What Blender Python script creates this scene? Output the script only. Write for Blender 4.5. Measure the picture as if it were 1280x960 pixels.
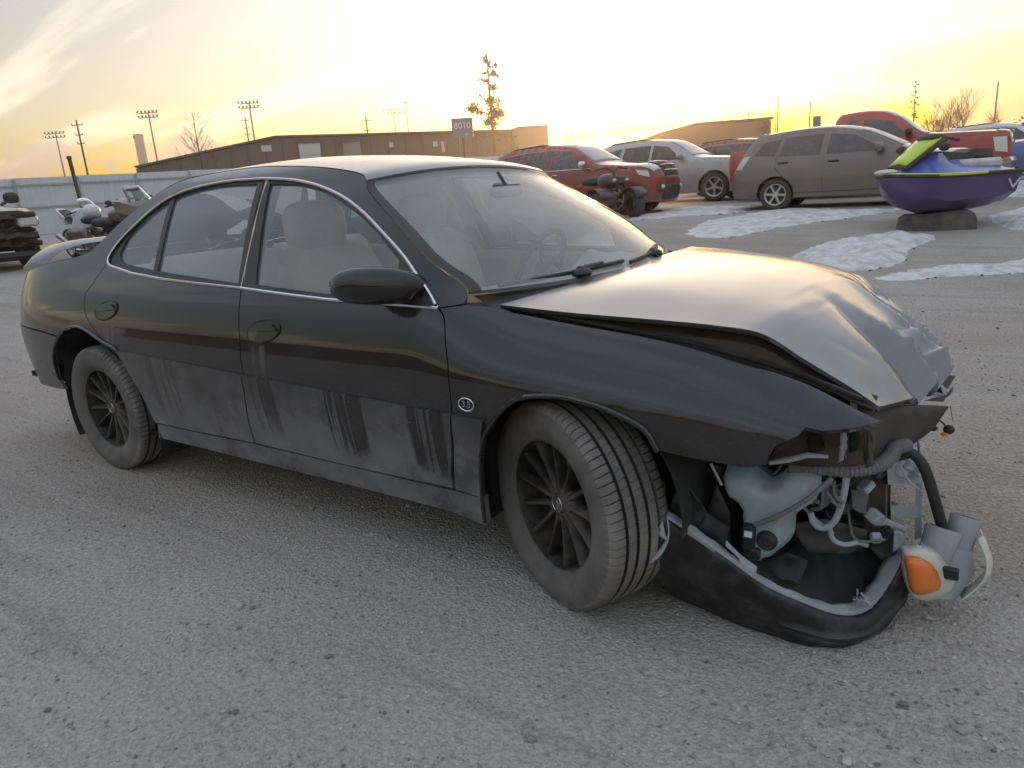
import bpy, math, random
import numpy as np
from mathutils import Vector, Matrix
from mathutils.geometry import delaunay_2d_cdt
rad = math.radians
for o in list(bpy.data.objects):
    bpy.data.objects.remove(o)
scene = bpy.context.scene
COL = scene.collection
RNG = random.Random(7)
NPR = np.random.RandomState(11)

# ------------------------------------------------------------------ camera
CAM = np.array([1.0786, -2.6155, 1.3082])
YAW, PITCH, ROLL, FPX = 0.613584, 0.266456, -0.070702, 892.84
cy_, sy_ = math.cos(YAW), math.sin(YAW)
fwd = np.array([-sy_*math.cos(PITCH), cy_*math.cos(PITCH), -math.sin(PITCH)])
rgt0 = np.array([cy_, sy_, 0.0]); up0 = np.cross(rgt0, fwd)
rgt = math.cos(ROLL)*rgt0 + math.sin(ROLL)*up0
upv = -math.sin(ROLL)*rgt0 + math.cos(ROLL)*up0
cam_d = bpy.data.cameras.new('camera'); cam = bpy.data.objects.new('camera', cam_d); COL.objects.link(cam)
cam.matrix_world = Matrix(((rgt[0], upv[0], -fwd[0], CAM[0]), (rgt[1], upv[1], -fwd[1], CAM[1]),
                           (rgt[2], upv[2], -fwd[2], CAM[2]), (0, 0, 0, 1)))
cam_d.sensor_width = 36.0; cam_d.lens = 36.0*FPX/1280.0
cam_d.clip_start = 0.05; cam_d.clip_end = 5000
scene.camera = cam

# ------------------------------------------------------------------ light
SUN_EL, SUN_AZ = 3.3, -24.9          # degrees; azimuth from +Y, negative towards -X
EXPOSURE = 3.6
world = bpy.data.worlds.new('World'); scene.world = world; world.use_nodes = True
wn, wl = world.node_tree.nodes, world.node_tree.links
wn.clear()
wout = wn.new('ShaderNodeOutputWorld'); wbg = wn.new('ShaderNodeBackground')
sky = wn.new('ShaderNodeTexSky'); sky.sky_type = 'NISHITA'; sky.sun_disc = False
sky.sun_elevation = rad(SUN_EL); sky.sun_rotation = rad(SUN_AZ)
sky.altitude = 200; sky.air_density = 1.0; sky.dust_density = 3.2; sky.ozone_density = 1.2
wbg.inputs['Strength'].default_value = 0.15

def wnode(t, **kw):
    n = wn.new(t)
    for k, v in kw.items():
        setattr(n, k, v)
    return n
def wmix(fac, a, b, blend='MIX'):
    m = wn.new('ShaderNodeMix'); m.data_type = 'RGBA'; m.blend_type = blend
    for s, v in ((m.inputs[0], fac), (m.inputs[6], a), (m.inputs[7], b)):
        if hasattr(v, 'is_linked'): wl.new(v, s)
        else: s.default_value = v
    return m.outputs[2]
def wmath(op, a, b=None, c=None, clamp=False):
    m = wn.new('ShaderNodeMath'); m.operation = op; m.use_clamp = clamp
    for s, v in zip(m.inputs, (a, b, c)):
        if v is None: continue
        if hasattr(v, 'is_linked'): wl.new(v, s)
        else: s.default_value = v
    return m.outputs[0]
def wramp(fac, lo, hi, a=0.0, b=1.0):
    m = wn.new('ShaderNodeMapRange'); m.interpolation_type = 'SMOOTHSTEP'
    wl.new(fac, m.inputs[0]); m.inputs[1].default_value = lo; m.inputs[2].default_value = hi
    m.inputs[3].default_value = a; m.inputs[4].default_value = b
    return m.outputs[0]
tc = wnode('ShaderNodeTexCoord')
sep = wnode('ShaderNodeSeparateXYZ'); wl.new(tc.outputs['Generated'], sep.inputs[0])
elev = sep.outputs[2]
# cloud streaks: project the direction on a high layer so that streaks flatten towards the horizon
den = wmath('ADD', wmath('MAXIMUM', elev, 0.0), 0.16)
cmb = wnode('ShaderNodeCombineXYZ')
wl.new(wmath('DIVIDE', sep.outputs[0], den), cmb.inputs[0]); wl.new(wmath('DIVIDE', sep.outputs[1], den), cmb.inputs[1])
mp = wnode('ShaderNodeMapping'); mp.inputs['Rotation'].default_value = (0, 0, rad(38)); mp.inputs['Scale'].default_value = (0.5, 2.2, 1)
wl.new(cmb.outputs[0], mp.inputs[0])
n1 = wnode('ShaderNodeTexNoise'); n1.inputs['Scale'].default_value = 1.1; n1.inputs['Detail'].default_value = 7; n1.inputs['Roughness'].default_value = .55; n1.inputs['Distortion'].default_value = .35
wl.new(mp.outputs[0], n1.inputs['Vector'])
streak = wramp(n1.outputs[0], .44, .64)
# soft shoulder on the sky's radiance, then an added overhead veil with streaks, then low puffs
def chan_shoulder(col):
    s = wnode('ShaderNodeSeparateColor'); wl.new(col, s.inputs[0])
    c = wnode('ShaderNodeCombineColor')
    for i in range(3):
        v = s.outputs[i]
        wl.new(wmath('DIVIDE', wmath('MULTIPLY', v, 1.65), wmath('ADD', v, 8.0)), c.inputs[i])
    return c.outputs[0]
hs = wnode('ShaderNodeHueSaturation'); wl.new(sky.outputs[0], hs.inputs['Color']); wl.new(wramp(elev, .0, .24, 1.2, .66), hs.inputs['Saturation'])
base_sky = chan_shoulder(hs.outputs[0])
fill_veil_amt = wmath('MULTIPLY', wramp(elev, .15, .52), wmath('MULTIPLY_ADD', streak, .30, .56))  # veil made brighter overhead, out of view, to light the ground
skyc = wmix(fill_veil_amt, base_sky, (.49, .535, .63, 1))
warm_streak = wmath('MULTIPLY', wmath('MULTIPLY', wramp(n1.outputs[0], .50, .62), wramp(elev, .50, .12)), .55)
skyc = wmix(warm_streak, skyc, wmix(.55, base_sky, (1.05, .88, .70, 1)))
n2 = wnode('ShaderNodeTexNoise'); n2.inputs['Scale'].default_value = 7.0; n2.inputs['Detail'].default_value = 6; n2.inputs['Roughness'].default_value = .5
mp2 = wnode('ShaderNodeMapping'); mp2.inputs['Scale'].default_value = (1, 1, 1.5); mp2.inputs['Location'].default_value = (3.1, 1.7, .2)
wl.new(tc.outputs['Generated'], mp2.inputs[0]); wl.new(mp2.outputs[0], n2.inputs['Vector'])
puff_th = wmath('SUBTRACT', n2.outputs[0], wmath('MULTIPLY', wmath('MAXIMUM', elev, 0.0), 1.35))
puff = wmath('MULTIPLY', wramp(puff_th, .405, .45), wramp(elev, .16, .10))
skyc = wmix(wmath('MULTIPLY', puff, .8), skyc, wmix(.35, (.36, .29, .32, 1), base_sky))
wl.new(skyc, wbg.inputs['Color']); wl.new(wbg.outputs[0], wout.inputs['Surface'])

sun_d = bpy.data.lights.new('sun', 'SUN'); sun = bpy.data.objects.new('sun', sun_d); COL.objects.link(sun)
sun_d.energy = 0.6; sun_d.angle = rad(2.0); sun_d.color = (1.0, .58, .26)
sdir = Vector((math.sin(rad(SUN_AZ))*math.cos(rad(SUN_EL)), math.cos(rad(SUN_AZ))*math.cos(rad(SUN_EL)), math.sin(rad(SUN_EL))))
sun.rotation_euler = sdir.to_track_quat('Z', 'Y').to_euler(); sun.location = (-30, 60, 20)
vs = scene.view_settings
scene.display_settings.display_device = 'sRGB'
vs.view_transform = 'Standard'; vs.look = 'None'; vs.exposure = EXPOSURE; vs.gamma = 1.0; vs.use_curve_mapping = False
scene.cycles.use_denoising = True
scene.cycles.max_bounces = 10; scene.cycles.transparent_max_bounces = 24

# ------------------------------------------------------------------ mesh helpers
def mats_of(m):
    return m if isinstance(m, (list, tuple)) else [m]
def mesh_obj(name, verts, faces, mat, parent=None, smooth=True, angle=38, fmat=None, normals=None):
    me = bpy.data.meshes.new(name)
    me.from_pydata([tuple(map(float, v)) for v in verts], [], [tuple(int(i) for i in f) for f in faces])
    for m in mats_of(mat): me.materials.append(m)
    if fmat is not None:
        me.polygons.foreach_set('material_index', np.array(fmat, dtype=np.int32))
    if smooth:
        me.polygons.foreach_set('use_smooth', np.ones(len(me.polygons), dtype=bool))
        if normals is None:
            me.set_sharp_from_angle(angle=rad(angle))
    me.update()
    if normals is not None:
        me.normals_split_custom_set_from_vertices([tuple(map(float, n)) for n in normals])
    ob = bpy.data.objects.new(name, me); COL.objects.link(ob)
    if parent is not None: ob.parent = parent
    return ob
def tag(o, label=None, cat=None, group=None, kind=None):
    if label: o['label'] = label
    if cat: o['category'] = cat
    if group: o['group'] = group
    if kind: o['kind'] = kind
    return o
def empty(name, loc=(0, 0, 0), rz=0.0):
    o = bpy.data.objects.new(name, None); COL.objects.link(o)
    o.location = loc; o.rotation_euler = (0, 0, rz); o.empty_display_size = .2
    return o
def place(o, loc, rot=(0, 0, 0)):
    o.location = loc; o.rotation_euler = rot; return o
def copy_tree(o, parent=None):
    c = o.copy(); COL.objects.link(c)
    if parent is not None: c.parent = parent
    for ch in list(o.children): copy_tree(ch, c)
    return c
def MR(loc=(0, 0, 0), rx=0, ry=0, rz=0):
    return Matrix.Translation(loc) @ Matrix.Rotation(rz, 4, 'Z') @ Matrix.Rotation(ry, 4, 'Y') @ Matrix.Rotation(rx, 4, 'X')
class B:
    """collects primitives into one mesh"""
    def __init__(s): s.v = []; s.f = []; s.m = []
    def add(s, vs, fs, mi=0, M=None):
        o = len(s.v)
        if M is not None: vs = [tuple(M @ Vector(v)) for v in vs]
        s.v += [tuple(map(float, v)) for v in vs]; s.f += [tuple(i+o for i in f) for f in fs]; s.m += [mi]*len(fs)
        return s
    def box(s, c, d, M=None, mi=0, bev=0.0, taper=(1, 1)):
        x, y, z = d[0]/2, d[1]/2, d[2]/2
        if bev <= 0:
            vs = [(c[0]+i*x*(taper[0] if k > 0 else 1), c[1]+j*y*(taper[1] if k > 0 else 1), c[2]+k*z) for k in (-1, 1) for j in (-1, 1) for i in (-1, 1)]
            return s.add(vs, [(0, 2, 3, 1), (4, 5, 7, 6), (0, 1, 5, 4), (1, 3, 7, 5), (3, 2, 6, 7), (2, 0, 4, 6)], mi, M)
        b = min(bev, x*.95, y*.95, z*.95); vs = []
        idx = {}
        for k in (-1, 1):
            for j in (-1, 1):
                for i in (-1, 1):
                    tx, ty = (taper if k > 0 else (1, 1))
                    for a in range(3):
                        q = [i*(x*tx-(b if a != 0 else 0)), j*(y*ty-(b if a != 1 else 0)), k*(z-(b if a != 2 else 0))]
                        idx[(i, j, k, a)] = len(vs); vs.append((c[0]+q[0], c[1]+q[1], c[2]+q[2]))
        fs = []
        for sgn in (-1, 1):
            fs.append([idx[(sgn, j, k, 0)] for j, k in ((-1, -1), (1, -1), (1, 1), (-1, 1))][::sgn])
            fs.append([idx[(i, sgn, k, 1)] for i, k in ((-1, -1), (-1, 1), (1, 1), (1, -1))][::sgn])
            fs.append([idx[(i, j, sgn, 2)] for i, j in ((-1, -1), (1, -1), (1, 1), (-1, 1))][::sgn])
        for j in (-1, 1):
            for k in (-1, 1):
                fs.append([idx[(-1, j, k, 1)], idx[(1, j, k, 1)], idx[(1, j, k, 2)], idx[(-1, j, k, 2)]][::(1 if j*k < 0 else -1)] if True else None)
        for i in (-1, 1):
            for k in (-1, 1):
                fs.append([idx[(i, -1, k, 0)], idx[(i, 1, k, 0)], idx[(i, 1, k, 2)], idx[(i, -1, k, 2)]][::(1 if i*k > 0 else -1)])
        for i in (-1, 1):
            for j in (-1, 1):
                fs.append([idx[(i, j, -1, 0)], idx[(i, j, 1, 0)], idx[(i, j, 1, 1)], idx[(i, j, -1, 1)]][::(1 if i*j < 0 else -1)])
        for i in (-1, 1):
            for j in (-1, 1):
                for k in (-1, 1):
                    fs.append([idx[(i, j, k, a)] for a in range(3)][::(1 if i*j*k > 0 else -1)])
        return s.add(vs, fs, mi, M)
    def tube(s, pts, r, n=8, caps=True, mi=0, M=None, closed=False, flat=1.0):
        pts = [np.array(p, float) for p in pts]; N = len(pts)
        rs = r if hasattr(r, '__len__') else [r]*N
        vs = []; prev = None
        for i in range(N):
            if closed: t = pts[(i+1) % N]-pts[i-1]
            else: t = pts[min(i+1, N-1)]-pts[max(i-1, 0)]
            t = t/(np.linalg.norm(t)+1e-12)
            if prev is None:
                a = np.array([0, 0, 1.0]) if abs(t[2]) < .9 else np.array([1.0, 0, 0])
            else: a = prev
            u = a-t*(a@t); u /= np.linalg.norm(u)+1e-12; prev = u; w = np.cross(t, u)
            for k in range(n):
                th = 2*math.pi*k/n
                vs.append(pts[i]+rs[i]*(math.cos(th)*u+math.sin(th)*flat*w))
        fs = []
        for i in range(N if closed else N-1):
            j = (i+1) % N
            for k in range(n):
                fs.append((i*n+k, i*n+(k+1) % n, j*n+(k+1) % n, j*n+k))
        if caps and not closed:
            fs.append(tuple(range(n-1, -1, -1))); fs.append(tuple((N-1)*n+k for k in range(n)))
        return s.add(vs, fs, mi, M)
    def lathe(s, prof, n=32, mi=0, M=None, mis=None):
        """profile of (radius, height) turned about local Z"""
        vs = [(r*math.cos(2*math.pi*k/n), r*math.sin(2*math.pi*k/n), h) for r, h in prof for k in range(n)]
        o = len(s.v)
        for i in range(len(prof)-1):
            fs = [(i*n+k, i*n+(k+1) % n, (i+1)*n+(k+1) % n, (i+1)*n+k) for k in range(n)]
            if i == 0: s.add(vs, fs, mis[i] if mis else mi, M)
            else:
                s.f += [tuple(q+o for q in f) for f in fs]; s.m += [mis[i] if mis else mi]*len(fs)
        return s
    def prism(s, poly, h0, h1, M=None, mi=0):
        n = len(poly)
        vs = [(p[0], p[1], h0) for p in poly]+[(p[0], p[1], h1) for p in poly]
        fs = [tuple(range(n-1, -1, -1)), tuple(range(n, 2*n))]+[(i, (i+1) % n, n+(i+1) % n, n+i) for i in range(n)]
        return s.add(vs, fs, mi, M)
    def ell(s, c, r, nu=14, nv=9, M=None, mi=0, p=1.0):
        vs = []; 
        for j in range(nv+1):
            ph = math.pi*j/nv-math.pi/2
            for i in range(nu):
                th = 2*math.pi*i/nu
                q = np.array([math.cos(ph)*math.cos(th), math.cos(ph)*math.sin(th), math.sin(ph)])
                if p != 1.0: q = np.sign(q)*np.abs(q)**p
                vs.append((c[0]+r[0]*q[0], c[1]+r[1]*q[1], c[2]+r[2]*q[2]))
        fs = [(j*nu+i, j*nu+(i+1) % nu, (j+1)*nu+(i+1) % nu, (j+1)*nu+i) for j in range(nv) for i in range(nu)]
        return s.add(vs, fs, mi, M)
    def loft(s, loops, mi=0, M=None, caps=True, closed=True):
        n = len(loops[0]); vs = [v for l in loops for v in l]; fs = []
        for i in range(len(loops)-1):
            for k in range(n if closed else n-1):
                fs.append((i*n+k, i*n+(k+1) % n, (i+1)*n+(k+1) % n, (i+1)*n+k))
        if caps and closed:
            fs.append(tuple(range(n-1, -1, -1))); fs.append(tuple((len(loops)-1)*n+k for k in range(n)))
        return s.add(vs, fs, mi, M)
    def grid(s, G, mi=0, M=None, flip=False):
        G = np.asarray(G, float); a, b = G.shape[:2]
        fs = [(i*b+j, i*b+j+1, (i+1)*b+j+1, (i+1)*b+j) for i in range(a-1) for j in range(b-1)]
        if flip: fs = [f[::-1] for f in fs]
        return s.add(G.reshape(-1, 3), fs, mi, M)
    def build(s, name, mat, parent=None, smooth=True, angle=38):
        return mesh_obj(name, s.v, s.f, mat, parent, smooth, angle, s.m if len(mats_of(mat)) > 1 else None)
def solidify(o, t, off=-1):
    m = o.modifiers.new('thick', 'SOLIDIFY'); m.thickness = t; m.offset = off; return o
def crom(xs, ys):
    xs = np.array(xs, float); ys = np.array(ys, float)
    m = np.gradient(ys, xs); d = np.diff(ys)/np.diff(xs)
    for i in range(len(d)):
        for j in (i, i+1):
            if d[i] == 0: m[j] = 0
            elif abs(m[j]) > 3*abs(d[i]): m[j] = 3*d[i]
    def f(x):
        x = np.clip(np.asarray(x, float), xs[0], xs[-1])
        i = np.clip(np.searchsorted(xs, x, side='right')-1, 0, len(xs)-2)
        h = xs[i+1]-xs[i]; t = (x-xs[i])/h
        return ((2*t**3-3*t**2+1)*ys[i]+(t**3-2*t**2+t)*h*m[i]+(-2*t**3+3*t**2)*ys[i+1]+(t**3-t**2)*h*m[i+1])
    return f
def sm(pts, n=5):
    """smooth open curve through the points (centripetal-ish Catmull-Rom)"""
    P = [np.array(p, float) for p in pts]
    if len(P) < 3: return [tuple(p) for p in P]
    out = []
    for i in range(len(P)-1):
        p1, p2 = P[i], P[i+1]; p0 = P[i-1] if i > 0 else 2*p1-p2; p3 = P[i+2] if i+2 < len(P) else 2*p2-p1
        for k in range(n):
            t = k/n
            out.append(tuple(.5*((2*p1)+(-p0+p2)*t+(2*p0-5*p1+4*p2-p3)*t*t+(-p0+3*p1-3*p2+p3)*t**3)))
    out.append(tuple(P[-1])); return out
def inset(poly, d):
    P = np.array(poly, float); n = len(P)
    A = .5*np.sum(P[:, 0]*np.roll(P[:, 1], -1)-np.roll(P[:, 0], -1)*P[:, 1]); s = 1 if A > 0 else -1
    out = []
    for i in range(n):
        a = P[i]-P[i-1]; b = P[(i+1) % n]-P[i]
        na = np.array([-a[1], a[0]])/(np.linalg.norm(a)+1e-9); nb = np.array([-b[1], b[0]])/(np.linalg.norm(b)+1e-9)
        m = na+nb; l = np.linalg.norm(m)
        m = m/l if l > 1e-6 else na
        out.append(tuple(P[i]+s*d*m/max(.5, m@na)))
    return out
def in_poly(P, poly):
    P = np.asarray(P, float); x, y = P[:, 0], P[:, 1]; r = np.zeros(len(P), bool)
    q = np.array(poly, float); j = len(q)-1
    for i in range(len(q)):
        c = ((q[i, 1] > y) != (q[j, 1] > y))
        with np.errstate(divide='ignore', invalid='ignore'):
            xx = (q[j, 0]-q[i, 0])*(y-q[i, 1])/(q[j, 1]-q[i, 1])+q[i, 0]
        r ^= c & (x < xx); j = i
    return r
def dens(poly, res):
    out = []
    for i in range(len(poly)):
        a = np.array(poly[i], float); b = np.array(poly[(i+1) % len(poly)], float)
        n = max(1, int(math.ceil(np.linalg.norm(b-a)/res)))
        out += [tuple(a+(b-a)*k/n) for k in range(n)]
    return out
def tri_poly(outer, holes, res):
    loops = [dens(outer, res)]+[dens(h, res) for h in holes]
    pts = []; edges = []
    for l in loops:
        o = len(pts); pts += l; edges += [(o+i, o+(i+1) % len(l)) for i in range(len(l))]
    nb = len(pts); A = np.array(outer, float); lo = A.min(0); hi = A.max(0)
    xs = np.arange(lo[0]+res*.5, hi[0], res); ys = np.arange(lo[1]+res*.5, hi[1], res*.87)
    gx, gy = np.meshgrid(xs, ys); gx = gx+(np.arange(len(ys)) % 2)[:, None]*res*.5
    G = np.stack([gx.ravel(), gy.ravel()], -1)
    ok = in_poly(G, outer)
    for h in holes: ok &= ~in_poly(G, h)
    G = G[ok]; bp = np.array(pts)
    if len(G):
        d = np.min(np.linalg.norm(G[:, None, :]-bp[None], axis=2), axis=1); G = G[d > res*.55]
    allp = [Vector(p) for p in pts]+[Vector(p) for p in G]
    v, e, f, ov, oe, of = delaunay_2d_cdt(allp, edges, [], 0, 1e-6)
    V = np.array([tuple(q) for q in v]); cen = np.array([V[list(t)].mean(0) for t in f])
    ok = in_poly(cen, outer)
    for h in holes: ok &= ~in_poly(cen, h)
    F = [tuple(t) for t, k in zip(f, ok) if k]
    return V, F
def panel(name, outer, mat, parent, surf, holes=(), res=.035, off=0.0, skirt=.012, flip=False, gap=0.0):
    """2-D outline laid on surf(u, v, off) -> xyz; clean analytic normals and a returned edge"""
    if gap: outer = inset(outer, gap)
    V, F = tri_poly(outer, list(holes), res)
    used = sorted({i for f in F for i in f}); mp = {a: b for b, a in enumerate(used)}
    V = V[used]; F = [tuple(mp[i] for i in f) for f in F]
    P = surf(V[:, 0], V[:, 1], off); e = 1e-3
    du = surf(V[:, 0]+e, V[:, 1], off)-surf(V[:, 0]-e, V[:, 1], off)
    dv = surf(V[:, 0], V[:, 1]+e, off)-surf(V[:, 0], V[:, 1]-e, off)
    N = np.cross(du, dv); N /= np.linalg.norm(N, axis=1)[:, None]+1e-12
    if flip: N = -N
    FF = []
    for f in F:
        n = np.cross(P[f[1]]-P[f[0]], P[f[2]]-P[f[0]])
        FF.append(f if n @ N[f[0]] > 0 else f[::-1])
    verts = list(P); nrm = list(N)
    if skirt:
        cnt = {}
        for f in FF:
            for k in range(3):
                a, b = f[k], f[(k+1) % 3]; cnt[(a, b)] = 1
        be = [(a, b) for (a, b) in cnt if (b, a) not in cnt]
        for a, b in be:
            t = P[b]-P[a]; nn = np.cross(t, (N[a]+N[b])/2); nn /= np.linalg.norm(nn)+1e-12
            o = len(verts)
            verts += [P[a], P[b], P[b]-N[b]*skirt, P[a]-N[a]*skirt]; nrm += [nn]*4
            FF.append((o+1, o, o+3, o+2))
    return mesh_obj(name, verts, FF, mat, parent, normals=nrm)

# ------------------------------------------------------------------ material helpers
class NT:
    def __init__(s, name):
        s.m = bpy.data.materials.new(name); s.m.use_nodes = True; s.t = s.m.node_tree; s.n = s.t.nodes; s.l = s.t.links
        s.n.clear(); s.out = s.n.new('ShaderNodeOutputMaterial')
        s._tc = None
    def coord(s, kind='Object'):
        if s._tc is None: s._tc = s.n.new('ShaderNodeTexCoord')
        return s._tc.outputs[kind]
    def pos(s):
        g = s.n.new('ShaderNodeNewGeometry'); return g.outputs['Position']
    def con(s, sock, v):
        if hasattr(v, 'is_linked'): s.l.new(v, sock)
        elif v is not None: sock.default_value = v
    def math(s, op, a, b=None, c=None, clamp=False):
        m = s.n.new('ShaderNodeMath'); m.operation = op; m.use_clamp = clamp
        for k, v in zip(m.inputs, (a, b, c)): s.con(k, v)
        return m.outputs[0]
    def mix(s, f, a, b, blend='MIX'):
        m = s.n.new('ShaderNodeMix'); m.data_type = 'RGBA'; m.blend_type = blend
        s.con(m.inputs[0], f); s.con(m.inputs[6], a if hasattr(a, 'is_linked') else (*a[:3], 1)); s.con(m.inputs[7], b if hasattr(b, 'is_linked') else (*b[:3], 1))
        return m.outputs[2]
    def fmix(s, f, a, b):
        m = s.n.new('ShaderNodeMix'); m.data_type = 'FLOAT'
        s.con(m.inputs[0], f); s.con(m.inputs[2], a); s.con(m.inputs[3], b); return m.outputs[0]
    def ramp(s, v, lo, hi, a=0.0, b=1.0):
        m = s.n.new('ShaderNodeMapRange'); m.interpolation_type = 'SMOOTHSTEP'
        s.con(m.inputs[0], v); m.inputs[1].default_value = lo; m.inputs[2].default_value = hi; m.inputs[3].default_value = a; m.inputs[4].default_value = b
        return m.outputs[0]
    def map(s, v, scale=(1, 1, 1), rot=(0, 0, 0), loc=(0, 0, 0)):
        m = s.n.new('ShaderNodeMapping'); s.l.new(v, m.inputs[0]); m.inputs['Scale'].default_value = scale; m.inputs['Rotation'].default_value = rot; m.inputs['Location'].default_value = loc
        return m.outputs[0]
    def noise(s, v=None, scale=5, detail=4, rough=.5, dist=0.0, col=False):
        n = s.n.new('ShaderNodeTexNoise'); s.l.new(v if v is not None else s.coord(), n.inputs['Vector'])
        n.inputs['Scale'].default_value = scale; n.inputs['Detail'].default_value = detail; n.inputs['Roughness'].default_value = rough; n.inputs['Distortion'].default_value = dist
        return n.outputs[1 if col else 0]
    def voro(s, v=None, scale=5, feature='F1', out=0):
        n = s.n.new('ShaderNodeTexVoronoi'); n.feature = feature; s.l.new(v if v is not None else s.coord(), n.inputs['Vector']); n.inputs['Scale'].default_value = scale
        return n.outputs[out]
    def sepz(s, v):
        n = s.n.new('ShaderNodeSeparateXYZ'); s.l.new(v, n.inputs[0]); return n.outputs
    def bump(s, h, strength=.2, dist=.01, normal=None):
        n = s.n.new('ShaderNodeBump'); s.con(n.inputs['Height'], h); n.inputs['Strength'].default_value = strength; n.inputs['Distance'].default_value = dist
        if normal is not None: s.l.new(normal, n.inputs['Normal'])
        return n.outputs[0]
    def bsdf(s, **kw):
        b = s.n.new('ShaderNodeBsdfPrincipled')
        for k, v in kw.items():
            k = k.replace('_', ' ')
            if k in ('Base Color', 'Emission Color', 'Coat Tint') and not hasattr(v, 'is_linked'): v = (*v[:3], 1)
            s.con(b.inputs[k], v)
        return b
    def finish(s, sh):
        s.l.new(sh.outputs[0] if hasattr(sh, 'outputs') else sh, s.out.inputs[0]); return s.m
def simple(name, col, rough=.5, metal=0.0, var=.12, scale=20, bump=0.0, coat=0.0, dirt=0.0, dirtcol=(.16, .145, .125)):
    t = NT(name); n = t.noise(scale=scale, detail=5)
    c = t.mix(n, [x*(1-var) for x in col], [min(1, x*(1+var)) for x in col])
    r = t.math('MULTIPLY_ADD', n, .16, rough-.08, clamp=True)
    if dirt > 0:
        d = t.math('MULTIPLY', t.ramp(t.noise(scale=scale*.23, detail=7, rough=.65), .38, .68), dirt)
        c = t.mix(d, c, dirtcol); r = t.fmix(d, r, .9)
    kw = dict(Base_Color=c, Roughness=r, Metallic=metal)
    b = t.bsdf(**kw)
    if coat: b.inputs['Coat Weight'].default_value = coat; b.inputs['Coat Roughness'].default_value = .06
    if bump: t.l.new(t.bump(n, bump, .004), b.inputs['Normal'])
    return t.finish(b)
def car_paint(name, col, metal=.35, dirt=.25, rough=.38, dcol=(.19, .175, .155), low=.75):
    """base coat under clear coat with road film that thickens towards the sills"""
    t = NT(name); P = t.coord('Object'); z = t.sepz(P)[2]
    n = t.noise(P, 3.2, 7, .62); nf = t.noise(P, 60, 3)
    hz = t.ramp(z, low, .18)
    d = t.math('MULTIPLY', t.math('ADD', t.ramp(n, .35, .75), hz), dirt, clamp=True)
    c = t.mix(d, col, dcol)
    b = t.bsdf(Base_Color=c, Roughness=t.fmix(d, rough, .8), Metallic=t.fmix(d, metal, 0.0), Coat_Roughness=t.fmix(d, .05, .45))
    t.l.new(t.math('SUBTRACT', 1.0, t.math('MULTIPLY', d, .9)), b.inputs['Coat Weight'])
    t.l.new(t.bump(nf, .02, .002), b.inputs['Normal'])
    return t.finish(b)
def glass_mat(name, tint=(.75, .82, .84), film=.14, filmcol=(.5, .55, .56), refl=1.0, rough=.02):
    """thin pane: see-through, mirror reflection by angle, a dusty frosty film"""
    t = NT(name); P = t.coord('Object')
    tr = t.n.new('ShaderNodeBsdfTransparent'); tr.inputs[0].default_value = (*tint, 1)
    gl = t.n.new('ShaderNodeBsdfGlossy'); gl.inputs['Roughness'].default_value = rough; gl.inputs['Color'].default_value = (1, 1, 1, 1)
    df = t.n.new('ShaderNodeBsdfDiffuse'); df.inputs['Color'].default_value = (*filmcol, 1)
    fr = t.n.new('ShaderNodeFresnel'); fr.inputs['IOR'].default_value = 1.5
    m1 = t.n.new('ShaderNodeMixShader'); t.con(m1.inputs[0], t.math('MULTIPLY', t.math('MULTIPLY', fr.outputs[0], 1.6), refl, clamp=True)); t.l.new(tr.outputs[0], m1.inputs[1]); t.l.new(gl.outputs[0], m1.inputs[2])
    m2 = t.n.new('ShaderNodeMixShader')
    f = t.math('MULTIPLY', t.ramp(t.noise(P, 2.2, 6, .6), .25, .8, .55, 1.35), film)
    t.con(m2.inputs[0], f); t.l.new(m1.outputs[0], m2.inputs[1]); t.l.new(df.outputs[0], m2.inputs[2])
    return t.finish(m2)

# ------------------------------------------------------------------ ground
_dv = np.array([-math.sin(YAW), math.cos(YAW)])
def ground_z(x, y):
    d = (np.asarray(x, float)-CAM[0])*_dv[0]+(np.asarray(y, float)-CAM[1])*_dv[1]
    t = np.clip((d-5.5)/9.5, 0, 1); s = t*t*(3-2*t)
    return .5*s+.014*1.5*np.logaddexp(0, (d-14)/1.5)
def gz(x, y): return float(ground_z(x, y))
def gravel_mat():
    t = NT('frosty_gravel'); P = t.pos()
    big = t.noise(P, .16, 3, .6); mid = t.noise(P, .9, 5, .65); tr = t.noise(t.map(P, (.22, 1.3, 1), rot=(0, 0, rad(20))), 1.0, 4, .6)
    f1 = t.noise(P, 52, 4, .78)
    v1 = t.voro(P, 92)
    c = t.mix(t.ramp(t.math('ADD', t.math('MULTIPLY', big, .6), t.math('MULTIPLY', t.noise(P, .55, 3, .6), .4)), .40, .60), (.350, .298, .240), (.470, .435, .385))
    c = t.mix(t.math('MULTIPLY', t.ramp(tr, .42, .64), .55), c, (.52, .49, .45))
    c = t.mix(t.math('MULTIPLY', t.ramp(mid, .46, .72), .50), c, (.265, .232, .195))
    tk = t.noise(t.map(P, (.35, 6.0, 1), rot=(0, 0, rad(-12))), 1.0, 3, .6)
    c = t.mix(t.math('MULTIPLY', t.ramp(tk, .50, .66), .42), c, (.235, .212, .188))
    c = t.mix(t.ramp(f1, .30, .72), t.mix(.42, c, (.12, .105, .09)), t.mix(.45, c, (.62, .59, .55)))
    c = t.mix(t.math('MULTIPLY', t.ramp(v1, .12, .02), .35), c, (.46, .45, .44))
    b = t.bsdf(Base_Color=c, Roughness=.93); b.inputs['Specular IOR Level'].default_value = .25
    h = t.math('ADD', t.math('MULTIPLY', v1, -.6), t.math('MULTIPLY', f1, .9))
    n1_ = t.bump(h, .9, .012); t.l.new(n1_, b.inputs['Normal'])
    return t.finish(b)
M_GRAVEL = gravel_mat()
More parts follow.
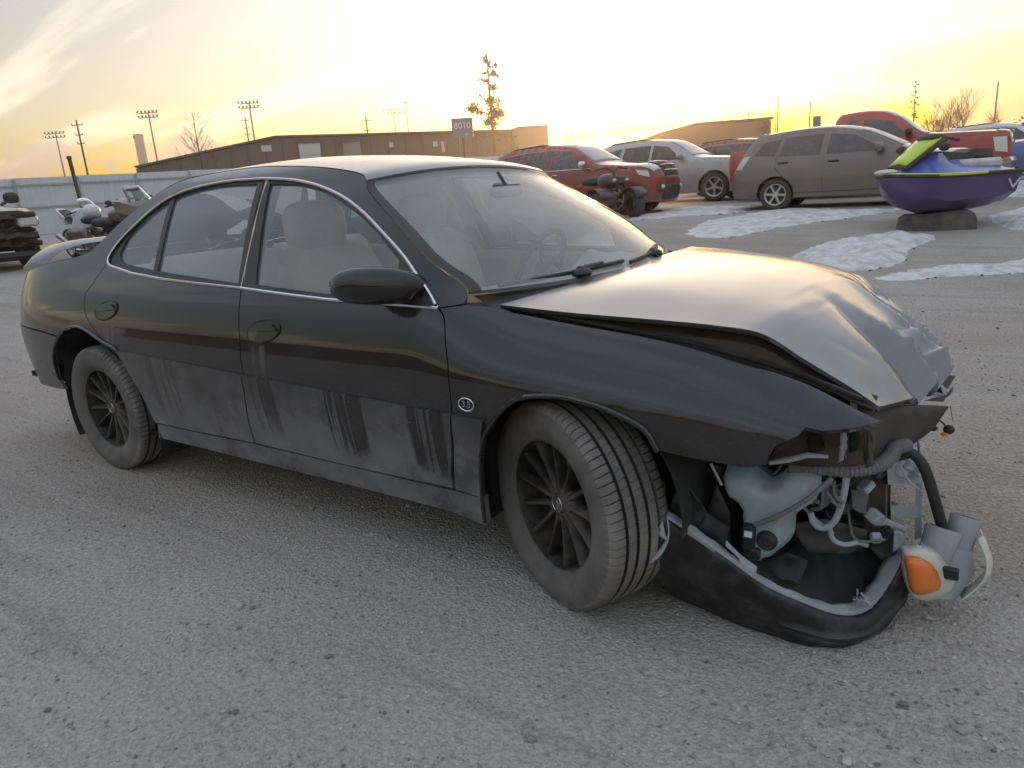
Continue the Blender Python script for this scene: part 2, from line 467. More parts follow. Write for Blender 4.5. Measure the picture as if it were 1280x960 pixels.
rr = np.concatenate([[0], np.geomspace(.6, 330, 64)]); na = 144
V = []; 
for i, r in enumerate(rr):
    for k in range(na):
        a = 2*math.pi*(k+.5*(i % 2))/na; x = -1+r*math.cos(a); y = 1+r*math.sin(a)
        V.append((x, y, gz(x, y)))
F = [(i*na+k, i*na+(k+1) % na, (i+1)*na+(k+1) % na, (i+1)*na+k) for i in range(len(rr)-1) for k in range(na)]
tag(mesh_obj('ground', V, F, M_GRAVEL), kind='structure')
# loose stones near the camera: real little stones, too many to count
def stones():
    base = []
    for q in range(5):
        R_ = random.Random(q); t_ = [(math.sin(a)*math.cos(b_), math.sin(a)*math.sin(b_), math.cos(a)) for a, b_ in ((.0, 0), (1.2, 0), (1.2, 1.3), (1.2, 2.5), (1.2, 3.8), (1.2, 5.0), (2.3, .6), (2.3, 2.7), (2.3, 4.5))]
        base.append([np.array(p)*R_.uniform(.75, 1.2)*np.array([1.1, .9, .65]) for p in t_])
    tri = [(0, 1, 2), (0, 2, 3), (0, 3, 4), (0, 4, 5), (0, 5, 1), (1, 6, 2), (2, 7, 3), (3, 7, 4), (4, 8, 5), (5, 8, 1), (1, 8, 6), (2, 6, 7), (4, 7, 8)]
    V = []; F = []
    R_ = np.random.RandomState(4); N = 24000
    d = .9+7.0*R_.rand(N)**1.5; a = YAW+math.pi/2+(R_.rand(N)-.5)*1.5
    xs = CAM[0]+d*np.cos(a); ys = CAM[1]+d*np.sin(a)
    patch = np.sin(xs*2.1+1)*np.sin(ys*1.7+xs)+.5*np.sin(xs*5.3-ys*4.1)
    for i in range(N):
        if patch[i] < -.2 and R_.rand() > .35: continue
        s = .0024+.0050*R_.rand()**2.4+(.004+.007*R_.rand() if R_.rand() < .02 else 0); th = R_.rand()*6.28; c, q = math.cos(th), math.sin(th); bs = base[i % 5]; o = len(V)
        z = gz(xs[i], ys[i])+s*.25
        for p in bs: V.append((xs[i]+s*(c*p[0]-q*p[1]), ys[i]+s*(q*p[0]+c*p[1]), z+s*p[2]))
        F += [tuple(k+o for k in f) for f in tri]
    t = NT('grey_stone_chips'); gn = t.n.new('ShaderNodeNewGeometry'); rp = gn.outputs['Random Per Island']
    c = t.mix(rp, (.16, .145, .13), (.56, .53, .49)); b_ = t.bsdf(Base_Color=c, Roughness=.9); m = t.finish(b_)
    tag(mesh_obj('loose_gravel', V, F, m, smooth=False), 'small grey stone chips scattered over the gravel yard', 'gravel', kind='stuff')
stones()

# ================================================================== crashed sedan (hero)
# ---- materials
def hero_paint(name, cladding=False):
    t = NT(name); P = t.coord('Object'); xyz = t.sepz(P); z = xyz[2]
    big = t.noise(P, 1.7, 6, .6); mid = t.noise(P, 9, 6, .65); fine = t.noise(P, 140, 2)
    # runs of dirty water: noise stretched down the door
    run = t.noise(t.map(P, (30, 0, .9)), 1.0, 3, .55)
    runs = t.ramp(run, .56, .64)
    film = t.math('MULTIPLY', t.ramp(big, .3, .8), .025)
    if cladding:
        zz = t.math('MULTIPLY', t.ramp(z, .30, .68, 1.0, .34), t.ramp(t.noise(P, 3.4, 6, .7), .34, .62, .38, 1.08))
        streak = t.math('MULTIPLY', t.ramp(run, .52, .60), t.ramp(t.noise(t.map(P, (1, 1, .25), loc=(.35, 0, 0)), 2.1, 2), .50, .57))
        def clus(c_, w_): return t.ramp(t.math('ABSOLUTE', t.math('SUBTRACT', xyz[0], c_)), w_, w_*.55)
        cl = t.math('MAXIMUM', t.math('MAXIMUM', clus(-.86, .12), clus(-.47, .09)), t.math('MULTIPLY', clus(-1.32, .10), .5))
        cl = t.math('MAXIMUM', cl, t.math('MULTIPLY', clus(-2.05, .14), .4))
        streak = t.math('MULTIPLY', t.math('MULTIPLY', t.ramp(t.noise(t.map(P, (34, 0, .8)), 1.0, 2, .5), .40, .50), cl), t.ramp(z, .36, .46))
        d = t.math('SUBTRACT', t.math('MULTIPLY', t.math('ADD', .66, t.math('MULTIPLY', mid, .50)), zz), t.math('MULTIPLY', streak, .85), clamp=True)
        sp = t.ramp(t.noise(P, 55, 3, .7), .66, .74)
        d = t.math('ADD', d, t.math('MULTIPLY', sp, .5), clamp=True)
        salt = t.math('MULTIPLY', t.ramp(t.noise(t.map(P, (1, 0, 2.2)), 21, 6, .72), .60, .68), t.ramp(t.noise(P, 4.0, 3, .6), .46, .60))
        d = t.math('ADD', d, t.math('MULTIPLY', salt, .55), clamp=True)
        d = t.math('MULTIPLY', d, .80)
    else:
        hz = t.math('ADD', t.ramp(z, .95, .60, 0.0, .10), t.math('MULTIPLY', t.ramp(z, .84, .62), t.math('MULTIPLY', t.ramp(t.noise(P, 70, 3, .7), .56, .74), .10)))
        d = t.math('ADD', film, t.math('MULTIPLY', hz, mid), clamp=True)
        sc = t.ramp(t.noise(t.map(P, (1, 1, 3)), 38, 2, .7), .72, .78)
        d = t.math('ADD', d, t.math('MULTIPLY', sc, .05), clamp=True)
        def drip(cx_, zt_): return t.math('MULTIPLY', t.ramp(t.math('ABSOLUTE', t.math('SUBTRACT', xyz[0], cx_)), .075, .02), t.math('MULTIPLY', t.ramp(z, zt_, zt_-.03), t.ramp(z, zt_-.22, zt_-.05)))
        dr = t.math('MULTIPLY', t.math('ADD', drip(-1.31, .80), drip(-2.46, .835)), t.ramp(t.noise(t.map(P, (26, 0, 1)), 1.0, 2), .35, .6))
        d = t.math('ADD', d, t.math('MULTIPLY', dr, .30), clamp=True)
    dust = t.mix(mid, (.20, .195, .195), (.32, .31, .305))
    c = t.mix(d, (.011, .010, .010), dust)
    rough = t.fmix(d, .22, .85)
    b = t.bsdf(Base_Color=c, Roughness=rough, Metallic=0.0)
    b.inputs['Specular IOR Level'].default_value = .12
    cw = t.math('SUBTRACT', 1.0, t.math('MULTIPLY', d, 1.25), clamp=True)
    t.l.new(cw, b.inputs['Coat Weight']); b.inputs['Coat IOR'].default_value = 1.56
    t.l.new(t.fmix(d, .018 if not cladding else .12, .5), b.inputs['Coat Roughness'])
    h = t.math('ADD', t.math('MULTIPLY', t.noise(P, 2.3, 2), 1.0), t.math('MULTIPLY', fine, .004))
    nb = t.bump(h, .07, .02); t.l.new(nb, b.inputs['Normal']); t.l.new(nb, b.inputs['Coat Normal'])
    return t.finish(b)
M_PAINT = hero_paint('black_clearcoat'); M_CLAD = hero_paint('black_clearcoat_dusty', True)
def hood_paint():
    t = NT('black_hood_frosted_film'); P = t.coord('Object')
    big = t.noise(P, 1.6, 6, .6); mid = t.noise(P, 14, 6, .65); fine = t.noise(P, 240, 2)
    d = t.math('MULTIPLY', t.ramp(big, .2, .75, .6, 1.0), .20)
    scr = t.ramp(t.noise(t.map(P, (1, 5, 1), rot=(0, 0, .5)), 16, 6, .75), .66, .74)
    scr = t.math('MULTIPLY', scr, t.ramp(t.noise(P, 3.0, 2), .5, .62))
    d = t.math('ADD', d, t.math('MULTIPLY', scr, .22), clamp=True)
    c = t.mix(d, (.012, .012, .015), (.42, .41, .41))
    b = t.bsdf(Base_Color=c, Roughness=.3, Coat_Weight=1.0, Coat_IOR=2.1)
    t.l.new(t.math('MULTIPLY_ADD', mid, .10, .10), b.inputs['Coat Roughness'])
    nb = t.bump(t.math('ADD', mid, t.math('MULTIPLY', fine, .5)), .03, .004); t.l.new(nb, b.inputs['Coat Normal'])
    return t.finish(b)
M_HOOD = hood_paint()
M_BLACKTRIM = simple('black_window_trim', (.02, .02, .021), .42, var=.25, dirt=.18)
M_RUBBER_GAP = simple('shut_gap_black', (.006, .006, .006), .9)
M_CHROME = simple('bright_trim', (.62, .64, .67), .16, metal=1.0, var=.08, scale=40)
M_GLASS = glass_mat('side_window_glass', (.92, .96, .98), .15, (.60, .72, .80), .9)
M_WSGLASS = glass_mat('windshield_glass', (.92, .96, .96), .19, (.80, .88, .88), .6)
M_CLOTH = simple('light_grey_upholstery', (.66, .58, .45), .9, var=.1, scale=30, bump=.1)
M_CLOTH2 = simple('pale_trim_plastic', (.64, .58, .48), .7, var=.06)
M_DASH = simple('grey_dashboard_plastic', (.38, .36, .30), .75, var=.08)
M_DARKIN = simple('dark_interior_plastic', (.04, .04, .042), .6)
M_TYRE = None
def tyre_mat(name, dust=.45):
    t = NT(name); P = t.coord('Object')
    n = t.noise(P, 6, 6, .6); f = t.noise(P, 90, 3)
    d = t.math('MULTIPLY', t.ramp(n, .3, .75, .45, 1.0), dust)
    c = t.mix(d, (.018, .018, .019), (.27, .25, .225))
    b = t.bsdf(Base_Color=c, Roughness=.82); t.l.new(t.bump(f, .25, .003), b.inputs['Normal'])
    return t.finish(b)
M_TYRE = tyre_mat('dusty_tyre_rubber', .62)
M_RIM = simple('black_painted_alloy', (.030, .028, .026), .42, metal=.2, var=.2, scale=30, dirt=.62, dirtcol=(.20, .175, .15))
M_STEEL = simple('dull_bare_steel', (.30, .29, .28), .45, metal=.85, var=.2, dirt=.4)
M_BROWN = simple('dark_brown_inner_panel', (.035, .026, .020), .5, var=.3, dirt=.3, dirtcol=(.10, .075, .055))
M_OLIVE = simple('dull_olive_panel', (.055, .050, .042), .6, var=.25, dirt=.45, dirtcol=(.13, .12, .10))
M_BLACKPL = simple('black_plastic', (.018, .018, .018), .55, var=.25, dirt=.22, dirtcol=(.13, .125, .12))
def bumper_mat():
    t = NT('scuffed_bumper_plastic'); P = t.coord('Object')
    n = t.noise(P, 10, 5, .65); sc = t.noise(t.map(P, (6, 6, 46), rot=(.25, .5, .2)), 1.6, 5, .7); sp = t.noise(P, 75, 3, .7)
    d = t.math('ADD', t.math('MULTIPLY', t.ramp(n, .40, .70), .30), t.math('MULTIPLY', t.ramp(sc, .62, .70), t.ramp(n, .42, .6, .0, .55)), clamp=True)
    d = t.math('ADD', d, t.math('MULTIPLY', t.ramp(sp, .70, .76), .35), clamp=True)
    b = t.bsdf(Base_Color=t.mix(d, (.013, .012, .012), (.17, .16, .15)), Roughness=t.fmix(d, .34, .85)); t.l.new(t.bump(t.math('ADD', sc, t.math('MULTIPLY', sp, .4)), .25, .004), b.inputs['Normal'])
    return t.finish(b)
M_BUMPER = bumper_mat()
M_FLANGE = simple('grey_primed_plastic', (.40, .41, .45), .55, var=.14, scale=16, dirt=.4, dirtcol=(.2, .19, .19))
M_TANK = simple('pale_blue_washer_tank', (.40, .50, .54), .45, var=.18, scale=9, dirt=.62, dirtcol=(.20, .21, .20))
M_HOSE = simple('grey_corrugated_hose', (.16, .16, .165), .6, var=.2, dirt=.4, dirtcol=(.25, .25, .25))
M_FOAM = simple('pale_grey_plastic', (.42, .44, .46), .6, var=.15, scale=12, dirt=.35)
M_ICE = simple('dirty_ice', (.62, .66, .72), .5, var=.1, scale=25, bump=.4)
M_LENS = simple('clouded_lamp_lens', (.60, .58, .50), .25, var=.08, coat=.6, dirt=.25, dirtcol=(.35, .33, .28))
M_AMBER = simple('amber_reflector', (.80, .20, .035), .3, var=.12, coat=.5)
M_LAMPGREY = simple('grey_lamp_housing', (.36, .39, .42), .5, var=.12, dirt=.35, dirtcol=(.2, .2, .2))
M_RED = simple('red_tail_lens', (.30, .012, .012), .2, coat=.8)
M_WHITE = simple('white_print', (.75, .75, .75), .6)

# ---- body surface: plan curve x section
RLEN = 1.80
def Wx(x):
    x = np.asarray(x, float)
    a = np.clip(x+.1, 0, None); w = .93-.13*a**2
    t = np.clip((-2.3-x)/RLEN, 0, 1)
    return np.where(x < -2.3, .93*np.maximum(1-t**5.6, 0)**(1/2.2), w)
Dd = crom([.15, .22, .34, .5, .62, .70, .77, .86, .95, 1.02, 1.12, 1.22, 1.32, 1.40, 1.44, 1.47, 1.50],
          [.08, .062, .040, .014, .001, 0, .007, .026, .058, .09, .143, .198, .258, .315, .352, .395, .47])
Df = crom([.15, .22, .34, .5, .62, .70, .77, .84, .89, .93, .96, 1.0],
          [.08, .062, .040, .014, .002, 0, .014, .055, .098, .155, .23, .36])
ztop = crom([-.5, -.25, -.1, .1, .4, .68, .85, 1.0], [.965, .95, .93, .903, .853, .772, .70, .65])
def sst(a, b, x):
    t = np.clip((np.asarray(x, float)-a)/(b-a), 0, 1); return t*t*(3-2*t)
def Dx(x, z):
    x = np.asarray(x, float); z = np.asarray(z, float)
    k = sst(-.55, -.1, x); zt = ztop(x)
    zn = np.where(z > .55, .55+(z-.55)*.38/(zt-.55), z)
    return Dd(z)*(1-k)+Df(zn)*k
_ph = np.linspace(0, 1, 400); _t = 1-(1-_ph)**2.6
_xs = -3.2-(RLEN+2.3-3.2)*_t; _ws = Wx(_xs); _ws[-1] = 0
_arc = np.concatenate([[0], np.cumsum(np.hypot(np.diff(_xs), np.diff(_ws)))])
S_END = -3.2-_arc[-1]
_nx = np.gradient(_ws, _arc); _ny = -np.gradient(_xs, _arc)      # outward normal (towards -x, +w)
def plan(s):
    s = np.asarray(s, float); a = np.clip(-3.2-s, 0, _arc[-1])
    x = np.where(s > -3.2, s, np.interp(a, _arc, _xs)); w = np.where(s > -3.2, Wx(np.maximum(s, -3.2)), np.interp(a, _arc, _ws))
    nx = np.where(s > -3.2, 0, -np.interp(a, _arc, np.abs(_nx))*sst(-3.2, -3.5, s)); ny = np.sqrt(np.maximum(1-nx**2, 0))
    return x, w, nx, ny
def side_surf(side):
    def f(s, z, off):
        x, w, nx, ny = plan(s); d = Dx(x, z)-off
        return np.stack([x-nx*d, side*(w-ny*d), np.asarray(z, float)+0*x], -1)
    return f
SR, SLs = side_surf(-1), side_surf(1)

# ---- traced outlines (car side view: x forward from the front axle, z up)
DLO_F_TOP = [(-1.541, 1.420), (-1.339, 1.402), (-1.172, 1.372), (-1.005, 1.323), (-.868, 1.263), (-.735, 1.187), (-.606, 1.107), (-.508, 1.029), (-.440, .962)]
DLO_F_BOT = [(-.427, .951), (-.530, .958), (-.758, .962), (-.938, .966), (-1.174, .978), (-1.463, .996)]
DLO_R_TOP = [(-1.541, 1.420), (-1.811, 1.424), (-2.085, 1.404), (-2.272, 1.355), (-2.398, 1.281), (-2.507, 1.203), (-2.565, 1.140), (-2.573, 1.103), (-2.540, 1.080)]
DLO_R_BOT = [(-2.540, 1.080), (-2.315, 1.046), (-2.035, 1.023), (-1.786, 1.010), (-1.463, .996)]
GL_F = sm([(-1.491, 1.397), (-1.303, 1.383), (-1.113, 1.341), (-.923, 1.265), (-.788, 1.196), (-.640, 1.098)])+[(-.622, .979), (-.98, .985), (-1.385, 1.010)]
GL_R = sm([(-1.577, 1.401), (-1.819, 1.408), (-2.024, 1.399), (-2.173, 1.374)])+[(-2.118, 1.056), (-1.796, 1.033), (-1.500, 1.012)]
GL_Q = sm([(-2.207, 1.362), (-2.333, 1.312), (-2.437, 1.236), (-2.488, 1.160), (-2.484, 1.118), (-2.432, 1.088)])+[(-2.155, 1.060)]
RD_CUT = [(-2.573, 1.095), (-2.610, 1.060), (-2.663, .998), (-2.715, .944), (-2.705, .877), (-2.650, .812), (-2.537, .740), (-2.434, .704)]
B_GAP = [(-1.463, .996), (-1.454, .919), (-1.436, .797), (-1.435, .684), (-1.434, .596), (-1.468, .449), (-1.476, .340)]
F_GAP = [(-.427, .951), (-.398, .918), (-.380, .857), (-.358, .772), (-.353, .657), (-.364, .521), (-.400, .369), (-.402, .335)]
R_ARCH = [(-2.434, .704), (-2.386, .672), (-2.320, .575), (-2.280, .484), (-2.260, .371), (-2.250, .330)]
R_ARCH_TOP = [(-3.150, .470), (-3.125, .571), (-3.064, .661), (-2.976, .729), (-2.895, .767), (-2.800, .785), (-2.714, .782), (-2.621, .757), (-2.540, .730), (-2.434, .704)]
F_ARCH = [(-.302, .225), (-.285, .36), (-.268, .454), (-.241, .545), (-.179, .628), (-.095, .700), (.03, .722), (.142, .712), (.226, .690), (.305, .652), (.342, .592)]
def charz(x): return .6065-.0345*x+.004
hero = empty('crashed_sedan'); 
tag(hero, 'black four-door sedan with smashed front end and crumpled hood, nearest the camera', 'car')

def both(name, outer, mat, parents, **kw):
    a = panel(name, outer, mat, parents[0], SR, **kw)
    b = panel(name, outer, mat, parents[1], SLs, flip=True, **kw)
    return a, b
H2 = (hero, hero)
GAPW = .0028
# front doors
fd_top = [(-1.463, .996)]+DLO_F_BOT[::-1][1:]
front_door_poly = sm(F_GAP, 4)+[(-.90, .332), (-1.476, .340)]+sm(B_GAP[::-1], 4)[1:]+DLO_F_BOT[::-1][1:-1]
FD = both('front_door', front_door_poly, M_PAINT, H2, gap=GAPW, res=.04)
rear_door_poly = sm(B_GAP, 4)+[(-1.9, .332)]+sm(R_ARCH[::-1], 4)+sm(RD_CUT[::-1], 4)[1:]+DLO_R_BOT[:-1]
RD = both('rear_door', rear_door_poly, M_PAINT, H2, gap=GAPW, res=.04)
# body side: quarter, sail, roof rail and windscreen pillar in one pressing
WS_EDGE = [(-.352, .985), (-.373, 1.008), (-.485, 1.083), (-.611, 1.168), (-.765, 1.264), (-.880, 1.336), (-.905, 1.372)]
DITCH = [(-.905, 1.372), (-.958, 1.401), (-1.120, 1.430), (-1.328, 1.453), (-1.64, 1.474), (-1.93, 1.472), (-2.17, 1.456), (-2.31, 1.418)]
BL_EDGE = [(-2.31, 1.418), (-2.455, 1.347), (-2.59, 1.272), (-2.705, 1.192), (-2.792, 1.142)]
DECK = [(-2.792, 1.142), (-2.93, 1.120), (-3.06, 1.106), (-3.33, 1.076), (-3.60, 1.035), (-3.80, .99), (-3.98, .93)]
uniside = ([(-.345, .962)]+sm(WS_EDGE, 3)+sm(DITCH, 3)[1:]+sm(BL_EDGE, 3)[1:]+sm(DECK, 3)[1:]+[(-3.98, .76), (-3.5, .747), (-3.2, .742), (-2.998, .724)]
           +sm(R_ARCH_TOP[3:], 3)+sm(RD_CUT[::-1], 4)[1:-1]+sm(DLO_R_TOP[::-1], 3)[1:]+sm(DLO_F_TOP, 3)[1:]+[(-.427, .951)])
QP = both('body_side', uniside, M_PAINT, H2, res=.04, gap=.0015)
fender_poly = (sm(F_GAP[::-1], 4)+[(-.345, .960), (-.238, .952)]+sm([(-.179, .936), (-.107, .925), (.075, .901), (.236, .880), (.375, .854), (.54, .813), (.68, .767), (.799, .711), (.862, .683)], 3)
               +[(.80, .676), (.74, .674), (.705, .682)]+sm([(.690, .664), (.650, .640), (.630, .612), (.624, .583)], 3)+[(.569, .567), (.507, .572), (.43, .580)]+sm(F_ARCH[::-1], 3)[:-3]+[(-.290, .322), (-.34, .326)])
# the far fender is crushed back to the wheel opening
fender_far = (sm(F_GAP[::-1], 4)+[(-.345, .960), (-.238, .952)]+sm([(-.179, .936), (-.107, .925), (.075, .901), (.236, .872), (.36, .820), (.44, .73)], 3)+[(.40, .66)]+sm(F_ARCH[::-1], 3)[:-3]+[(-.290, .322), (-.34, .326)])
FE = (panel('fender', fender_poly, M_PAINT, hero, SR, gap=.002, res=.035, skirt=.02), panel('fender', fender_far, M_PAINT, hero, SLs, gap=.002, res=.035, skirt=.02, flip=True))
# lower cladding, proud of the doors
def clad_line(x0, x1, n=7): return [(x, charz(x)) for x in np.linspace(x0, x1, n)]
cf = clad_line(-1.436, -.352)+[(-.364, .521), (-.395, .40), (-.402, .338), (-.9, .336), (-1.474, .344), (-1.468, .449), (-1.434, .596)]
cr_ = clad_line(-2.395, -1.433)+[(-1.436, .596), (-1.470, .449), (-1.478, .344), (-1.9, .336), (-2.245, .334)]+sm(R_ARCH[1:][::-1], 3)[1:]
cq = [(-.352, charz(-.352)), (-.222, charz(-.222)), (-.241, .545), (-.268, .454), (-.283, .36), (-.288, .326), (-.398, .338), (-.360, .521)]
for k in (0, 1):
    S = (SR, SLs)[k]
    panel('lower_cladding', cf, M_CLAD, FD[k], S, off=.012, gap=.003, flip=bool(k), skirt=.014, res=.04)
    panel('lower_cladding', cr_, M_CLAD, RD[k], S, off=.012, gap=.003, flip=bool(k), skirt=.014, res=.04)
    panel('lower_cladding', cq, M_CLAD, FE[k], S, off=.012, gap=.003, flip=bool(k), skirt=.014, res=.04)
rocker = [(-.286, .322), (-.345, .324), (-.90, .329), (-1.476, .334), (-1.9, .327), (-2.250, .326), (-2.29, .245), (-1.94, .245), (-1.1, .243), (-.46, .236), (-.30, .210)]
RK = both('rocker_panel', rocker, M_CLAD, H2, off=.004, skirt=.03, res=.05)
# rear bumper wrapping round to the middle
bump_poly = [(-3.000, .719), (-3.2, .737), (-3.5, .742), (-3.98, .75), (S_END, .75), (S_END, .34), (-3.9, .36), (-3.42, .40), (-3.13, .412), (-3.152, .47), (-3.125, .571), (-3.064, .661)]
RB = both('rear_bumper', bump_poly, M_CLAD, H2, off=.003, skirt=.015, res=.05)
tail = [(-3.985, .752), (-3.985, .925), (-4.30, .90), (S_END, .90), (S_END, .752)]
both('tail_panel', tail, M_PAINT, H2, res=.05)
both('tail_lamp', [(-4.0, .77), (-4.0, .905), (-4.42, .885), (-4.42, .77)], M_RED, H2, off=.006, res=.05)
# inner shell that closes the gaps, wheel tubs and floor
for k in (0, 1):
    S = (SR, SLs)[k]
    inner = [(-.33, .945), (-.33, .34), (-2.24, .34), (-2.31, .60), (-2.42, .72), (-2.7, .80), (-2.7, 1.03), (-2.5, 1.05), (-1.46, .975)]
    panel('door_inner_shell', inner, M_RUBBER_GAP, hero, S, off=-.022, skirt=0, flip=bool(k), res=.06)
    panel('door_inner_trim', [(-.40, .93), (-.42, .40), (-2.2, .40), (-2.45, .75), (-2.50, 1.02), (-1.46, .965)], M_CLOTH2, hero, S, off=-.075, skirt=.03, flip=not bool(k), res=.06)
b = B()
b.box((-1.55, 0, .235), (2.5, 1.66, .03)); b.box((-3.3, 0, .40), (1.2, 1.5, .03)); b.box((-.32, 0, .58), (.03, 1.62, .66))
b.build('floor_pan', M_RUBBER_GAP, hero, smooth=False)
def tub(cx, cz, r, y0, y1, a0=-25, a1=205, n=20):
    G = np.zeros((2, n+1, 3))
    for i in range(n+1):
        a = rad(a0+(a1-a0)*i/n)
        for j, y in enumerate((y0, y1)): G[j, i] = (cx+r*math.cos(a), y, cz+r*math.sin(a))
    bb = B(); bb.grid(G)
    ring = [(G[1, i]) for i in range(n+1)]
    bb.add(ring+[(cx, y1, cz)], [(i, i+1, n+1) for i in range(n)])
    return bb
for s_ in (-1, 1):
    tub(-2.71, .334, .455, s_*.885, s_*.60).build('wheel_tub', M_BLACKPL, hero)
    tub(.0, .36, .40, s_*.875, s_*.55, -5, 190).build('wheel_tub', M_BLACKPL, hero)
# wheel-arch lips
for k in (0, 1):
    S = (SR, SLs)[k]
    for pts, par in ((sm(R_ARCH_TOP, 3)+sm(R_ARCH, 3)[1:], QP[k]), (sm(F_ARCH, 3), FE[k])):
        A = np.array(pts); P0 = S(A[:, 0], A[:, 1], .004)
        bb = B(); bb.tube(P0, .008, 6); bb.build('arch_lip', M_PAINT, par)
# ---- window frames, panes, bright trim
for k in (0, 1):
    S = (SR, SLs)[k]; fl = bool(k)
    dlo_f = sm(DLO_F_TOP, 3)+DLO_F_BOT[:-1]+[(-1.463, .996)]
    dlo_r = sm(DLO_R_TOP, 3)+DLO_R_BOT[1:]
    panel('window_frame', dlo_f, M_BLACKTRIM, FD[k], S, holes=[GL_F], off=-.005, gap=.003, skirt=.02, res=.03, flip=fl)
    panel('window_frame', dlo_r, M_BLACKTRIM, RD[k], S, holes=[GL_R, GL_Q], off=-.005, gap=.003, skirt=.02, res=.03, flip=fl)
    panel('window_glass', inset(GL_F, -.008), M_GLASS, FD[k], S, off=-.014, skirt=0, res=.06, flip=fl)
    panel('window_glass', inset(GL_R, -.008), M_GLASS, RD[k], S, off=-.014, skirt=0, res=.06, flip=fl)
    panel('quarter_glass', inset(GL_Q, -.008), M_GLASS, RD[k], S, off=-.014, skirt=0, res=.06, flip=fl)
    for pts, par in ((sm(DLO_F_TOP, 4), FD[k]), (DLO_F_BOT, FD[k]), (sm(DLO_R_TOP, 4)+DLO_R_BOT[1:], RD[k])):
        A = np.array(dens(list(pts), .03)[:-1] if False else pts); P0 = S(A[:, 0], A[:, 1], .004)
        bb = B(); bb.tube(P0, .0065, 6); bb.build('bright_trim', M_CHROME, par)
# ---- roof, windscreen, back glass, boot lid
def edge3(pts, n=5, off=0.0):
    A = np.array(sm(pts, n)); return SR(A[:, 0], A[:, 1], off)
def cross_grid(E, bulge, nu=24):
    """span from the right-hand edge curve to its mirror image with a bulge vector per station"""
    G = np.zeros((len(E), nu+1, 3))
    for i, e in enumerate(E):
        for j in range(nu+1):
            u = -1+2*j/nu; k = 1-abs(u)**2.2
            G[i, j] = np.array([e[0], e[1]*-u, e[2]])+k*np.array(bulge[i])
    return G
E = edge3(DITCH, 4); n = len(E)
bul = [np.array([.045*(1-sst(0, .25, i/(n-1)))-.03*sst(.8, 1, i/(n-1)), 0, .040]) for i in range(n)]
G = cross_grid(E, bul); G[:, :, 2] += .002
b = B(); b.grid(G); roof = b.build('roof_panel', M_HOOD, hero)
WSE = WS_EDGE
E = edge3(WSE, 5); n = len(E)
wb = crom([0, .5, 1], [.235, .115, .045]); wz = crom([0, .5, 1], [-.02, .035, .040])
bul = [np.array([float(wb(i/(n-1))), 0, float(wz(i/(n-1)))]) for i in range(n)]
b = B(); b.grid(cross_grid(E, bul, 28)); b.build('windshield', M_WSGLASS, hero, angle=80)
# black ceramic border of the windscreen
WG = cross_grid(E, bul, 40); WG[:, :, 2] += .004; WG[:, :, 0] += .003
b = B(); b.grid(WG[-2:], flip=True); b.grid(WG[:3], flip=True); b.grid(WG[:, :2], flip=True); b.grid(WG[:, -2:], flip=True)
b.build('windshield_border', M_BLACKTRIM, hero)
E = edge3(BL_EDGE, 4); n = len(E)
bul = [np.array([-.03-.13*i/(n-1), 0, .04*(1-i/(n-1))+.01]) for i in range(n)]
b = B(); b.grid(cross_grid(E, bul)); b.build('rear_window', M_GLASS, hero, angle=80)
E = edge3(DECK, 4); n = len(E)
bul = [np.array([-.16*(1-.6*i/(n-1)), 0, .012]) for i in range(n)]
b = B(); b.grid(cross_grid(E, bul), flip=True)
e = E[-1]; b.add([(e[0]-.06, -abs(e[1])*.98, .90), (e[0]-.06, abs(e[1])*.98, .90), (e[0], abs(e[1]), e[2]), (e[0], -abs(e[1]), e[2])], [(0, 1, 2, 3)])
boot = b.build('boot_lid', M_PAINT, hero)
# spoiler: low wing across the boot with short feet
loops = []
for i in range(21):
    u = -1+2*i/20; y = u*.72; lift = .128*(1-abs(u)**6)
    xb = -3.72+.10*u*u
    th = .013*(1-.6*abs(u)**5)
    c = np.array([xb, y, 1.050+lift])
    loops.append([c+np.array(q) for q in ((.13, 0, -.010), (.08, 0, th*.55), (0, 0, th), (-.09, 0, th*.9), (-.12, 0, 0), (-.05, 0, -th*.7), (.08, 0, -th*.9))])
b = B(); b.loft(loops); b.build('spoiler', M_PAINT, hero, angle=60)
# ---- cowl and wipers
b = B(); G = np.zeros((4, 25, 3))
for j in range(25):
    u = -1+2*j/24
    k = 1-abs(u)**2.2
    G[0, j] = (-.36+.25*k, u*.76, .978-.0*k); G[1, j] = (-.31+.225*k, u*.765, .955); G[2, j] = (-.24+.20*k, u*.77, .935); G[3, j] = (-.12+.14*k, u*.77, .93)
b.grid(G); b.build('cowl_panel', M_BLACKPL, hero)
def wiper(y0, y1, yp):
    bb = B()
    def base(y, up=0.0): 
        k = 1-abs(y/.77)**2.2
        return (-.385+.245*k-up*.8, y, .985+up)
    bb.tube([base(y, .012+.01*math.sin((y-y0)*3)) for y in np.linspace(y0, y1, 14)], .008, 6)
    bb.tube([base(yp-.02, -.02), base(yp, .02), base(.5*(yp+y1), .03), base(y1-.15, .02)], [.022, .018, .009, .006], 8)
    bb.ell(base(yp, .012), (.035, .05, .02), 10, 6)
    return bb.build('wiper', M_BLACKPL, hero)
wiper(-.66, -.05, -.33); wiper(.0, .62, .30)

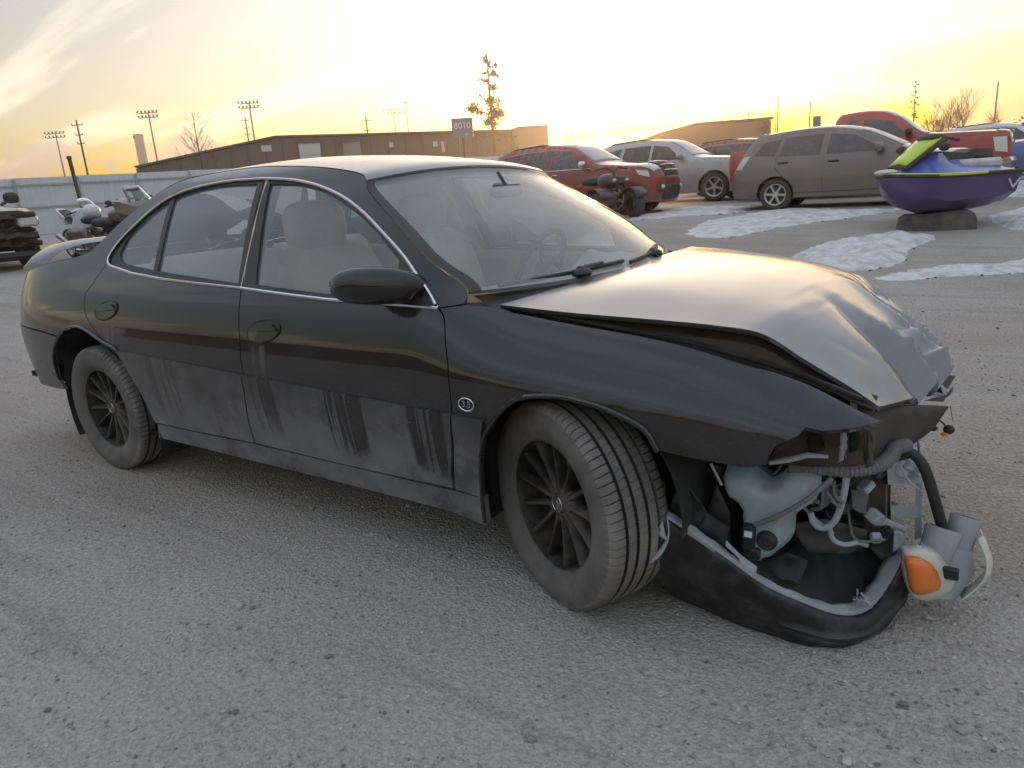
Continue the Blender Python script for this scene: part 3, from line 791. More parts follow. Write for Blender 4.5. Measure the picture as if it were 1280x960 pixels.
# ---- crumpled hood
HC = np.array([
 [(-.239, -.780, .955), (-.160, -.42, .976), (-.130, 0, .986), (-.150, .42, .988), (-.190, .775, .978)],
 [(.010, -.762, .936), (.030, -.42, .975), (.040, 0, .990), (.040, .42, .985), (.030, .762, .960)],
 [(.277, -.740, .922), (.290, -.42, .958), (.300, 0, .972), (.300, .42, .962), (.290, .735, .925)],
 [(.430, -.728, .912), (.440, -.42, .940), (.450, 0, .950), (.450, .40, .938), (.440, .700, .900)],
 [(.553, -.708, .893), (.570, -.42, .912), (.590, 0, .912), (.590, .38, .892), (.590, .650, .858)],
 [(.660, -.675, .822), (.690, -.41, .848), (.715, -.02, .842), (.700, .33, .818), (.665, .570, .815)],
 [(.755, -.642, .756), (.800, -.39, .770), (.840, -.06, .764), (.805, .28, .750), (.730, .500, .780)],
 [(.838, -.610, .692), (.905, -.37, .660), (.965, -.12, .655), (.890, .20, .700), (.775, .430, .752)]])
HV = np.array([0, .16, .34, .46, .57, .70, .85, 1.0]); HU = np.array([-1, -.5, 0, .5, 1.0])
_hf = [[crom(HV, HC[:, j, c]) for c in range(3)] for j in range(5)]
def hood_pt(v, u):
    P = np.zeros(3)
    for c in range(3):
        col = [float(_hf[j][c](v)) for j in range(5)]
        P[c] = float(crom(HU, col)(u))
    return P
def ridge(d, w): return math.exp(-(d/w)**2)
def seg_d(p, a, b):
    p, a, b = np.array(p), np.array(a), np.array(b); t = np.clip(((p-a)@(b-a))/((b-a)@(b-a)), 0, 1)
    return float(np.linalg.norm(p-a-t*(b-a))), float(t), float(np.cross(b-a, p-a)/np.linalg.norm(b-a))
FOLDS = [  # in (v, u*.5): start, end, height, width, sharp-side
 ((.62, -.10), (.99, -.20), -.050, .026), ((.66, -.055), (.99, -.13), .038, .022),
 ((.60, .16), (1.0, -.02), .046, .028), ((.70, .20), (1.0, .05), -.055, .030), ((.72, .28), (1.0, .12), .040, .026),
 ((.46, .36), (.72, .22), -.016, .014), ((.50, .32), (.80, .20), .016, .018),
 ((.56, .42), (.75, .34), .018, .016), ((.84, -.16), (.98, .02), .030, .016), ((.88, -.03), (1.0, -.10), -.040, .014), ((.80, .02), (.93, .10), -.026, .016),
 ((.55, -.48), (.60, -.05), .006, .05), ((.70, -.33), (.82, -.30), -.006, .03)]
NV, NU = 110, 96
G = np.zeros((NV+1, NU+1, 3))
for i in range(NV+1):
    v = i/NV; cols = [[float(_hf[j][c](v)) for j in range(5)] for c in range(3)]
    fs = [crom(HU, cols[c]) for c in range(3)]
    us = np.linspace(-1, 1, NU+1)
    for c in range(3): G[i, :, c] = fs[c](us)
    for j in range(NU+1):
        u = us[j]; h = 0.0
        for a, bb_, hh, ww in FOLDS:
            d, t, sd = seg_d((v, u*.5), a, bb_)
            if d < ww*3: h += hh*math.exp(-abs(d/ww)**1.15)*min(1, .25+1.1*t)
        edge = min(1, (1-abs(u))*9+.15)
        G[i, j, 2] += h*edge
        G[i, j, 0] += .35*h*sst(.6, 1, v)
        # small ripples of buckled sheet
        k = sst(.5, .95, v)
        G[i, j, 2] += k*.0045*math.sin(u*9+v*13)*math.sin(v*17+2*u)*edge
b = B(); b.grid(G, flip=True)
# folded-down leading edge and returned side flange
fr = G[-1]; 
lip = np.stack([fr, fr+np.array([-.012, 0, -.018]), fr+np.array([-.05, 0, -.020])]); lip[:, :, 2] -= np.array([0, .0, .0])[:, None]
b.grid(lip, flip=True)
rs = G[:, 0]; b.grid(np.stack([rs, rs+np.array([0, .004, -.014]), rs+np.array([0, .03, -.016])]), flip=False)
hood = b.build('crumpled_hood', M_HOOD, hero, angle=75)
# crushed nose skin at the tip of the hood
b = B(); R2 = random.Random(5)
for i in range(7):
    c = np.array([.955-.012*i*.3, -.16+.018*i, .645-.012*i])
    a = [c+np.array([R2.uniform(-.035, .035), R2.uniform(-.03, .03), R2.uniform(-.03, .03)]) for _ in range(4)]
    b.add(a, [(0, 1, 2), (0, 2, 3), (0, 3, 1), (1, 3, 2)])
b.build('torn_hood_edge', M_STEEL, hood, smooth=False)
# under-hood side rail between hood and fender (brown inner panel)
b = B(); n = 26; Gt = np.zeros((4, n, 3))
for i in range(n):
    x = -.20+1.03*i/(n-1)
    zt = float(ztop(x)); v = np.interp(x, HC[:, 0, 0], HV); e = hood_pt(v, -.97)
    yo = -(float(Wx(x))-.160)
    Gt[0, i] = (x, yo, zt-.012); Gt[1, i] = (x, yo+.035, zt-.028); Gt[2, i] = (x, yo+.045, max(zt-.02, e[2]-.05)); Gt[3, i] = (x, yo+.085, max(zt, e[2]-.012))
b.grid(Gt); b.build('inner_fender', M_BROWN, hero, angle=30)
b = B(); b.tube([(x, -(float(Wx(x))-.185), float(ztop(x))-.004) for x in np.linspace(-.1, .8, 14)], .007, 6); b.build('hood_seal', M_BLACKPL, hero)
b = B(); b.box((.50, -.645, .855), (.075, .004, .026), M=None); b.build('plate_tag', M_FOAM, hero, smooth=False)

# ---- mirror, handles, badge
def blob_mirror(side):
    """rounded shell, blunt at the outer end, tapering into the door sail"""
    bb = B(); loops = []
    for i in range(17):
        t = i/16
        y = .825+.220*t; cx = -.545-.150*t; cz = 1.012+.026*t
        k = (.62+.38*math.sin(math.pi*.5*min(1, t/.45)))*(max(0.0, 1-max(0, (t-.55)/.45)**3.0))**.5
        k = max(k, .04); ring = []
        for q in range(20):
            a = 2*math.pi*q/20; c, s_ = math.cos(a), math.sin(a)
            ring.append((cx+.085*k*math.copysign(abs(c)**.8, c), side*y, cz+k*(.070 if s_ > 0 else .056)*math.copysign(abs(s_)**.85, s_)))
        loops.append(ring)
    bb.loft(loops if side > 0 else [l[::-1] for l in loops])
    return bb
for k, s_ in ((0, -1),):      # the far mirror is gone
    m = blob_mirror(s_).build('door_mirror', M_PAINT, FD[k], angle=60)
    bb = B(); bb.ell((-.715, s_*.945, 1.026), (.012, .085, .042), 16, 8); bb.build('mirror_glass', M_CHROME, FD[k])
def handle(cx, cz, par, k):
    S = (SR, SLs)[k]; rx, rz_ = .098, .043
    n = 28; A = np.array([(cx+rx*math.cos(2*math.pi*i/n)+.006*math.sin(2*math.pi*i/n), cz+rz_*math.sin(2*math.pi*i/n)+.012*math.cos(2*math.pi*i/n)) for i in range(n)])
    bb = B(); bb.tube(S(A[:, 0], A[:, 1], .003), .0045, 6, closed=True); r_ = bb.build('door_handle', M_BLACKTRIM, par)
    # recessed cup
    G = np.zeros((5, n+1, 3))
    for q, (sc, dep) in enumerate(((.97, .002), (.80, .0015), (.55, .001), (.3, .0005), (.02, .0005))):
        B_ = np.array([(cx+(a[0]-cx)*sc, cz+(a[1]-cz)*sc) for a in list(A)+[A[0]]])
        G[q] = S(B_[:, 0], B_[:, 1], dep+.002)
    bb = B(); bb.grid(G, flip=(k == 0)); bb.build('handle_cup', M_PAINT, par)
    fl = [(cx-.085, cz-.004), (cx-.06, cz+.024), (cx, cz+.036), (cx+.06, cz+.032), (cx+.086, cz+.008), (cx+.03, cz+.004), (cx-.03, cz-.002)]
    panel('handle_flap', fl, M_PAINT, par, S, off=.012, skirt=.010, res=.02, flip=bool(k))
for k in (0, 1):
    handle(-1.287, .840, FD[k], k); handle(-2.489, .876, RD[k], k)
def text_mesh(name, body, size, mat, parent, M, extrude=.001):
    cu = bpy.data.curves.new(name+'_c', 'FONT'); cu.body = body; cu.size = size; cu.extrude = extrude; cu.align_x = 'CENTER'; cu.align_y = 'CENTER'; cu.resolution_u = 3
    to = bpy.data.objects.new(name+'_t', cu); COL.objects.link(to)
    dg = bpy.context.evaluated_depsgraph_get(); me = bpy.data.meshes.new_from_object(to.evaluated_get(dg))
    bpy.data.objects.remove(to); bpy.data.curves.remove(cu)
    me.materials.clear(); me.materials.append(mat)
    me.transform(M)
    o = bpy.data.objects.new(name, me); COL.objects.link(o); o.parent = parent; return o
be = SR(np.array([-.287]), np.array([.662]), .006)[0]
Mb = Matrix(((1, 0, 0, be[0]), (0, 0, -1, be[1]), (0, 1, 0, be[2]), (0, 0, 0, 1)))
b = B(); b.tube([(.030*math.cos(a), .021*math.sin(a), 0) for a in np.linspace(0, 6.2832, 25)[:-1]], .0028, 6, closed=True, M=Mb)
badge = b.build('badge', M_CHROME, FE[0]); text_mesh('badge_text', '3.5', .030, M_CHROME, FE[0], Mb)

# ---- wheels
def tyre_mesh(R=.336, rr=.212, w=.225, nb=78):
    """tyre about local Y: sidewalls, shoulder blocks and circumferential grooves"""
    h = w/2; prof = []        # (radius, y, block?) from outer bead to inner bead
    prof += [(rr, -h*.80, 0), (rr+.012, -h*.90, 0), (rr+.020, -h*.93, 0), (rr+.045, -h*1.03, 0), (rr+.070, -h*1.05, 0), (R-.040, -h*1.02, 0), (R-.020, -h*.97, 2), (R-.007, -h*.90, 1), (R-.003, -h*.80, 1), (R-.001, -h*.70, 1)]
    def groove(y, gw=.0045, dp=.009): return [(R+.000, y-gw-.0015, 1), (R-dp, y-gw, 0), (R-dp, y+gw, 0), (R+.000, y+gw+.0015, 1)]
    for y in (-.060, -.021, .021, .060): prof += groove(y)
    prof += [(R-.001, h*.70, 1), (R-.003, h*.80, 1), (R-.007, h*.90, 1), (R-.020, h*.97, 2), (R-.045, h*1.0, 0), (rr+.045, h, 0), (rr, h*.8, 0)]
    angs = []
    for kblk in range(nb):
        a = 2*math.pi*kblk/nb; da = 2*math.pi/nb
        angs += [(a, 0), (a+da*.10, 1), (a+da*.90, 1), (a+da*.985, 0)]
    V = []; n = len(angs)
    for r, y, bl in prof:
        for a, hi in angs:
            sh = abs(y) > .065
            dr = 0.0
            if bl and not hi: dr = .008 if (sh and bl == 1) else (.004 if bl == 2 else .0025)
            aa = a+(y*.9 if not sh else y*.45)
            V.append(((r-dr)*math.cos(aa), y, (r-dr)*math.sin(aa)))
    F = [(i*n+k, (i+1)*n+k, (i+1)*n+(k+1) % n, i*n+(k+1) % n) for i in range(len(prof)-1) for k in range(n)]
    ff = []
    for i in range(len(prof)-1):
        tread = prof[i][2] >= 1 and prof[i+1][2] >= 1; groove = 8 < i < len(prof)-9 and not tread
        for k in range(n): ff.append(1 if groove or (tread and k % 4 == 3 and abs(prof[i][1]) > .065) else (2 if tread else 0))
    return V, F, ff
def rim_b(R=.219, nsp=13, w=.2):
    bb = B(); M = MR(rx=rad(90))        # lathe z -> -y : outer side is -y
    h = .090
    bb.lathe([(R-.012, -h*.9), (R-.010, h*.2), (R-.006, h*.72), (R, h*.86), (R+.003, h*.95), (R, h*1.02), (R-.010, h*1.0), (R-.013, h*.80), (R-.016, h*.2), (R-.02, -h*.85), (R-.012, -h*.9)], 64, M=M)
    # spokes
    for i in range(nsp):
        a = 2*math.pi*i/nsp
        Rz = Matrix.Rotation(a, 4, 'Y')
        prof = [(.048, -.050, .014), (.09, -.054, .0115), (.15, -.061, .0105), (R-.014, -.070, .0135)]
        loops = []
        for r, y, hw in prof:
            loops.append([(r, y+.004, -hw), (r, y-.010, -hw*.45), (r, y-.010, hw*.45), (r, y+.004, hw), (r, y+.028, hw*.7), (r, y+.028, -hw*.7)])
        bb.loft(loops, M=Rz)
    bb.lathe([(.001, .068), (.018, .070), (.030, .066), (.034, .058), (.045, .056), (.066, .052), (.072, .044), (.070, .02), (.05, .0)], 32, M=M)
    for i in range(5):
        a = 2*math.pi*i/5+.3
        bb.lathe([(.001, .052), (.009, .052), (.009, .062), (.004, .064), (.001, .064)], 8, M=Matrix.Translation((.052*math.cos(a), 0, .052*math.sin(a)))@M)
    return bb
_tv, _tf, _tm = tyre_mesh()
ty_me = mesh_obj('tyre', _tv, _tf, [M_TYRE, tyre_mat('dark_tyre_groove', .06), tyre_mat('dusty_tyre_tread', .95)], angle=40, fmat=_tm)  # groove faces are set darker than the tread blocks
rim_o = rim_b().build('rim', M_RIM, angle=45)
bb = B(); bb.lathe([(.02, -.03), (.155, -.03), (.155, -.012), (.02, -.012)], 40, M=MR(rx=rad(90)))
bb.lathe([(.19, -.075), (.19, -.07), (.02, -.06)], 32, M=MR(rx=rad(90)))
disc_o = bb.build('brake_disc', M_STEEL)
capo = B(); capo.tube([(.026*math.cos(a), -.0690, .026*math.sin(a)) for a in np.linspace(0, 6.2832, 29)[:-1]], .0014, 6, closed=True)
capo.tube([(.010, -.0695, -.012), (-.002, -.0695, .012), (.006, -.0695, .016)], .0016, 6)
cap_o = capo.build('hub_emblem', M_CHROME)
def hero_wheel(x, y, steer, spin, first=False):
    w = empty('wheel', (x, y, .334)); w.parent = hero
    w.rotation_euler = (0, 0, steer+(math.pi if y > 0 else 0))
    for src in (ty_me, rim_o, disc_o, cap_o):
        o = src if first else src.copy()
        if not first: COL.objects.link(o)
        o.parent = w; o.rotation_euler = (0, spin, 0)
    return w
hero_wheel(0, -.78, rad(-24.9), .4, True); hero_wheel(-2.769, -.78, 0, 1.1); hero_wheel(0, .78, rad(-24.9), .2); hero_wheel(-2.769, .78, 0, .7)

# ---- cabin
def seat(x, y, w=.52, par=hero):
    s = empty('seat', (0, 0, 0)); s.parent = par
    bb = B(); bb.box((x, y, .50), (.52, w, .17), bev=.05); bb.build('cushion', M_CLOTH, s, angle=60)
    prof = [(.06, .54), (.10, .60), (.06, .75), (.02, .95), (-.03, 1.10), (-.09, 1.14), (-.14, 1.09), (-.15, .9), (-.13, .6), (-.08, .54)]
    loops = []
    for i in range(9):
        u = -1+2*i/8; k = 1-.10*abs(u)**4; f = .035*abs(u)**3
        loops.append([(x-.28+px*(.8 if abs(u) > .9 else 1)+f-.10*(pz-.54), y+u*w/2, .54+(pz-.54)*k) for px, pz in prof])
    bb = B(); bb.loft(loops); bb.build('backrest', M_CLOTH, s, angle=60)
    bb = B(); bb.ell((x-.43, y, 1.205), (.06, .165, .115), 18, 12, p=.62); bb.build('headrest', M_CLOTH, s, angle=70)
    return s
seat(-1.10, -.37); seat(-1.10, .37)
s = empty('rear_bench'); s.parent = hero
bb = B(); bb.box((-2.02, 0, .50), (.52, 1.30, .18), bev=.05); bb.build('cushion', M_CLOTH, s, angle=60)
bb = B()
for y in (-.36, .36):
    loops = [[(x_+.035*abs(u)**3, y+u*.33, z_) for x_, z_ in ((-2.22, .55), (-2.17, .62), (-2.25, .90), (-2.33, 1.06), (-2.40, 1.10), (-2.46, 1.05), (-2.40, .6))] for u in np.linspace(-1, 1, 9)]
    bb.loft(loops)
bb.build('backrest', M_CLOTH, s, angle=60)
bb = B(); bb.box((-2.62, 0, 1.035), (.36, 1.28, .03)); bb.build('parcel_shelf', M_CLOTH2, hero, smooth=False)
bb = B(); E = edge3(DITCH, 4); G = cross_grid(E, [np.array([.02, 0, .030])]*len(E), 12); G[:, :, 2] -= .03; G[:, :, 1] *= .97; bb.grid(G); bb.build('headliner', M_CLOTH2, hero)
bb = B(); loops = []
for i in range(15):
    u = -1+2*i/14; k = 1-abs(u)**2.2; xf = -.40+.22*k
    loops.append([(xf, u*.72, .945), (xf-.14, u*.72, .965), (xf-.30, u*.72, .955+.02*math.exp(-((u-.5)/.22)**2)*3), (xf-.40-.02*k, u*.72, .90), (xf-.42, u*.72, .75), (xf-.30, u*.72, .55), (xf, u*.72, .55)])
bb.loft(loops); bb.build('dashboard', M_DASH, hero, angle=60)
bb = B(); Mw = MR((-.80, .37, .935), ry=rad(-64))
bb.tube([(.185*math.cos(a), .185*math.sin(a), 0) for a in np.linspace(0, 6.2832, 33)[:-1]], .016, 8, closed=True, M=Mw)
bb.ell((0, 0, -.02), (.07, .075, .03), 14, 8, M=Mw)
for a in (0, 2.2, -2.2): bb.tube([(.05*math.cos(a+1.57), .05*math.sin(a+1.57), -.01), (.18*math.cos(a+1.57), .18*math.sin(a+1.57), 0)], .013, 6, M=Mw)
bb.tube([(0, 0, -.02), (0, 0, -.25)], .03, 8, M=Mw)
bb.build('steering_wheel', M_DARKIN, hero)
bb = B(); bb.box((-1.0, 0, .52), (.75, .20, .30), bev=.04); bb.build('centre_console', M_DASH, hero)
bb = B(); bb.box((-.72, 0, 1.30), (.03, .23, .055), bev=.015); bb.tube([(-.72, 0, 1.32), (-.76, 0, 1.38)], .008, 6); bb.build('rear_view_mirror', M_DARKIN, hero)
M_DOME = simple('lamp_lens_warm', (.75, .52, .28), .4)
bb = B(); bb.ell((-.98, -.05, 1.405), (.05, .035, .012), 12, 6); bb.build('map_lamp', M_DOME, hero)
bb = B()
for k in (-1, 1):
    A = np.array(sm([(-.42, .99), (-.62, 1.13), (-.86, 1.29), (-.95, 1.36)], 4)); P0 = side_surf(k)(A[:, 0], A[:, 1], -.05); bb.tube(P0, .03, 6)
    A = np.array([(-1.48, .98), (-1.50, 1.2), (-1.53, 1.40)]); P0 = side_surf(k)(A[:, 0], A[:, 1], -.05); bb.tube(P0, .045, 6, flat=.6)
bb.build('pillar_trim', M_CLOTH2, hero)

# ---- torn-open front right corner
def plate(name, pts, mat, parent=None, th=.006, subdiv=0, bulge=None, crumple=.006):
    """bent and dented sheet spanning a 3-D outline"""
    P = np.array(pts, float); c = P.mean(0); n = np.zeros(3)
    for i in range(len(P)): n += np.cross(P[i]-c, P[(i+1) % len(P)]-c)
    n /= np.linalg.norm(n)
    e1 = P[0]-c; e1 -= n*(e1 @ n); e1 /= np.linalg.norm(e1); e2 = np.cross(n, e1)
    Q = [((p-c) @ e1, (p-c) @ e2) for p in P]; size = max(np.linalg.norm(p-c) for p in P); res = max(.010, size/7)
    V, F = tri_poly(Q, [], res); O = np.array(Q); hp = np.array([(p-c) @ n for p in P])
    h = []
    for v in V:
        d = np.hypot(O[:, 0]-v[0], O[:, 1]-v[1])+1e-5; w = 1/d**2.5; k = min(1.0, min(seg_d(v, O[i], O[(i+1) % len(O)])[0] for i in range(len(O)))/(.45*size))
        z = (w @ hp)/w.sum()+(bulge or 0)*k
        s_ = sum(c_[0]*23+c_[1]*31+c_[2]*17 for c_ in (c,))
        z += crumple*min(1, k*3+.25)*(math.sin(v[0]*41+s_)*math.cos(v[1]*37-s_)+.7*abs(math.sin(v[0]*23+v[1]*29+s_*2))-.35)
        h.append(z)
    W = [c+e1*v[0]+e2*v[1]+n*z for v, z in zip(V, h)]
    FF = []
    for f in F:
        a = [W[i] for i in f]; FF.append(f if np.cross(a[1]-a[0], a[2]-a[0]) @ n > 0 else f[::-1])
    o = mesh_obj(name, W, FF, mat, parent or hero, angle=28); solidify(o, th, 0); return o
# engine bay mass, radiator, cross members
bb = B(); bb.box((.33, .05, .50), (.50, .95, .46), bev=.05); bb.box((.40, -.05, .76), (.36, .5, .10), bev=.04); bb.tube([(.62, -.45, .30), (.70, .45, .28)], .045, 8)
bb.box((.30, -.50, .60), (.25, .14, .22), bev=.03)
bb.box((.52, -.28, .42), (.34, .42, .34), bev=.04); bb.box((.48, .10, .16), (.40, 1.0, .08), bev=.03)
bb.build('engine_bay', M_RUBBER_GAP, hero)
bb = B(); bb.tube([(.66, -.42, .30), (.74, -.25, .29), (.78, .0, .29), (.76, .45, .30)], .04, 8); bb.build('bumper_beam', M_BLACKPL, hero)
bb = B(); bb.box((.70, .12, .50), (.035, .80, .36)); bb.build('radiator', M_BLACKPL, hero, smooth=False)
plate('radiator_support', [(0.784, -0.560, 0.675), (0.975, -0.240, 0.599), (0.948, -0.270, 0.549), (0.921, -0.320, 0.524), (0.870, -0.400, 0.492), (0.809, -0.550, 0.478)], M_OLIVE, th=.012, bulge=-.01)
plate('condenser', [(0.745, -0.420, 0.412), (0.847, -0.340, 0.405), (0.861, -0.340, 0.189), (0.808, -0.400, 0.205), (0.756, -0.420, 0.288)], M_OLIVE, th=.01)
plate('lamp_bay_panel', [(0.580, -0.690, 0.515), (0.606, -0.700, 0.585), (0.669, -0.690, 0.639), (0.804, -0.630, 0.644), (0.813, -0.620, 0.528), (0.690, -0.660, 0.516)], M_BROWN, th=.008, bulge=.012)
plate('lamp_bay_hole', [(0.682, -0.690, 0.625), (0.718, -0.690, 0.630), (0.724, -0.690, 0.581), (0.688, -0.690, 0.570)], M_RUBBER_GAP, th=.01)
plate('lamp_bay_hole', [(0.779, -0.660, 0.628), (0.802, -0.660, 0.631), (0.801, -0.660, 0.586), (0.782, -0.660, 0.570)], M_RUBBER_GAP, th=.008)
bb = B(); bb.tube([(0.589, -0.710, 0.527), (0.638, -0.710, 0.544), (0.686, -0.700, 0.562), (0.735, -0.690, 0.562)], [.006, .008, .008, .005], 6); bb.build('lamp_bracket', M_FOAM, hero)
p0, p1, p2, p3 = [np.array(q) for q in ((0.761, -0.680, 0.639), (0.774, -0.680, 0.641), (0.774, -0.680, 0.560), (0.761, -0.680, 0.547))]
plate('upright_bracket', [p0, p1, p2, p3], M_FLANGE, th=.012)
plate('lamp_bay_rib', [(0.813, -0.600, 0.613), (0.828, -0.600, 0.615), (0.834, -0.600, 0.525), (0.819, -0.600, 0.513)], M_OLIVE, th=.01)
# corrugated loom
path = sm([(0.624, -0.640, 0.497), (0.682, -0.620, 0.497), (0.772, -0.600, 0.495), (0.836, -0.570, 0.507), (0.863, -0.520, 0.519), (0.872, -0.470, 0.531), (0.894, -0.420, 0.527)], 14)
bb = B(); bb.tube(path, [.0215 if i % 2 else .0175 for i in range(len(path))], 12); bb.build('corrugated_hose', M_HOSE, hero, angle=20)
path = sm([(0.872, -0.420, 0.489), (0.908, -0.420, 0.502), (0.938, -0.420, 0.471), (0.960, -0.420, 0.416), (0.981, -0.410, 0.344), (0.999, -0.400, 0.280)], 5)
bb = B(); bb.tube(path, .0155, 10); bb.build('black_hose', M_BLACKPL, hero)
# grey corner box frame with ice on it
bb = B()
def bar(a, b_, r, fl=1.0): bb.tube([a, b_], r, 6, flat=fl)
q = [np.array(v) for v in ((0.855, -0.400, 0.396), (0.929, -0.340, 0.389), (0.943, -0.340, 0.219), (0.865, -0.400, 0.303))]
bb.loft([[(0.845, -0.420, 0.465), (0.929, -0.350, 0.453), (0.934, -0.350, 0.388), (0.854, -0.420, 0.396)], [(0.832, -0.300, 0.419), (0.922, -0.250, 0.416), (0.927, -0.250, 0.348), (0.841, -0.300, 0.346)]])
bb.loft([[(0.919, -0.350, 0.396), (0.935, -0.350, 0.399), (0.946, -0.350, 0.214), (0.928, -0.350, 0.204)], [(0.910, -0.220, 0.343), (0.927, -0.220, 0.347), (0.939, -0.220, 0.151), (0.919, -0.220, 0.141)]])
bb.loft([[(0.864, -0.400, 0.321), (0.929, -0.360, 0.322), (0.932, -0.360, 0.279), (0.866, -0.400, 0.290)], [(0.853, -0.280, 0.267), (0.922, -0.260, 0.278), (0.926, -0.260, 0.233), (0.855, -0.280, 0.235)]])
bb.build('corner_frame', M_FOAM, hero, angle=25)
bb = B(); R3 = random.Random(3)
for i in range(16):
    c = np.array((0.890, -0.380, 0.443))+np.array([R3.uniform(-.04, .04), R3.uniform(-.02, .02), R3.uniform(-.022, .022)])
    bb.ell(c, (R3.uniform(.012, .024), .02, R3.uniform(.008, .018)), 9, 6)
bb.build('ice_lump', M_ICE, hero)
# washer tank
def pillow(name, outline, y0, y1, mat, parent=hero, res=.018, bul=.03, rim=.02):
    """closed rounded moulding: (x, z) outline swelling towards -y"""
    V, F = tri_poly(outline, [], res); O = np.array(outline)
    def dist(p):
        m = 9
        for i in range(len(O)):
            m = min(m, seg_d(p, O[i], O[(i+1) % len(O)])[0])
        return m
    D = np.array([dist(v) for v in V]); k = np.sqrt(np.clip(1-(1-np.clip(D/rim, 0, 1))**2, 0, 1))
    n = len(V); yc = (y0+y1)/2
    wob = bul*np.sin(V[:, 0]*31)*np.cos(V[:, 1]*27)*.25
    front = [(v[0], yc+(y0-yc)*kk+(w_ if kk > .2 else 0), v[1]) for v, kk, w_ in zip(V, k, wob)]; back = [(v[0], yc+(y1-yc)*kk, v[1]) for v, kk in zip(V, k)]
    FF = []
    for f in F:
        a = [V[i] for i in f]; cr = (a[1][0]-a[0][0])*(a[2][1]-a[0][1])-(a[1][1]-a[0][1])*(a[2][0]-a[0][0])
        f = f if cr > 0 else f[::-1]
        FF += [f, tuple(i+n for i in f[::-1])]
    me_v = front+back
    o = mesh_obj(name, me_v, FF, mat, parent, angle=70)
    return o
_tk = [(q[0], q[2]) for q in ((0.441, -0.660, 0.474), (0.439, -0.660, 0.425), (0.456, -0.660, 0.381), (0.487, -0.660, 0.367), (0.498, -0.660, 0.325), (0.500, -0.660, 0.206), (0.557, -0.660, 0.189), (0.611, -0.660, 0.229), (0.640, -0.660, 0.282), (0.643, -0.660, 0.339), (0.664, -0.660, 0.368), (0.697, -0.660, 0.399), (0.706, -0.660, 0.473), (0.668, -0.660, 0.490), (0.625, -0.660, 0.488), (0.578, -0.660, 0.445), (0.551, -0.660, 0.455), (0.518, -0.660, 0.474))]
tank = pillow('washer_tank', sm(_tk+[_tk[0]], 3)[:-1], -.70, -.52, M_TANK, bul=.02, rim=.03)
bb = B(); bb.box((0.535, -0.705, 0.284), (.036, .03, .085), bev=.006); bb.box((0.545, -0.705, 0.240), (.05, .03, .035), bev=.006); bb.build('pump', M_BLACKPL, tank)
bb = B(); bb.box((0.538, -0.722, 0.303), (.022, .004, .018)); bb.build('pump_label', M_WHITE, tank, smooth=False)
bb = B(); bb.lathe([(.001, .02), (.02, .02), (.028, .012), (.03, 0)], 16, M=Matrix.Translation((0.586, -0.700, 0.286))@MR(rx=rad(90))); bb.build('level_sensor', M_BLACKPL, tank)
bb = B(); bb.tube(sm([(0.554, -0.710, 0.331), (0.603, -0.720, 0.366), (0.651, -0.720, 0.403), (0.697, -0.710, 0.444), (0.742, -0.660, 0.489)], 4), .007, 7); bb.build('washer_hose', M_HOSE, hero)
bb = B(); bb.tube(sm([(0.769, -0.600, 0.476), (0.762, -0.600, 0.404), (0.746, -0.600, 0.339), (0.718, -0.600, 0.308), (0.691, -0.600, 0.317), (0.679, -0.600, 0.350)], 5), .0095, 8); bb.build('drain_hose', M_FOAM, hero)
bb = B(); bb.tube(sm([(0.727, -0.580, 0.311), (0.738, -0.570, 0.263), (0.767, -0.550, 0.243), (0.797, -0.520, 0.243), (0.820, -0.500, 0.229)], 5), .0075, 8); bb.build('drain_hose', M_FOAM, hero)
R4 = random.Random(12)
bb = B()
for i in range(16):      # bunch of loom wires and clips
    a = np.array((0.712, -0.600, 0.441))+np.array([R4.uniform(-.03, .03), R4.uniform(-.02, .02), R4.uniform(-.02, .015)])
    e_ = a+np.array([R4.uniform(-.05, .06), R4.uniform(-.02, .02), R4.uniform(-.07, .01)]); m_ = (a+e_)/2+np.array([R4.uniform(-.02, .02), 0, R4.uniform(-.03, .01)])
    bb.tube(sm([a, m_, e_], 4), R4.uniform(.003, .007), 6)
bb.build('wiring_loom', M_HOSE, hero)
plate('splash_plate', [(0.607, -0.550, 0.274), (0.702, -0.520, 0.299), (0.814, -0.480, 0.270), (0.813, -0.480, 0.212), (0.773, -0.520, 0.201), (0.668, -0.550, 0.194)], M_OLIVE, th=.006, bulge=.015)
plate('splash_plate', [(0.517, -0.600, 0.140), (0.617, -0.580, 0.196), (0.671, -0.560, 0.173), (0.659, -0.600, 0.110), (0.595, -0.620, 0.108)], M_BLACKPL, th=.006, bulge=.01)
plate('broken_bracket', [(0.819, -0.460, 0.204), (0.866, -0.460, 0.278), (0.906, -0.460, 0.246), (0.888, -0.460, 0.195), (0.856, -0.460, 0.171)], M_BLACKPL, th=.008, bulge=.012)
plate('broken_bracket', [(0.829, -0.470, 0.279), (0.853, -0.470, 0.315), (0.914, -0.450, 0.284), (0.907, -0.450, 0.267), (0.862, -0.470, 0.292)], M_FLANGE, th=.006)
plate('broken_bracket', [(0.885, -0.480, 0.281), (0.906, -0.480, 0.276), (0.905, -0.480, 0.234), (0.885, -0.480, 0.214)], M_FLANGE, th=.006, bulge=.01)
bb = B(); bb.tube(sm([(0.742, -0.450, 0.298), (0.784, -0.440, 0.360), (0.791, -0.420, 0.369), (0.785, -0.440, 0.303)], 3), [.012]*7+[.016]*3, 6); bb.loft([[(0.768, -0.500, 0.397), (0.802, -0.500, 0.398), (0.814, -0.500, 0.325), (0.775, -0.500, 0.337)], [(0.759, -0.440, 0.371), (0.794, -0.440, 0.372), (0.807, -0.440, 0.297), (0.767, -0.440, 0.310)]]); bb.build('bent_duct', M_HOSE, hero, angle=25)
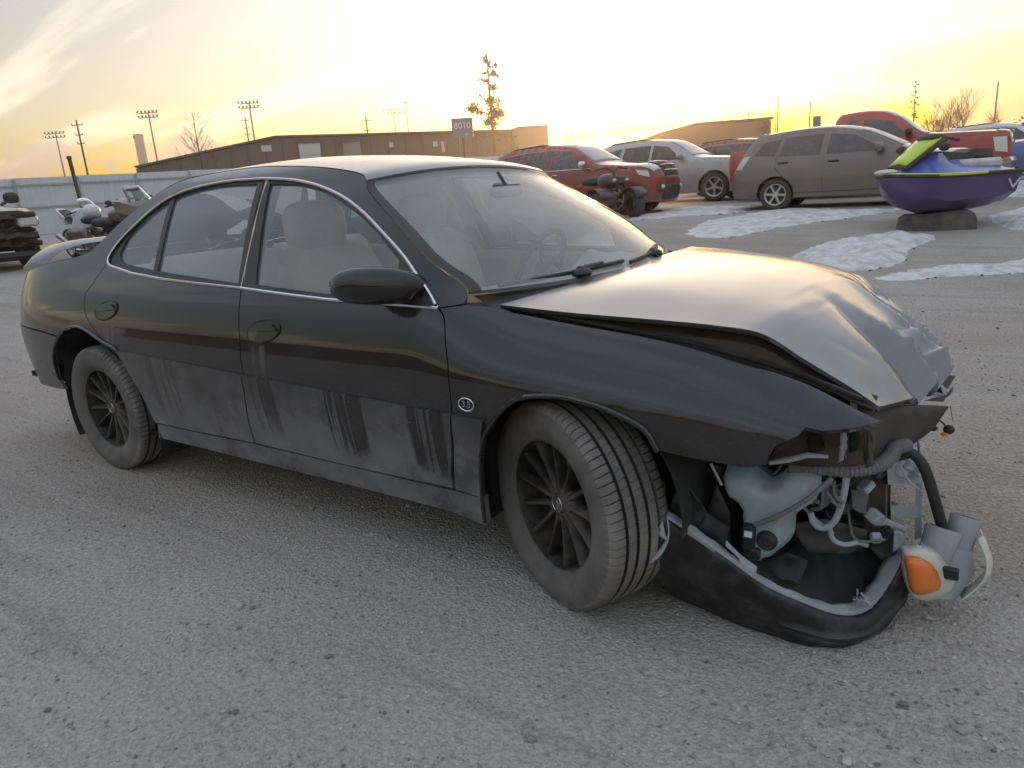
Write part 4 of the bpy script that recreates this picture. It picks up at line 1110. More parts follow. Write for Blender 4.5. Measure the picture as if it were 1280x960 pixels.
bb = B(); bb.tube([(0.850, -0.430, 0.402), (0.858, -0.440, 0.267)], .003, 5); bb.tube([(0.909, -0.340, 0.542), (0.924, -0.340, 0.456)], .0035, 5); bb.tube([(0.982, -0.220, 0.594), (0.988, -0.220, 0.564), (0.994, -0.220, 0.545)], .0012, 4); bb.build('bent_wire', M_STEEL, hero)
# dark brown sheet added as the shade behind the tyre, then wheel-liner shards
plate('liner_and_shade_sheet', [(0.241, -0.620, 0.447), (0.433, -0.620, 0.457), (0.462, -0.550, 0.283), (0.521, -0.520, 0.058), (0.338, -0.600, 0.165), (0.252, -0.620, 0.240)], M_BROWN, th=.006)
plate('liner_and_shade_sheet', [(0.372, -0.800, 0.479), (0.437, -0.780, 0.377), (0.404, -0.780, 0.314), (0.319, -0.800, 0.340)], M_BLACKPL, th=.004, bulge=.015)
plate('liner_and_shade_sheet', [(0.445, -0.720, 0.439), (0.416, -0.720, 0.347), (0.444, -0.720, 0.248), (0.483, -0.700, 0.217), (0.477, -0.700, 0.351)], M_BLACKPL, th=.004, bulge=-.012)
plate('liner_and_shade_sheet', [(0.430, -0.760, 0.367), (0.399, -0.780, 0.318), (0.474, -0.740, 0.239), (0.484, -0.720, 0.310)], M_BLACKPL, th=.004, bulge=.01)
bb = B(); bb.tube([(0.448, -0.780, 0.527), (0.465, -0.740, 0.451)], .004, 5); bb.build('liner_strut', M_FLANGE, hero)
# ---- bumper cover torn off at one end and dropped on the gravel
TOP = [(0.341, -0.840, 0.363), (0.416, -0.825, 0.322), (0.505, -0.800, 0.256), (0.599, -0.770, 0.182), (0.691, -0.745, 0.142), (0.778, -0.700, 0.102), (0.834, -0.620, 0.078), (0.870, -0.530, 0.093), (0.899, -0.460, 0.150), (0.914, -0.420, 0.213)]
BOT = [(0.266, -0.870, 0.204), (0.300, -0.711, 0.035), (0.460, -0.726, 0.012), (0.605, -0.735, 0.004), (0.715, -0.732, 0.002), (0.793, -0.698, 0.002), (0.858, -0.615, 0.004), (0.895, -0.525, 0.015), (0.919, -0.461, 0.050), (0.928, -0.412, 0.090)]
T = np.array(sm(TOP, 5)); Bt = np.array(sm(BOT, 5)); n = len(T); m = 13
G = np.zeros((n, m, 3))
for i in range(n):
    out = np.array([.25+.6*(i/n)**2, -1.0+.6*(i/n)**2, 0]); out /= np.linalg.norm(out)
    for j in range(m):
        t = j/(m-1)
        prof = .018*math.sin(math.pi*t)**.5+.015*math.exp(-((t-.62)/.05)**2)-.010*math.exp(-((t-.74)/.05)**2)+.003*math.sin(i*.9)*math.sin(t*5)
        G[i, j] = T[i]*(1-t)+Bt[i]*t+out*prof
bb = B(); bb.grid(G); bump_cover = bb.build('bumper_cover', M_BUMPER, hero, angle=50); solidify(bump_cover, .005, 0)
# flange along its upper edge
G = np.zeros((n, 4, 3))
for i in range(n):
    inn = np.array([-.25-.3*i/n, 1.0-.5*i/n, 0]); inn /= np.linalg.norm(inn); wd = .030+.028*sst(.35, .75, i/n)
    wav = .003*math.sin(i*1.7)
    for j, (a, c) in enumerate(((-.004, -.012), (.0, .004), (.6, .010), (1.0, .004))): G[i, j] = T[i]+inn*wd*a+np.array([0, 0, c+wav*a])
bb = B(); bb.grid(G, flip=True); fo = bb.build('bumper_flange', M_FLANGE, bump_cover, angle=40); solidify(fo, .006, 0)
# wheel-opening hook of the cover
hk = np.array(sm([(0.343, -0.845, 0.360), (0.353, -0.860, 0.324), (0.347, -0.870, 0.287), (0.326, -0.880, 0.250), (0.293, -0.885, 0.224), (0.268, -0.885, 0.217)], 4))
bb = B(); G = np.zeros((len(hk), 3, 3))
for i, q in enumerate(hk): G[i, 0] = q; G[i, 1] = q+np.array([-.004, .012, .012]); G[i, 2] = q+np.array([-.008, .030, .020])
bb.grid(G); ho = bb.build('cover_end_lip', M_FLANGE, bump_cover); solidify(ho, .004, 0)
plate('cover_tab', [(0.334, -0.860, 0.360), (0.352, -0.870, 0.308), (0.312, -0.860, 0.319)], M_FLANGE, bump_cover, th=.004)
plate('cover_tab', [(0.497, -0.790, 0.305), (0.532, -0.770, 0.258), (0.572, -0.750, 0.223), (0.571, -0.760, 0.192), (0.534, -0.780, 0.218), (0.531, -0.780, 0.253), (0.498, -0.800, 0.295)], M_FLANGE, bump_cover, th=.005)
# inner return of the cover beside the lamp
plate('cover_return', [(0.915, -0.430, 0.213), (0.848, -0.400, 0.098), (0.771, -0.460, 0.033), (0.833, -0.580, 0.060), (0.885, -0.520, 0.105), (0.924, -0.460, 0.096)], M_BLACKPL, bump_cover, th=.004, bulge=.01)
bb = B(); R5 = random.Random(9)
for i in range(26):
    c = np.array((0.830, -0.600, 0.101))+np.array([R5.uniform(-.03, .03), R5.uniform(-.03, .03), R5.uniform(.0, .012)])
    d_ = np.array([R5.uniform(-.02, .02), R5.uniform(-.02, .02), R5.uniform(.0, .02)]); bb.tube([c, c+d_], .0022, 4)
bb.build('plastic_splinters', M_FLANGE, bump_cover)
# dark undertray hanging between the cover and the cross member
G = np.zeros((n, 5, 3))
for i in range(n):
    q0 = T[i]+np.array([-.02, .03, -.03]); q1 = np.array([.50+.30*(i/(n-1)), -.34+.10*(i/(n-1)), .20])
    for j in range(5): t = j/4; G[i, j] = q0*(1-t)+q1*t+np.array([0, 0, -.045*math.sin(math.pi*t)+.006*math.sin(i*1.3+j*2)])
bb = B(); bb.grid(G, flip=True); uo = bb.build('undertray', M_BLACKPL, hero, angle=30); solidify(uo, .004, 0)
R6 = random.Random(31)
for k_ in range(14):     # loose cables, clips and torn bits inside the cavity
    a = np.array([R6.uniform(.52, .86), R6.uniform(-.56, -.40), R6.uniform(.30, .52)]); e_ = a+np.array([R6.uniform(-.16, .16), R6.uniform(-.06, .06), R6.uniform(-.16, .05)])
    m_ = (a+e_)/2+np.array([R6.uniform(-.03, .03), R6.uniform(-.05, .0), R6.uniform(-.07, .0)]); bb = B(); bb.tube(sm([a, m_, e_], 5), R6.uniform(.0025, .006), 6); bb.build('loose_cable', (M_BLACKPL, M_HOSE, M_FOAM)[k_ % 3], hero)
for k_ in range(12):
    c_ = np.array([R6.uniform(.55, .86), R6.uniform(-.54, -.36), R6.uniform(.20, .50)]); bb = B(); bb.box((0, 0, 0), (R6.uniform(.02, .06), R6.uniform(.02, .04), R6.uniform(.02, .05)), bev=.004, M=MR(tuple(c_), R6.uniform(-1, 1), R6.uniform(-1, 1), R6.uniform(-1, 1))); bb.build('connector', (M_BLACKPL, M_OLIVE, M_HOSE, M_FLANGE)[k_ % 4], hero)
# ---- knocked-out headlamp
lamp = empty('headlamp', (0, 0, 0)); lamp.parent = hero
def lens_sheet(pts, y_in, bulge, mat, name, res=.012, rim=.05):
    O = [(q[0], q[2]) for q in pts]; O = sm(O+[O[0]], 4)[:-1]
    V, F = tri_poly(O, [], res); OO = np.array(O)
    D = np.array([min(seg_d(v, OO[i], OO[(i+1) % len(OO)])[0] for i in range(len(OO))) for v in V])
    k = np.sqrt(np.clip(1-(1-np.clip(D/rim, 0, 1))**2, 0, 1)); xs = V[:, 0]; x0, x1 = xs.min(), xs.max()
    yy = y_in-bulge*k+.55*(xs-x0)*(xs-x0)/(x1-x0+1e-6)
    P = np.stack([V[:, 0], yy, V[:, 1]], -1); FF = []
    for f in F:
        a = P[list(f)]; nn = np.cross(a[1]-a[0], a[2]-a[0]); FF.append(f if nn[1] < 0 else f[::-1])
    o = mesh_obj(name, P, FF, mat, lamp, angle=70); solidify(o, .004, 0); return o
LP = [(0.906, -0.520, 0.249), (0.955, -0.520, 0.256), (0.992, -0.520, 0.236), (1.024, -0.520, 0.185), (1.048, -0.520, 0.127), (1.033, -0.520, 0.102), (0.988, -0.520, 0.083), (0.943, -0.520, 0.095), (0.918, -0.520, 0.161)]
lens_sheet(LP, -.50, .035, M_LENS, 'lens')
AP = [(0.918, -0.550, 0.237), (0.952, -0.550, 0.238), (0.984, -0.550, 0.214), (1.009, -0.550, 0.167), (1.013, -0.550, 0.133), (0.978, -0.550, 0.120), (0.943, -0.550, 0.133)]
lens_sheet(AP, -.532, .022, M_AMBER, 'side_marker')
bb = B()
bb.loft([[(0.954, -0.500, 0.241), (1.019, -0.440, 0.228), (1.076, -0.380, 0.213), (1.088, -0.380, 0.144), (1.051, -0.440, 0.083), (1.004, -0.500, 0.107)],
         [(0.949, -0.400, 0.238), (1.012, -0.340, 0.235), (1.074, -0.300, 0.220), (1.083, -0.300, 0.117), (1.056, -0.360, 0.080), (0.997, -0.400, 0.098)],
         [(0.961, -0.300, 0.183), (1.011, -0.270, 0.192), (1.058, -0.240, 0.178), (1.064, -0.240, 0.114), (1.047, -0.280, 0.089), (1.000, -0.300, 0.095)]])
bb.build('housing', M_LAMPGREY, lamp, angle=30)
for (c, r_, tl) in (((0.997, -0.400, 0.249), .046, (-.10, .25)), ((1.048, -0.340, 0.269), .040, (.25, .35))):
    bb = B(); Mx = Matrix.Translation(c)@MR(rx=rad(-22), ry=rad(10))
    bb.lathe([(r_*.86, .030), (r_, .030), (r_*1.04, .018), (r_, .0), (r_*.98, -.06), (r_*.6, -.09)], 24, M=Mx); bb.lathe([(r_*.86, .030), (r_*.82, -.03), (.001, -.035)], 24, M=Mx, mi=1)
    bb.build('bulb_collar', [M_LAMPGREY, M_RUBBER_GAP], lamp, angle=40)
bb = B(); G = []
for a in np.linspace(0, 1, 9):
    c = np.array((1.085, -0.360, 0.251))*(1-a)+np.array((1.053, -0.460, 0.089))*a
    bul = math.sin(math.pi*a)*.045; G.append([c+np.array([bul, -.01, 0]), c+np.array([bul+.012, .02, 0]), c+np.array([bul+.004, .05, .004])])
bb.grid(np.array(G)); cl = bb.build('clear_front_lens', M_LENS, lamp); solidify(cl, .004, 0)
bb = B(); bb.box((1.027, -0.470, 0.179), (.05, .02, .035), bev=.004); bb.build('lamp_clip', M_BLACKPL, lamp)
bb = B(); bb.ell((0.940, -0.220, 0.520), (.016, .012, .010), 8, 6); bb.tube([(0.925, -0.220, 0.520), (0.909, -0.240, 0.535), (0.889, -0.280, 0.570)], .004, 5); bb.build('bulb_socket', M_BLACKPL, hero)
bb = B(); bb.ell((0.983, -0.200, 0.514), (.016, .014, .015), 10, 7); bb.ell((0.974, -0.210, 0.501), (.012, .010, .006), 8, 5, mi=1); bb.tube([(0.983, -0.200, 0.514), (0.964, -0.200, 0.535), (0.937, -0.220, 0.558)], .0025, 4); bb.build('bulb_socket', [M_BLACKPL, M_AMBER], hero)

# ================================================================== background vehicles
M_DGLASS = simple('dark_window_glass', (.030, .030, .032), .08, var=.2, coat=1.0, dirt=.25, dirtcol=(.16, .15, .14))
M_FROST = simple('frosted_windscreen', (.30, .31, .32), .35, var=.2, scale=5, coat=.6)
M_ALLOY = simple('silver_alloy', (.58, .57, .55), .35, metal=.75, var=.08)
M_BGTYRE = tyre_mat('background_tyre', .25)
M_LAMP = simple('clear_headlamp', (.62, .62, .60), .12, var=.1, coat=1.0)
M_CHR2 = simple('chrome_grille', (.66, .65, .63), .18, metal=1.0)
M_BLK2 = simple('matte_black_trim', (.022, .021, .020), .6, dirt=.25)
_wheel_cache = {}
def bg_wheel_meshes(R, nsp, rimmat, rr=None):
    key = (R, nsp, rimmat.name)
    if key in _wheel_cache: return _wheel_cache[key]
    rr = rr or R*.66; w = R*.60; h = w/2; M = MR(rx=rad(90))
    bb = B(); bb.lathe([(rr, h*.75), (rr+.02, h*.95), (R*.88, h), (R*.97, h*.85), (R, h*.6), (R, -h*.6), (R*.97, -h*.85), (rr+.02, -h*.9), (rr, -h*.7)], 36, M=M)
    ty = bb.build('tyre', M_BGTYRE)
    bb = B(); bb.lathe([(rr*1.0, -h*.6), (rr*.96, h*.55), (rr*.99, h*.78), (rr*1.04, h*.85), (rr*1.0, h*.92), (rr*.93, h*.80), (rr*.90, h*.2)], 36, M=M)
    for i in range(nsp):
        lo = []
        for r, hw, y in ((.035, rr*.16, -h*.62), (rr*.5, rr*.13, -h*.60), (rr*.95, rr*.15, -h*.70)):
            lo.append([(r, y+.02, -hw), (r, y-.012, -hw*.6), (r, y-.012, hw*.6), (r, y+.02, hw)])
        bb.loft(lo, M=Matrix.Rotation(2*math.pi*i/nsp+.3, 4, 'Y'))
    bb.lathe([(.001, h*.72), (.05, h*.70), (.06, h*.5)], 14, M=M)
    ri = bb.build('rim', rimmat, angle=35)
    bb = B(); bb.lathe([(.001, h*.1), (rr*.95, h*.1)], 24, M=M); di = bb.build('brake_disc', M_BLK2)
    for o in (ty, ri, di): COL.objects.unlink(o)
    _wheel_cache[key] = (ty, ri, di); return _wheel_cache[key]
def add_wheel(root, x, y, R, nsp, rimmat, steer=0):
    w = empty('wheel', (x, y, R)); w.parent = root; w.rotation_euler = (0, 0, (math.pi if y > 0 else 0)+steer)
    for src in bg_wheel_meshes(R, nsp, rimmat):
        o = src.copy(); COL.objects.link(o); o.parent = w; o.rotation_euler = (0, x*1.7, 0)
def make_car(name, label, cat, sp, loc, rz=0.0, group=None, far=False):
    """sp: half width hw, belt height zb, top outline (front bottom -> over the roof -> rear bottom), wheels, windows"""
    root = empty(name, loc, rz); tag(root, label, cat, group)
    hw, zb = sp['hw'], sp['zb']; out = sp['outline']; xs = [p[0] for p in out]; x0, x1 = min(xs), max(xs)
    res = .12 if not far else .2
    fr, re = sp.get('fround', .45), sp.get('rround', .35)
    def taper(x):
        a = np.clip((np.asarray(x, float)-(x1-fr))/fr, 0, 1); c = np.clip(((x0+re)-np.asarray(x, float))/re, 0, 1)
        return hw*(1-sp.get('ft', .20)*a**2.2-sp.get('rt', .14)*c**2.2)
    dz = crom([0, .25*zb, .5*zb, .72*zb, zb, zb+.25, zb+.45, zb+.62, zb+.9], [.07, .035, .0, .008, .06, .165, .27, .385, .6])
    def surf(side):
        def f(x, z, off):
            x = np.asarray(x, float); z = np.asarray(z, float)
            return np.stack([x, side*(taper(x)-dz(z)+off), z+0*x], -1)
        return f
    R = sp['R']; xw = sp['axles']; zs = sp.get('sill', .24); ar = R*1.16
    top = sp['outline']; pts = sm(top, 4) if not sp.get('sharp') else top
    # bottom edge with wheel arches, from rear to front
    bot = []
    for xc in sorted(xw):
        da = math.asin(np.clip((zs-R)/ar, -1, 1)); a0, a1 = math.pi-da, da
        bot += [(xc+ar*math.cos(a), R+ar*math.sin(a)) for a in np.linspace(a0, a1, 13)]
    poly = list(pts)+bot
    paint = sp['paint']
    # body: both flanks and the skin over the top welded into one mesh
    Vs = []; Fs = []
    V2, F2 = tri_poly(poly, [], res)
    for side in (-1, 1):
        o = len(Vs); P = surf(side)(V2[:, 0], V2[:, 1], 0); Vs += list(P)
        for f in F2:
            n = np.cross(P[f[1]]-P[f[0]], P[f[2]]-P[f[0]]); Fs.append(tuple(i+o for i in (f if n[1]*side > 0 else f[::-1])))
    E2 = np.array(dens(pts+[pts[-1]], res)[:-1] if False else pts, float)
    EE = []
    for i in range(len(E2)-1):
        k = max(1, int(np.linalg.norm(E2[i+1]-E2[i])/res)); EE += [E2[i]+(E2[i+1]-E2[i])*q/k for q in range(k)]
    EE.append(E2[-1]); EE = np.array(EE); N = len(EE)
    T = np.gradient(EE, axis=0); T /= np.linalg.norm(T, axis=1)[:, None]+1e-9; NN = np.stack([T[:, 1], -T[:, 0]], -1)   # outline runs front->rear over the top: outward = (t_z, -t_x)
    bf = crom(*zip(*sp['bulge'])) if 'bulge' in sp else (lambda s: .05+0*s)
    arc = np.concatenate([[0], np.cumsum(np.linalg.norm(np.diff(EE, axis=0), axis=1))]); arc /= arc[-1]
    yy = taper(EE[:, 0])-dz(EE[:, 1])
    def strip(i, u, off=0.0):
        k = (1-abs(u)**2.6)*float(bf(arc[i]))+off
        return np.array([EE[i, 0]+NN[i, 0]*k, -u*-1*yy[i], EE[i, 1]+NN[i, 1]*k])
    nu = 14 if not far else 8
    o = len(Vs); us = [-math.cos(math.pi*j/nu) for j in range(nu+1)]; us = [math.copysign(abs(u)**.8, u) for u in us]
    for i in range(N):
        for u in us: Vs.append(strip(i, u))
    Fs += [(o+i*(nu+1)+j, o+i*(nu+1)+j+1, o+(i+1)*(nu+1)+j+1, o+(i+1)*(nu+1)+j) for i in range(N-1) for j in range(nu)]
    bo = mesh_obj('body', Vs, Fs, paint, root, angle=48)
    wd = bo.modifiers.new('weld', 'WELD'); wd.merge_threshold = .004
    bb = B(); bb.box(((x0+x1)/2, 0, zs+.06), (x1-x0-.5, hw*1.5, .10)); 
    for xc in xw: bb.box((xc, 0, R+.05), (ar*2, hw*1.45, R*1.1))
    bb.build('underbody', M_BLK2, root, smooth=False)
    for xc in xw:
        for s_ in (-1, 1): add_wheel(root, xc, s_*(hw-.125 if not sp.get('wheel_in') else hw-sp['wheel_in']), R, sp.get('nsp', 5), sp.get('rim', M_ALLOY), sp.get('steer', 0) if xc == max(xw) else 0)
    def fpatch(nm, a0, a1, u0, u1, mat, off=.006, nn=8, extra=None):
        i0 = int(np.argmin(abs(arc-a0))); i1 = int(np.argmin(abs(arc-a1)))
        if i1 <= i0: i1 = i0+1
        G = np.array([[strip(i, u, off) for u in np.linspace(u0, u1, nn)] for i in range(i0, i1+1)])
        q = B(); q.grid(G); return q, nm, mat
    for nm, wpoly in sp['windows']:
        for side in (-1, 1):
            panel(nm, wpoly, sp.get('glass', M_DGLASS), root, surf(side), off=.006, res=.15, skirt=.008, flip=(side > 0))
    if 'chrome' in sp:
        for side in (-1, 1):
            A = np.array(sp['chrome']); q = B(); q.tube(surf(side)(A[:, 0], A[:, 1], .008), .012, 5); q.build('bright_trim', M_CHR2, root)
    for (nm, a0, a1, u0, u1, mat, off) in sp.get('patches', []):
        q, nm, mat = fpatch(nm, a0, a1, u0, u1, mat, off, nn=max(2, int(abs(u1-u0)*10))); ob = q.build(nm, mat, root); solidify(ob, .008, 0)
    for (nm, poly_, mat, off) in sp.get('side_panels', []):
        for side in (-1, 1): panel(nm, poly_, mat, root, surf(side), off=off, res=.12, skirt=.012, flip=(side > 0))
    for seam in sp.get('seams', []):
        for side in (-1, 1):
            A = np.array(seam); q = B(); q.tube(surf(side)(A[:, 0], A[:, 1], .0015), .0055, 4); q.build('door_seam', M_BLK2, root)
    for hx, hz in sp.get('handles', []):
        for side in (-1, 1):
            p_ = surf(side)(np.array([hx]), np.array([hz]), .02)[0]; q = B(); q.box(p_, (.20, .03, .035), bev=.012); q.build('door_handle', sp.get('handle_mat', paint), root)
    if 'mirror' in sp:
        mx, mz = sp['mirror']
        for side in (-1, 1):
            p_ = surf(side)(np.array([mx]), np.array([mz]), .13)[0]; q = B(); q.ell(p_, (.075, .13, .085), 12, 8, p=.7); q.tube([p_+np.array([.02, -side*.09, -.03]), p_+np.array([.05, -side*.20, -.06])], .03, 6); q.build('door_mirror', sp.get('mirror_mat', paint), root)
    for rr_ in sp.get('rails', []):
        for side in (-1, 1):
            A = np.array(rr_); q = B(); q.tube([p+np.array([0, -side*.10, 0]) for p in surf(side)(A[:, 0], A[:, 1], 0)], .02, 6); q.build('roof_rail', M_BLK2, root)
    if 'extra' in sp: sp['extra'](root, surf, strip, arc, paint)
    return root
def grille_bars(root, strip, arc, a0, a1, u0, u1, n, mat, r=.018, nm='grille_bar'):
    for a in np.linspace(a0, a1, n):
        i = int(np.argmin(abs(arc-a))); q = B(); q.tube([strip(i, u, .015) for u in np.linspace(u0, u1, 8)], r, 6); q.build(nm, mat, root)
def fogs(root, strip, arc, a, u, r=.05):
    i = int(np.argmin(abs(arc-a)))
    for s_ in (-1, 1):
        q = B(); q.ell(strip(i, s_*u, .0), (.05, r*1.3, r), 10, 6); q.build('fog_lamp', M_LAMP, root)
P_RED = car_paint('red_metallic_paint', (.23, .020, .018), .35, .22); P_SILV = car_paint('silver_paint', (.42, .40, .39), .5, .25); P_GREY = car_paint('brownish_grey_paint', (.150, .128, .118), .45, .30, low=.9)
P_TRUCK = car_paint('bright_red_truck_paint', (.36, .026, .018), .2, .16); P_DKRED = car_paint('maroon_paint', (.16, .018, .020), .3, .25); P_BLUE = car_paint('blue_paint', (.06, .13, .33), .3, .2)
P_WHITE = car_paint('white_paint', (.68, .68, .69), 0, .2); P_BRN = car_paint('brown_paint', (.13, .085, .065), .3, .3); P_BLK = car_paint('black_paint_dull', (.02, .02, .021), .2, .35); P_DGREY = car_paint('dark_grey_paint', (.07, .07, .075), .3, .3)

SUV1 = dict(hw=.92, zb=1.07, paint=P_RED, R=.36, axles=(0, -2.86), nsp=5, ft=.30, fround=.75, rt=.16,
    outline=[(.86, .26), (.93, .42), (.94, .62), (.90, .82), (.78, .97), (.40, 1.06), (-.25, 1.13), (-.55, 1.20), (-1.05, 1.50), (-1.40, 1.63), (-2.0, 1.68), (-2.8, 1.66), (-3.30, 1.58), (-3.60, 1.30), (-3.76, 1.08), (-3.82, .85), (-3.84, .55), (-3.78, .30)],
    bulge=[(0, .10), (.12, .13), (.2, .05), (.4, .06), (.6, .05), (.85, .05), (1, .06)],
    windows=[('window', [(-.72, 1.10), (-1.25, 1.48), (-1.70, 1.54), (-1.72, 1.11)]), ('window', [(-1.80, 1.11), (-1.78, 1.54), (-2.60, 1.53), (-2.75, 1.14)]), ('window', [(-2.86, 1.15), (-2.72, 1.52), (-3.12, 1.47), (-3.38, 1.19)])],
    chrome=[(-.62, 1.08), (-1.72, 1.09), (-2.80, 1.12), (-3.45, 1.17), (-3.16, 1.50), (-2.70, 1.56), (-1.75, 1.58), (-1.25, 1.52)],
    patches=[('windshield', .325, .445, -.93, .93, M_FROST, .006), ('grille', .085, .150, -.55, .55, M_BLK2, .006), ('lower_grille', .015, .055, -.7, .7, M_BLK2, .006), ('headlamp', .105, .165, .64, .985, M_LAMP, .012), ('headlamp', .105, .165, -.985, -.64, M_LAMP, .012), ('rear_window', .76, .83, -.85, .85, M_DGLASS, .006)],
    side_panels=[('headlamp_side', [(.82, .80), (.78, .93), (.52, .98), (.60, .86)], M_LAMP, .010), ('sill_cladding', [(-.44, .26), (-.44, .42), (-2.42, .42), (-2.42, .26)], M_BLK2, .008)],
    seams=[[(-.62, 1.06), (-.66, .60), (-.58, .42)], [(-1.75, 1.09), (-1.78, .60), (-1.74, .42)], [(-2.80, 1.12), (-2.72, .80), (-2.46, .60)]], handles=[(-1.60, .98), (-2.62, 1.0)], handle_mat=M_CHR2, mirror=(-.78, 1.17), mirror_mat=M_CHR2,
    rails=[[(-1.5, 1.64), (-2.2, 1.72), (-3.0, 1.68), (-3.2, 1.60)]],
    extra=lambda root, surf, strip, arc, paint: (grille_bars(root, strip, arc, .095, .145, -.52, .52, 4, M_CHR2, .022), fogs(root, strip, arc, .05, .72)))
JEEP = dict(hw=.97, zb=1.14, paint=P_SILV, R=.385, axles=(0, -2.915), nsp=5, ft=.22, fround=.5,
    outline=[(.80, .32), (.86, .50), (.87, .80), (.84, 1.00), (.70, 1.09), (.1, 1.15), (-.45, 1.19), (-.70, 1.28), (-1.20, 1.58), (-1.55, 1.71), (-2.2, 1.76), (-3.0, 1.74), (-3.50, 1.66), (-3.78, 1.35), (-3.88, 1.10), (-3.92, .70), (-3.86, .36)],
    bulge=[(0, .06), (.12, .08), (.2, .05), (.4, .06), (.6, .05), (.85, .05), (1, .06)],
    windows=[('window', [(-.92, 1.18), (-1.40, 1.55), (-1.85, 1.62), (-1.87, 1.18)]), ('window', [(-1.95, 1.18), (-1.93, 1.62), (-2.75, 1.61), (-2.80, 1.20)]), ('window', [(-2.90, 1.20), (-2.86, 1.60), (-3.35, 1.54), (-3.55, 1.24)])],
    patches=[('windshield', .33, .455, -.93, .93, M_FROST, .006), ('grille', .10, .155, -.62, .62, M_BLK2, .006), ('lower_grille', .02, .06, -.75, .75, M_BLK2, .006), ('headlamp', .11, .17, .66, .98, M_LAMP, .012), ('headlamp', .11, .17, -.98, -.66, M_LAMP, .012)],
    side_panels=[('headlamp_side', [(.80, .88), (.77, 1.03), (.50, 1.05), (.56, .92)], M_LAMP, .010)],
    seams=[[(-.80, 1.14), (-.86, .60), (-.70, .40)], [(-1.90, 1.16), (-1.92, .60), (-1.9, .40)]], handles=[(-1.75, 1.04), (-2.72, 1.06)], mirror=(-.98, 1.26), mirror_mat=P_SILV, rails=[[(-1.7, 1.72), (-2.4, 1.81), (-3.2, 1.77), (-3.4, 1.69)]],
    extra=lambda root, surf, strip, arc, paint: grille_bars(root, strip, arc, .105, .15, -.6, .6, 3, M_CHR2, .015))
HATCH = dict(hw=.885, zb=.99, paint=P_GREY, R=.315, axles=(0, -2.60), nsp=6, ft=.24, fround=.6,
    outline=[(.78, .24), (.84, .42), (.84, .60), (.76, .76), (.55, .86), (.10, .95), (-.22, 1.01), (-.85, 1.33), (-1.30, 1.48), (-1.9, 1.54), (-2.6, 1.51), (-3.02, 1.44), (-3.25, 1.16), (-3.36, .98), (-3.44, .80), (-3.50, .62), (-3.48, .36), (-3.42, .26)],
    bulge=[(0, .10), (.12, .12), (.2, .06), (.4, .07), (.6, .05), (.8, .06), (1, .08)],
    windows=[('window', [(-.62, 1.03), (-1.18, 1.35), (-1.62, 1.41), (-1.66, 1.03)]), ('window', [(-1.78, 1.03), (-1.74, 1.42), (-2.45, 1.40), (-2.55, 1.06)]), ('window', [(-2.64, 1.07), (-2.54, 1.385), (-2.86, 1.34), (-3.05, 1.10)])],
    patches=[('windshield', .30, .425, -.93, .93, M_FROST, .006), ('rear_window', .735, .80, -.85, .85, M_DGLASS, .006)],
    side_panels=[('tail_lamp', [(-3.12, 1.10), (-3.24, 1.10), (-3.40, .86), (-3.28, .84)], M_LENS, .010), ('headlamp_side', [(.74, .68), (.68, .78), (.40, .86), (.50, .72)], M_LAMP, .010)],
    seams=[[(-.48, .98), (-.56, .55), (-.48, .33)], [(-1.70, 1.0), (-1.72, .55), (-1.68, .33)], [(-2.60, 1.02), (-2.62, .84), (-2.40, .60), (-2.22, .42)], [(-.48, .33), (-2.2, .33)]], handles=[(-1.52, .90), (-2.46, .93)], handle_mat=M_BLK2, mirror=(-.72, 1.08), mirror_mat=P_GREY)
TRUCK = dict(hw=1.0, zb=1.20, paint=P_TRUCK, R=.40, axles=(0, -3.68), nsp=5, ft=.16, fround=.4, rt=.02, sill=.42, sharp=False,
    outline=[(.84, .50), (.88, .62), (.88, .95), (.84, 1.14), (.74, 1.22), (.10, 1.27), (-.55, 1.30), (-.85, 1.38), (-1.25, 1.70), (-1.55, 1.86), (-1.95, 1.92), (-2.35, 1.91), (-2.55, 1.84), (-2.68, 1.36), (-2.74, 1.28), (-4.0, 1.28), (-4.9, 1.28), (-5.0, 1.25), (-5.02, .9), (-4.98, .52)],
    bulge=[(0, .05), (.1, .06), (.18, .04), (.4, .06), (.5, .04), (.62, .02), (.7, -.02), (1, .0)],
    windows=[('window', [(-1.02, 1.28), (-1.42, 1.66), (-1.98, 1.76), (-2.02, 1.28)]), ('window', [(-2.10, 1.28), (-2.07, 1.76), (-2.38, 1.74), (-2.50, 1.30)])],
    patches=[('windshield', .275, .38, -.93, .93, M_FROST, .006), ('grille', .055, .118, -.62, .62, M_BLK2, .008), ('headlamp', .060, .122, .68, .985, M_LAMP, .012), ('headlamp', .060, .122, -.985, -.68, M_LAMP, .012)],
    side_panels=[('headlamp_side', [(.84, .80), (.80, 1.12), (.56, 1.12), (.62, .84)], M_LAMP, .012)],
    seams=[[(-.92, 1.26), (-.95, .70), (-.9, .5)], [(-2.06, 1.26), (-2.08, .7), (-2.06, .5)], [(-2.72, 1.26), (-2.74, .5)]], handles=[(-1.88, 1.12)], handle_mat=M_BLK2, mirror=(-1.02, 1.38), mirror_mat=M_BLK2,
    extra=lambda root, surf, strip, arc, paint: (grille_bars(root, strip, arc, .060, .114, -.6, .6, 3, M_CHR2, .035), truck_bumper(root)))
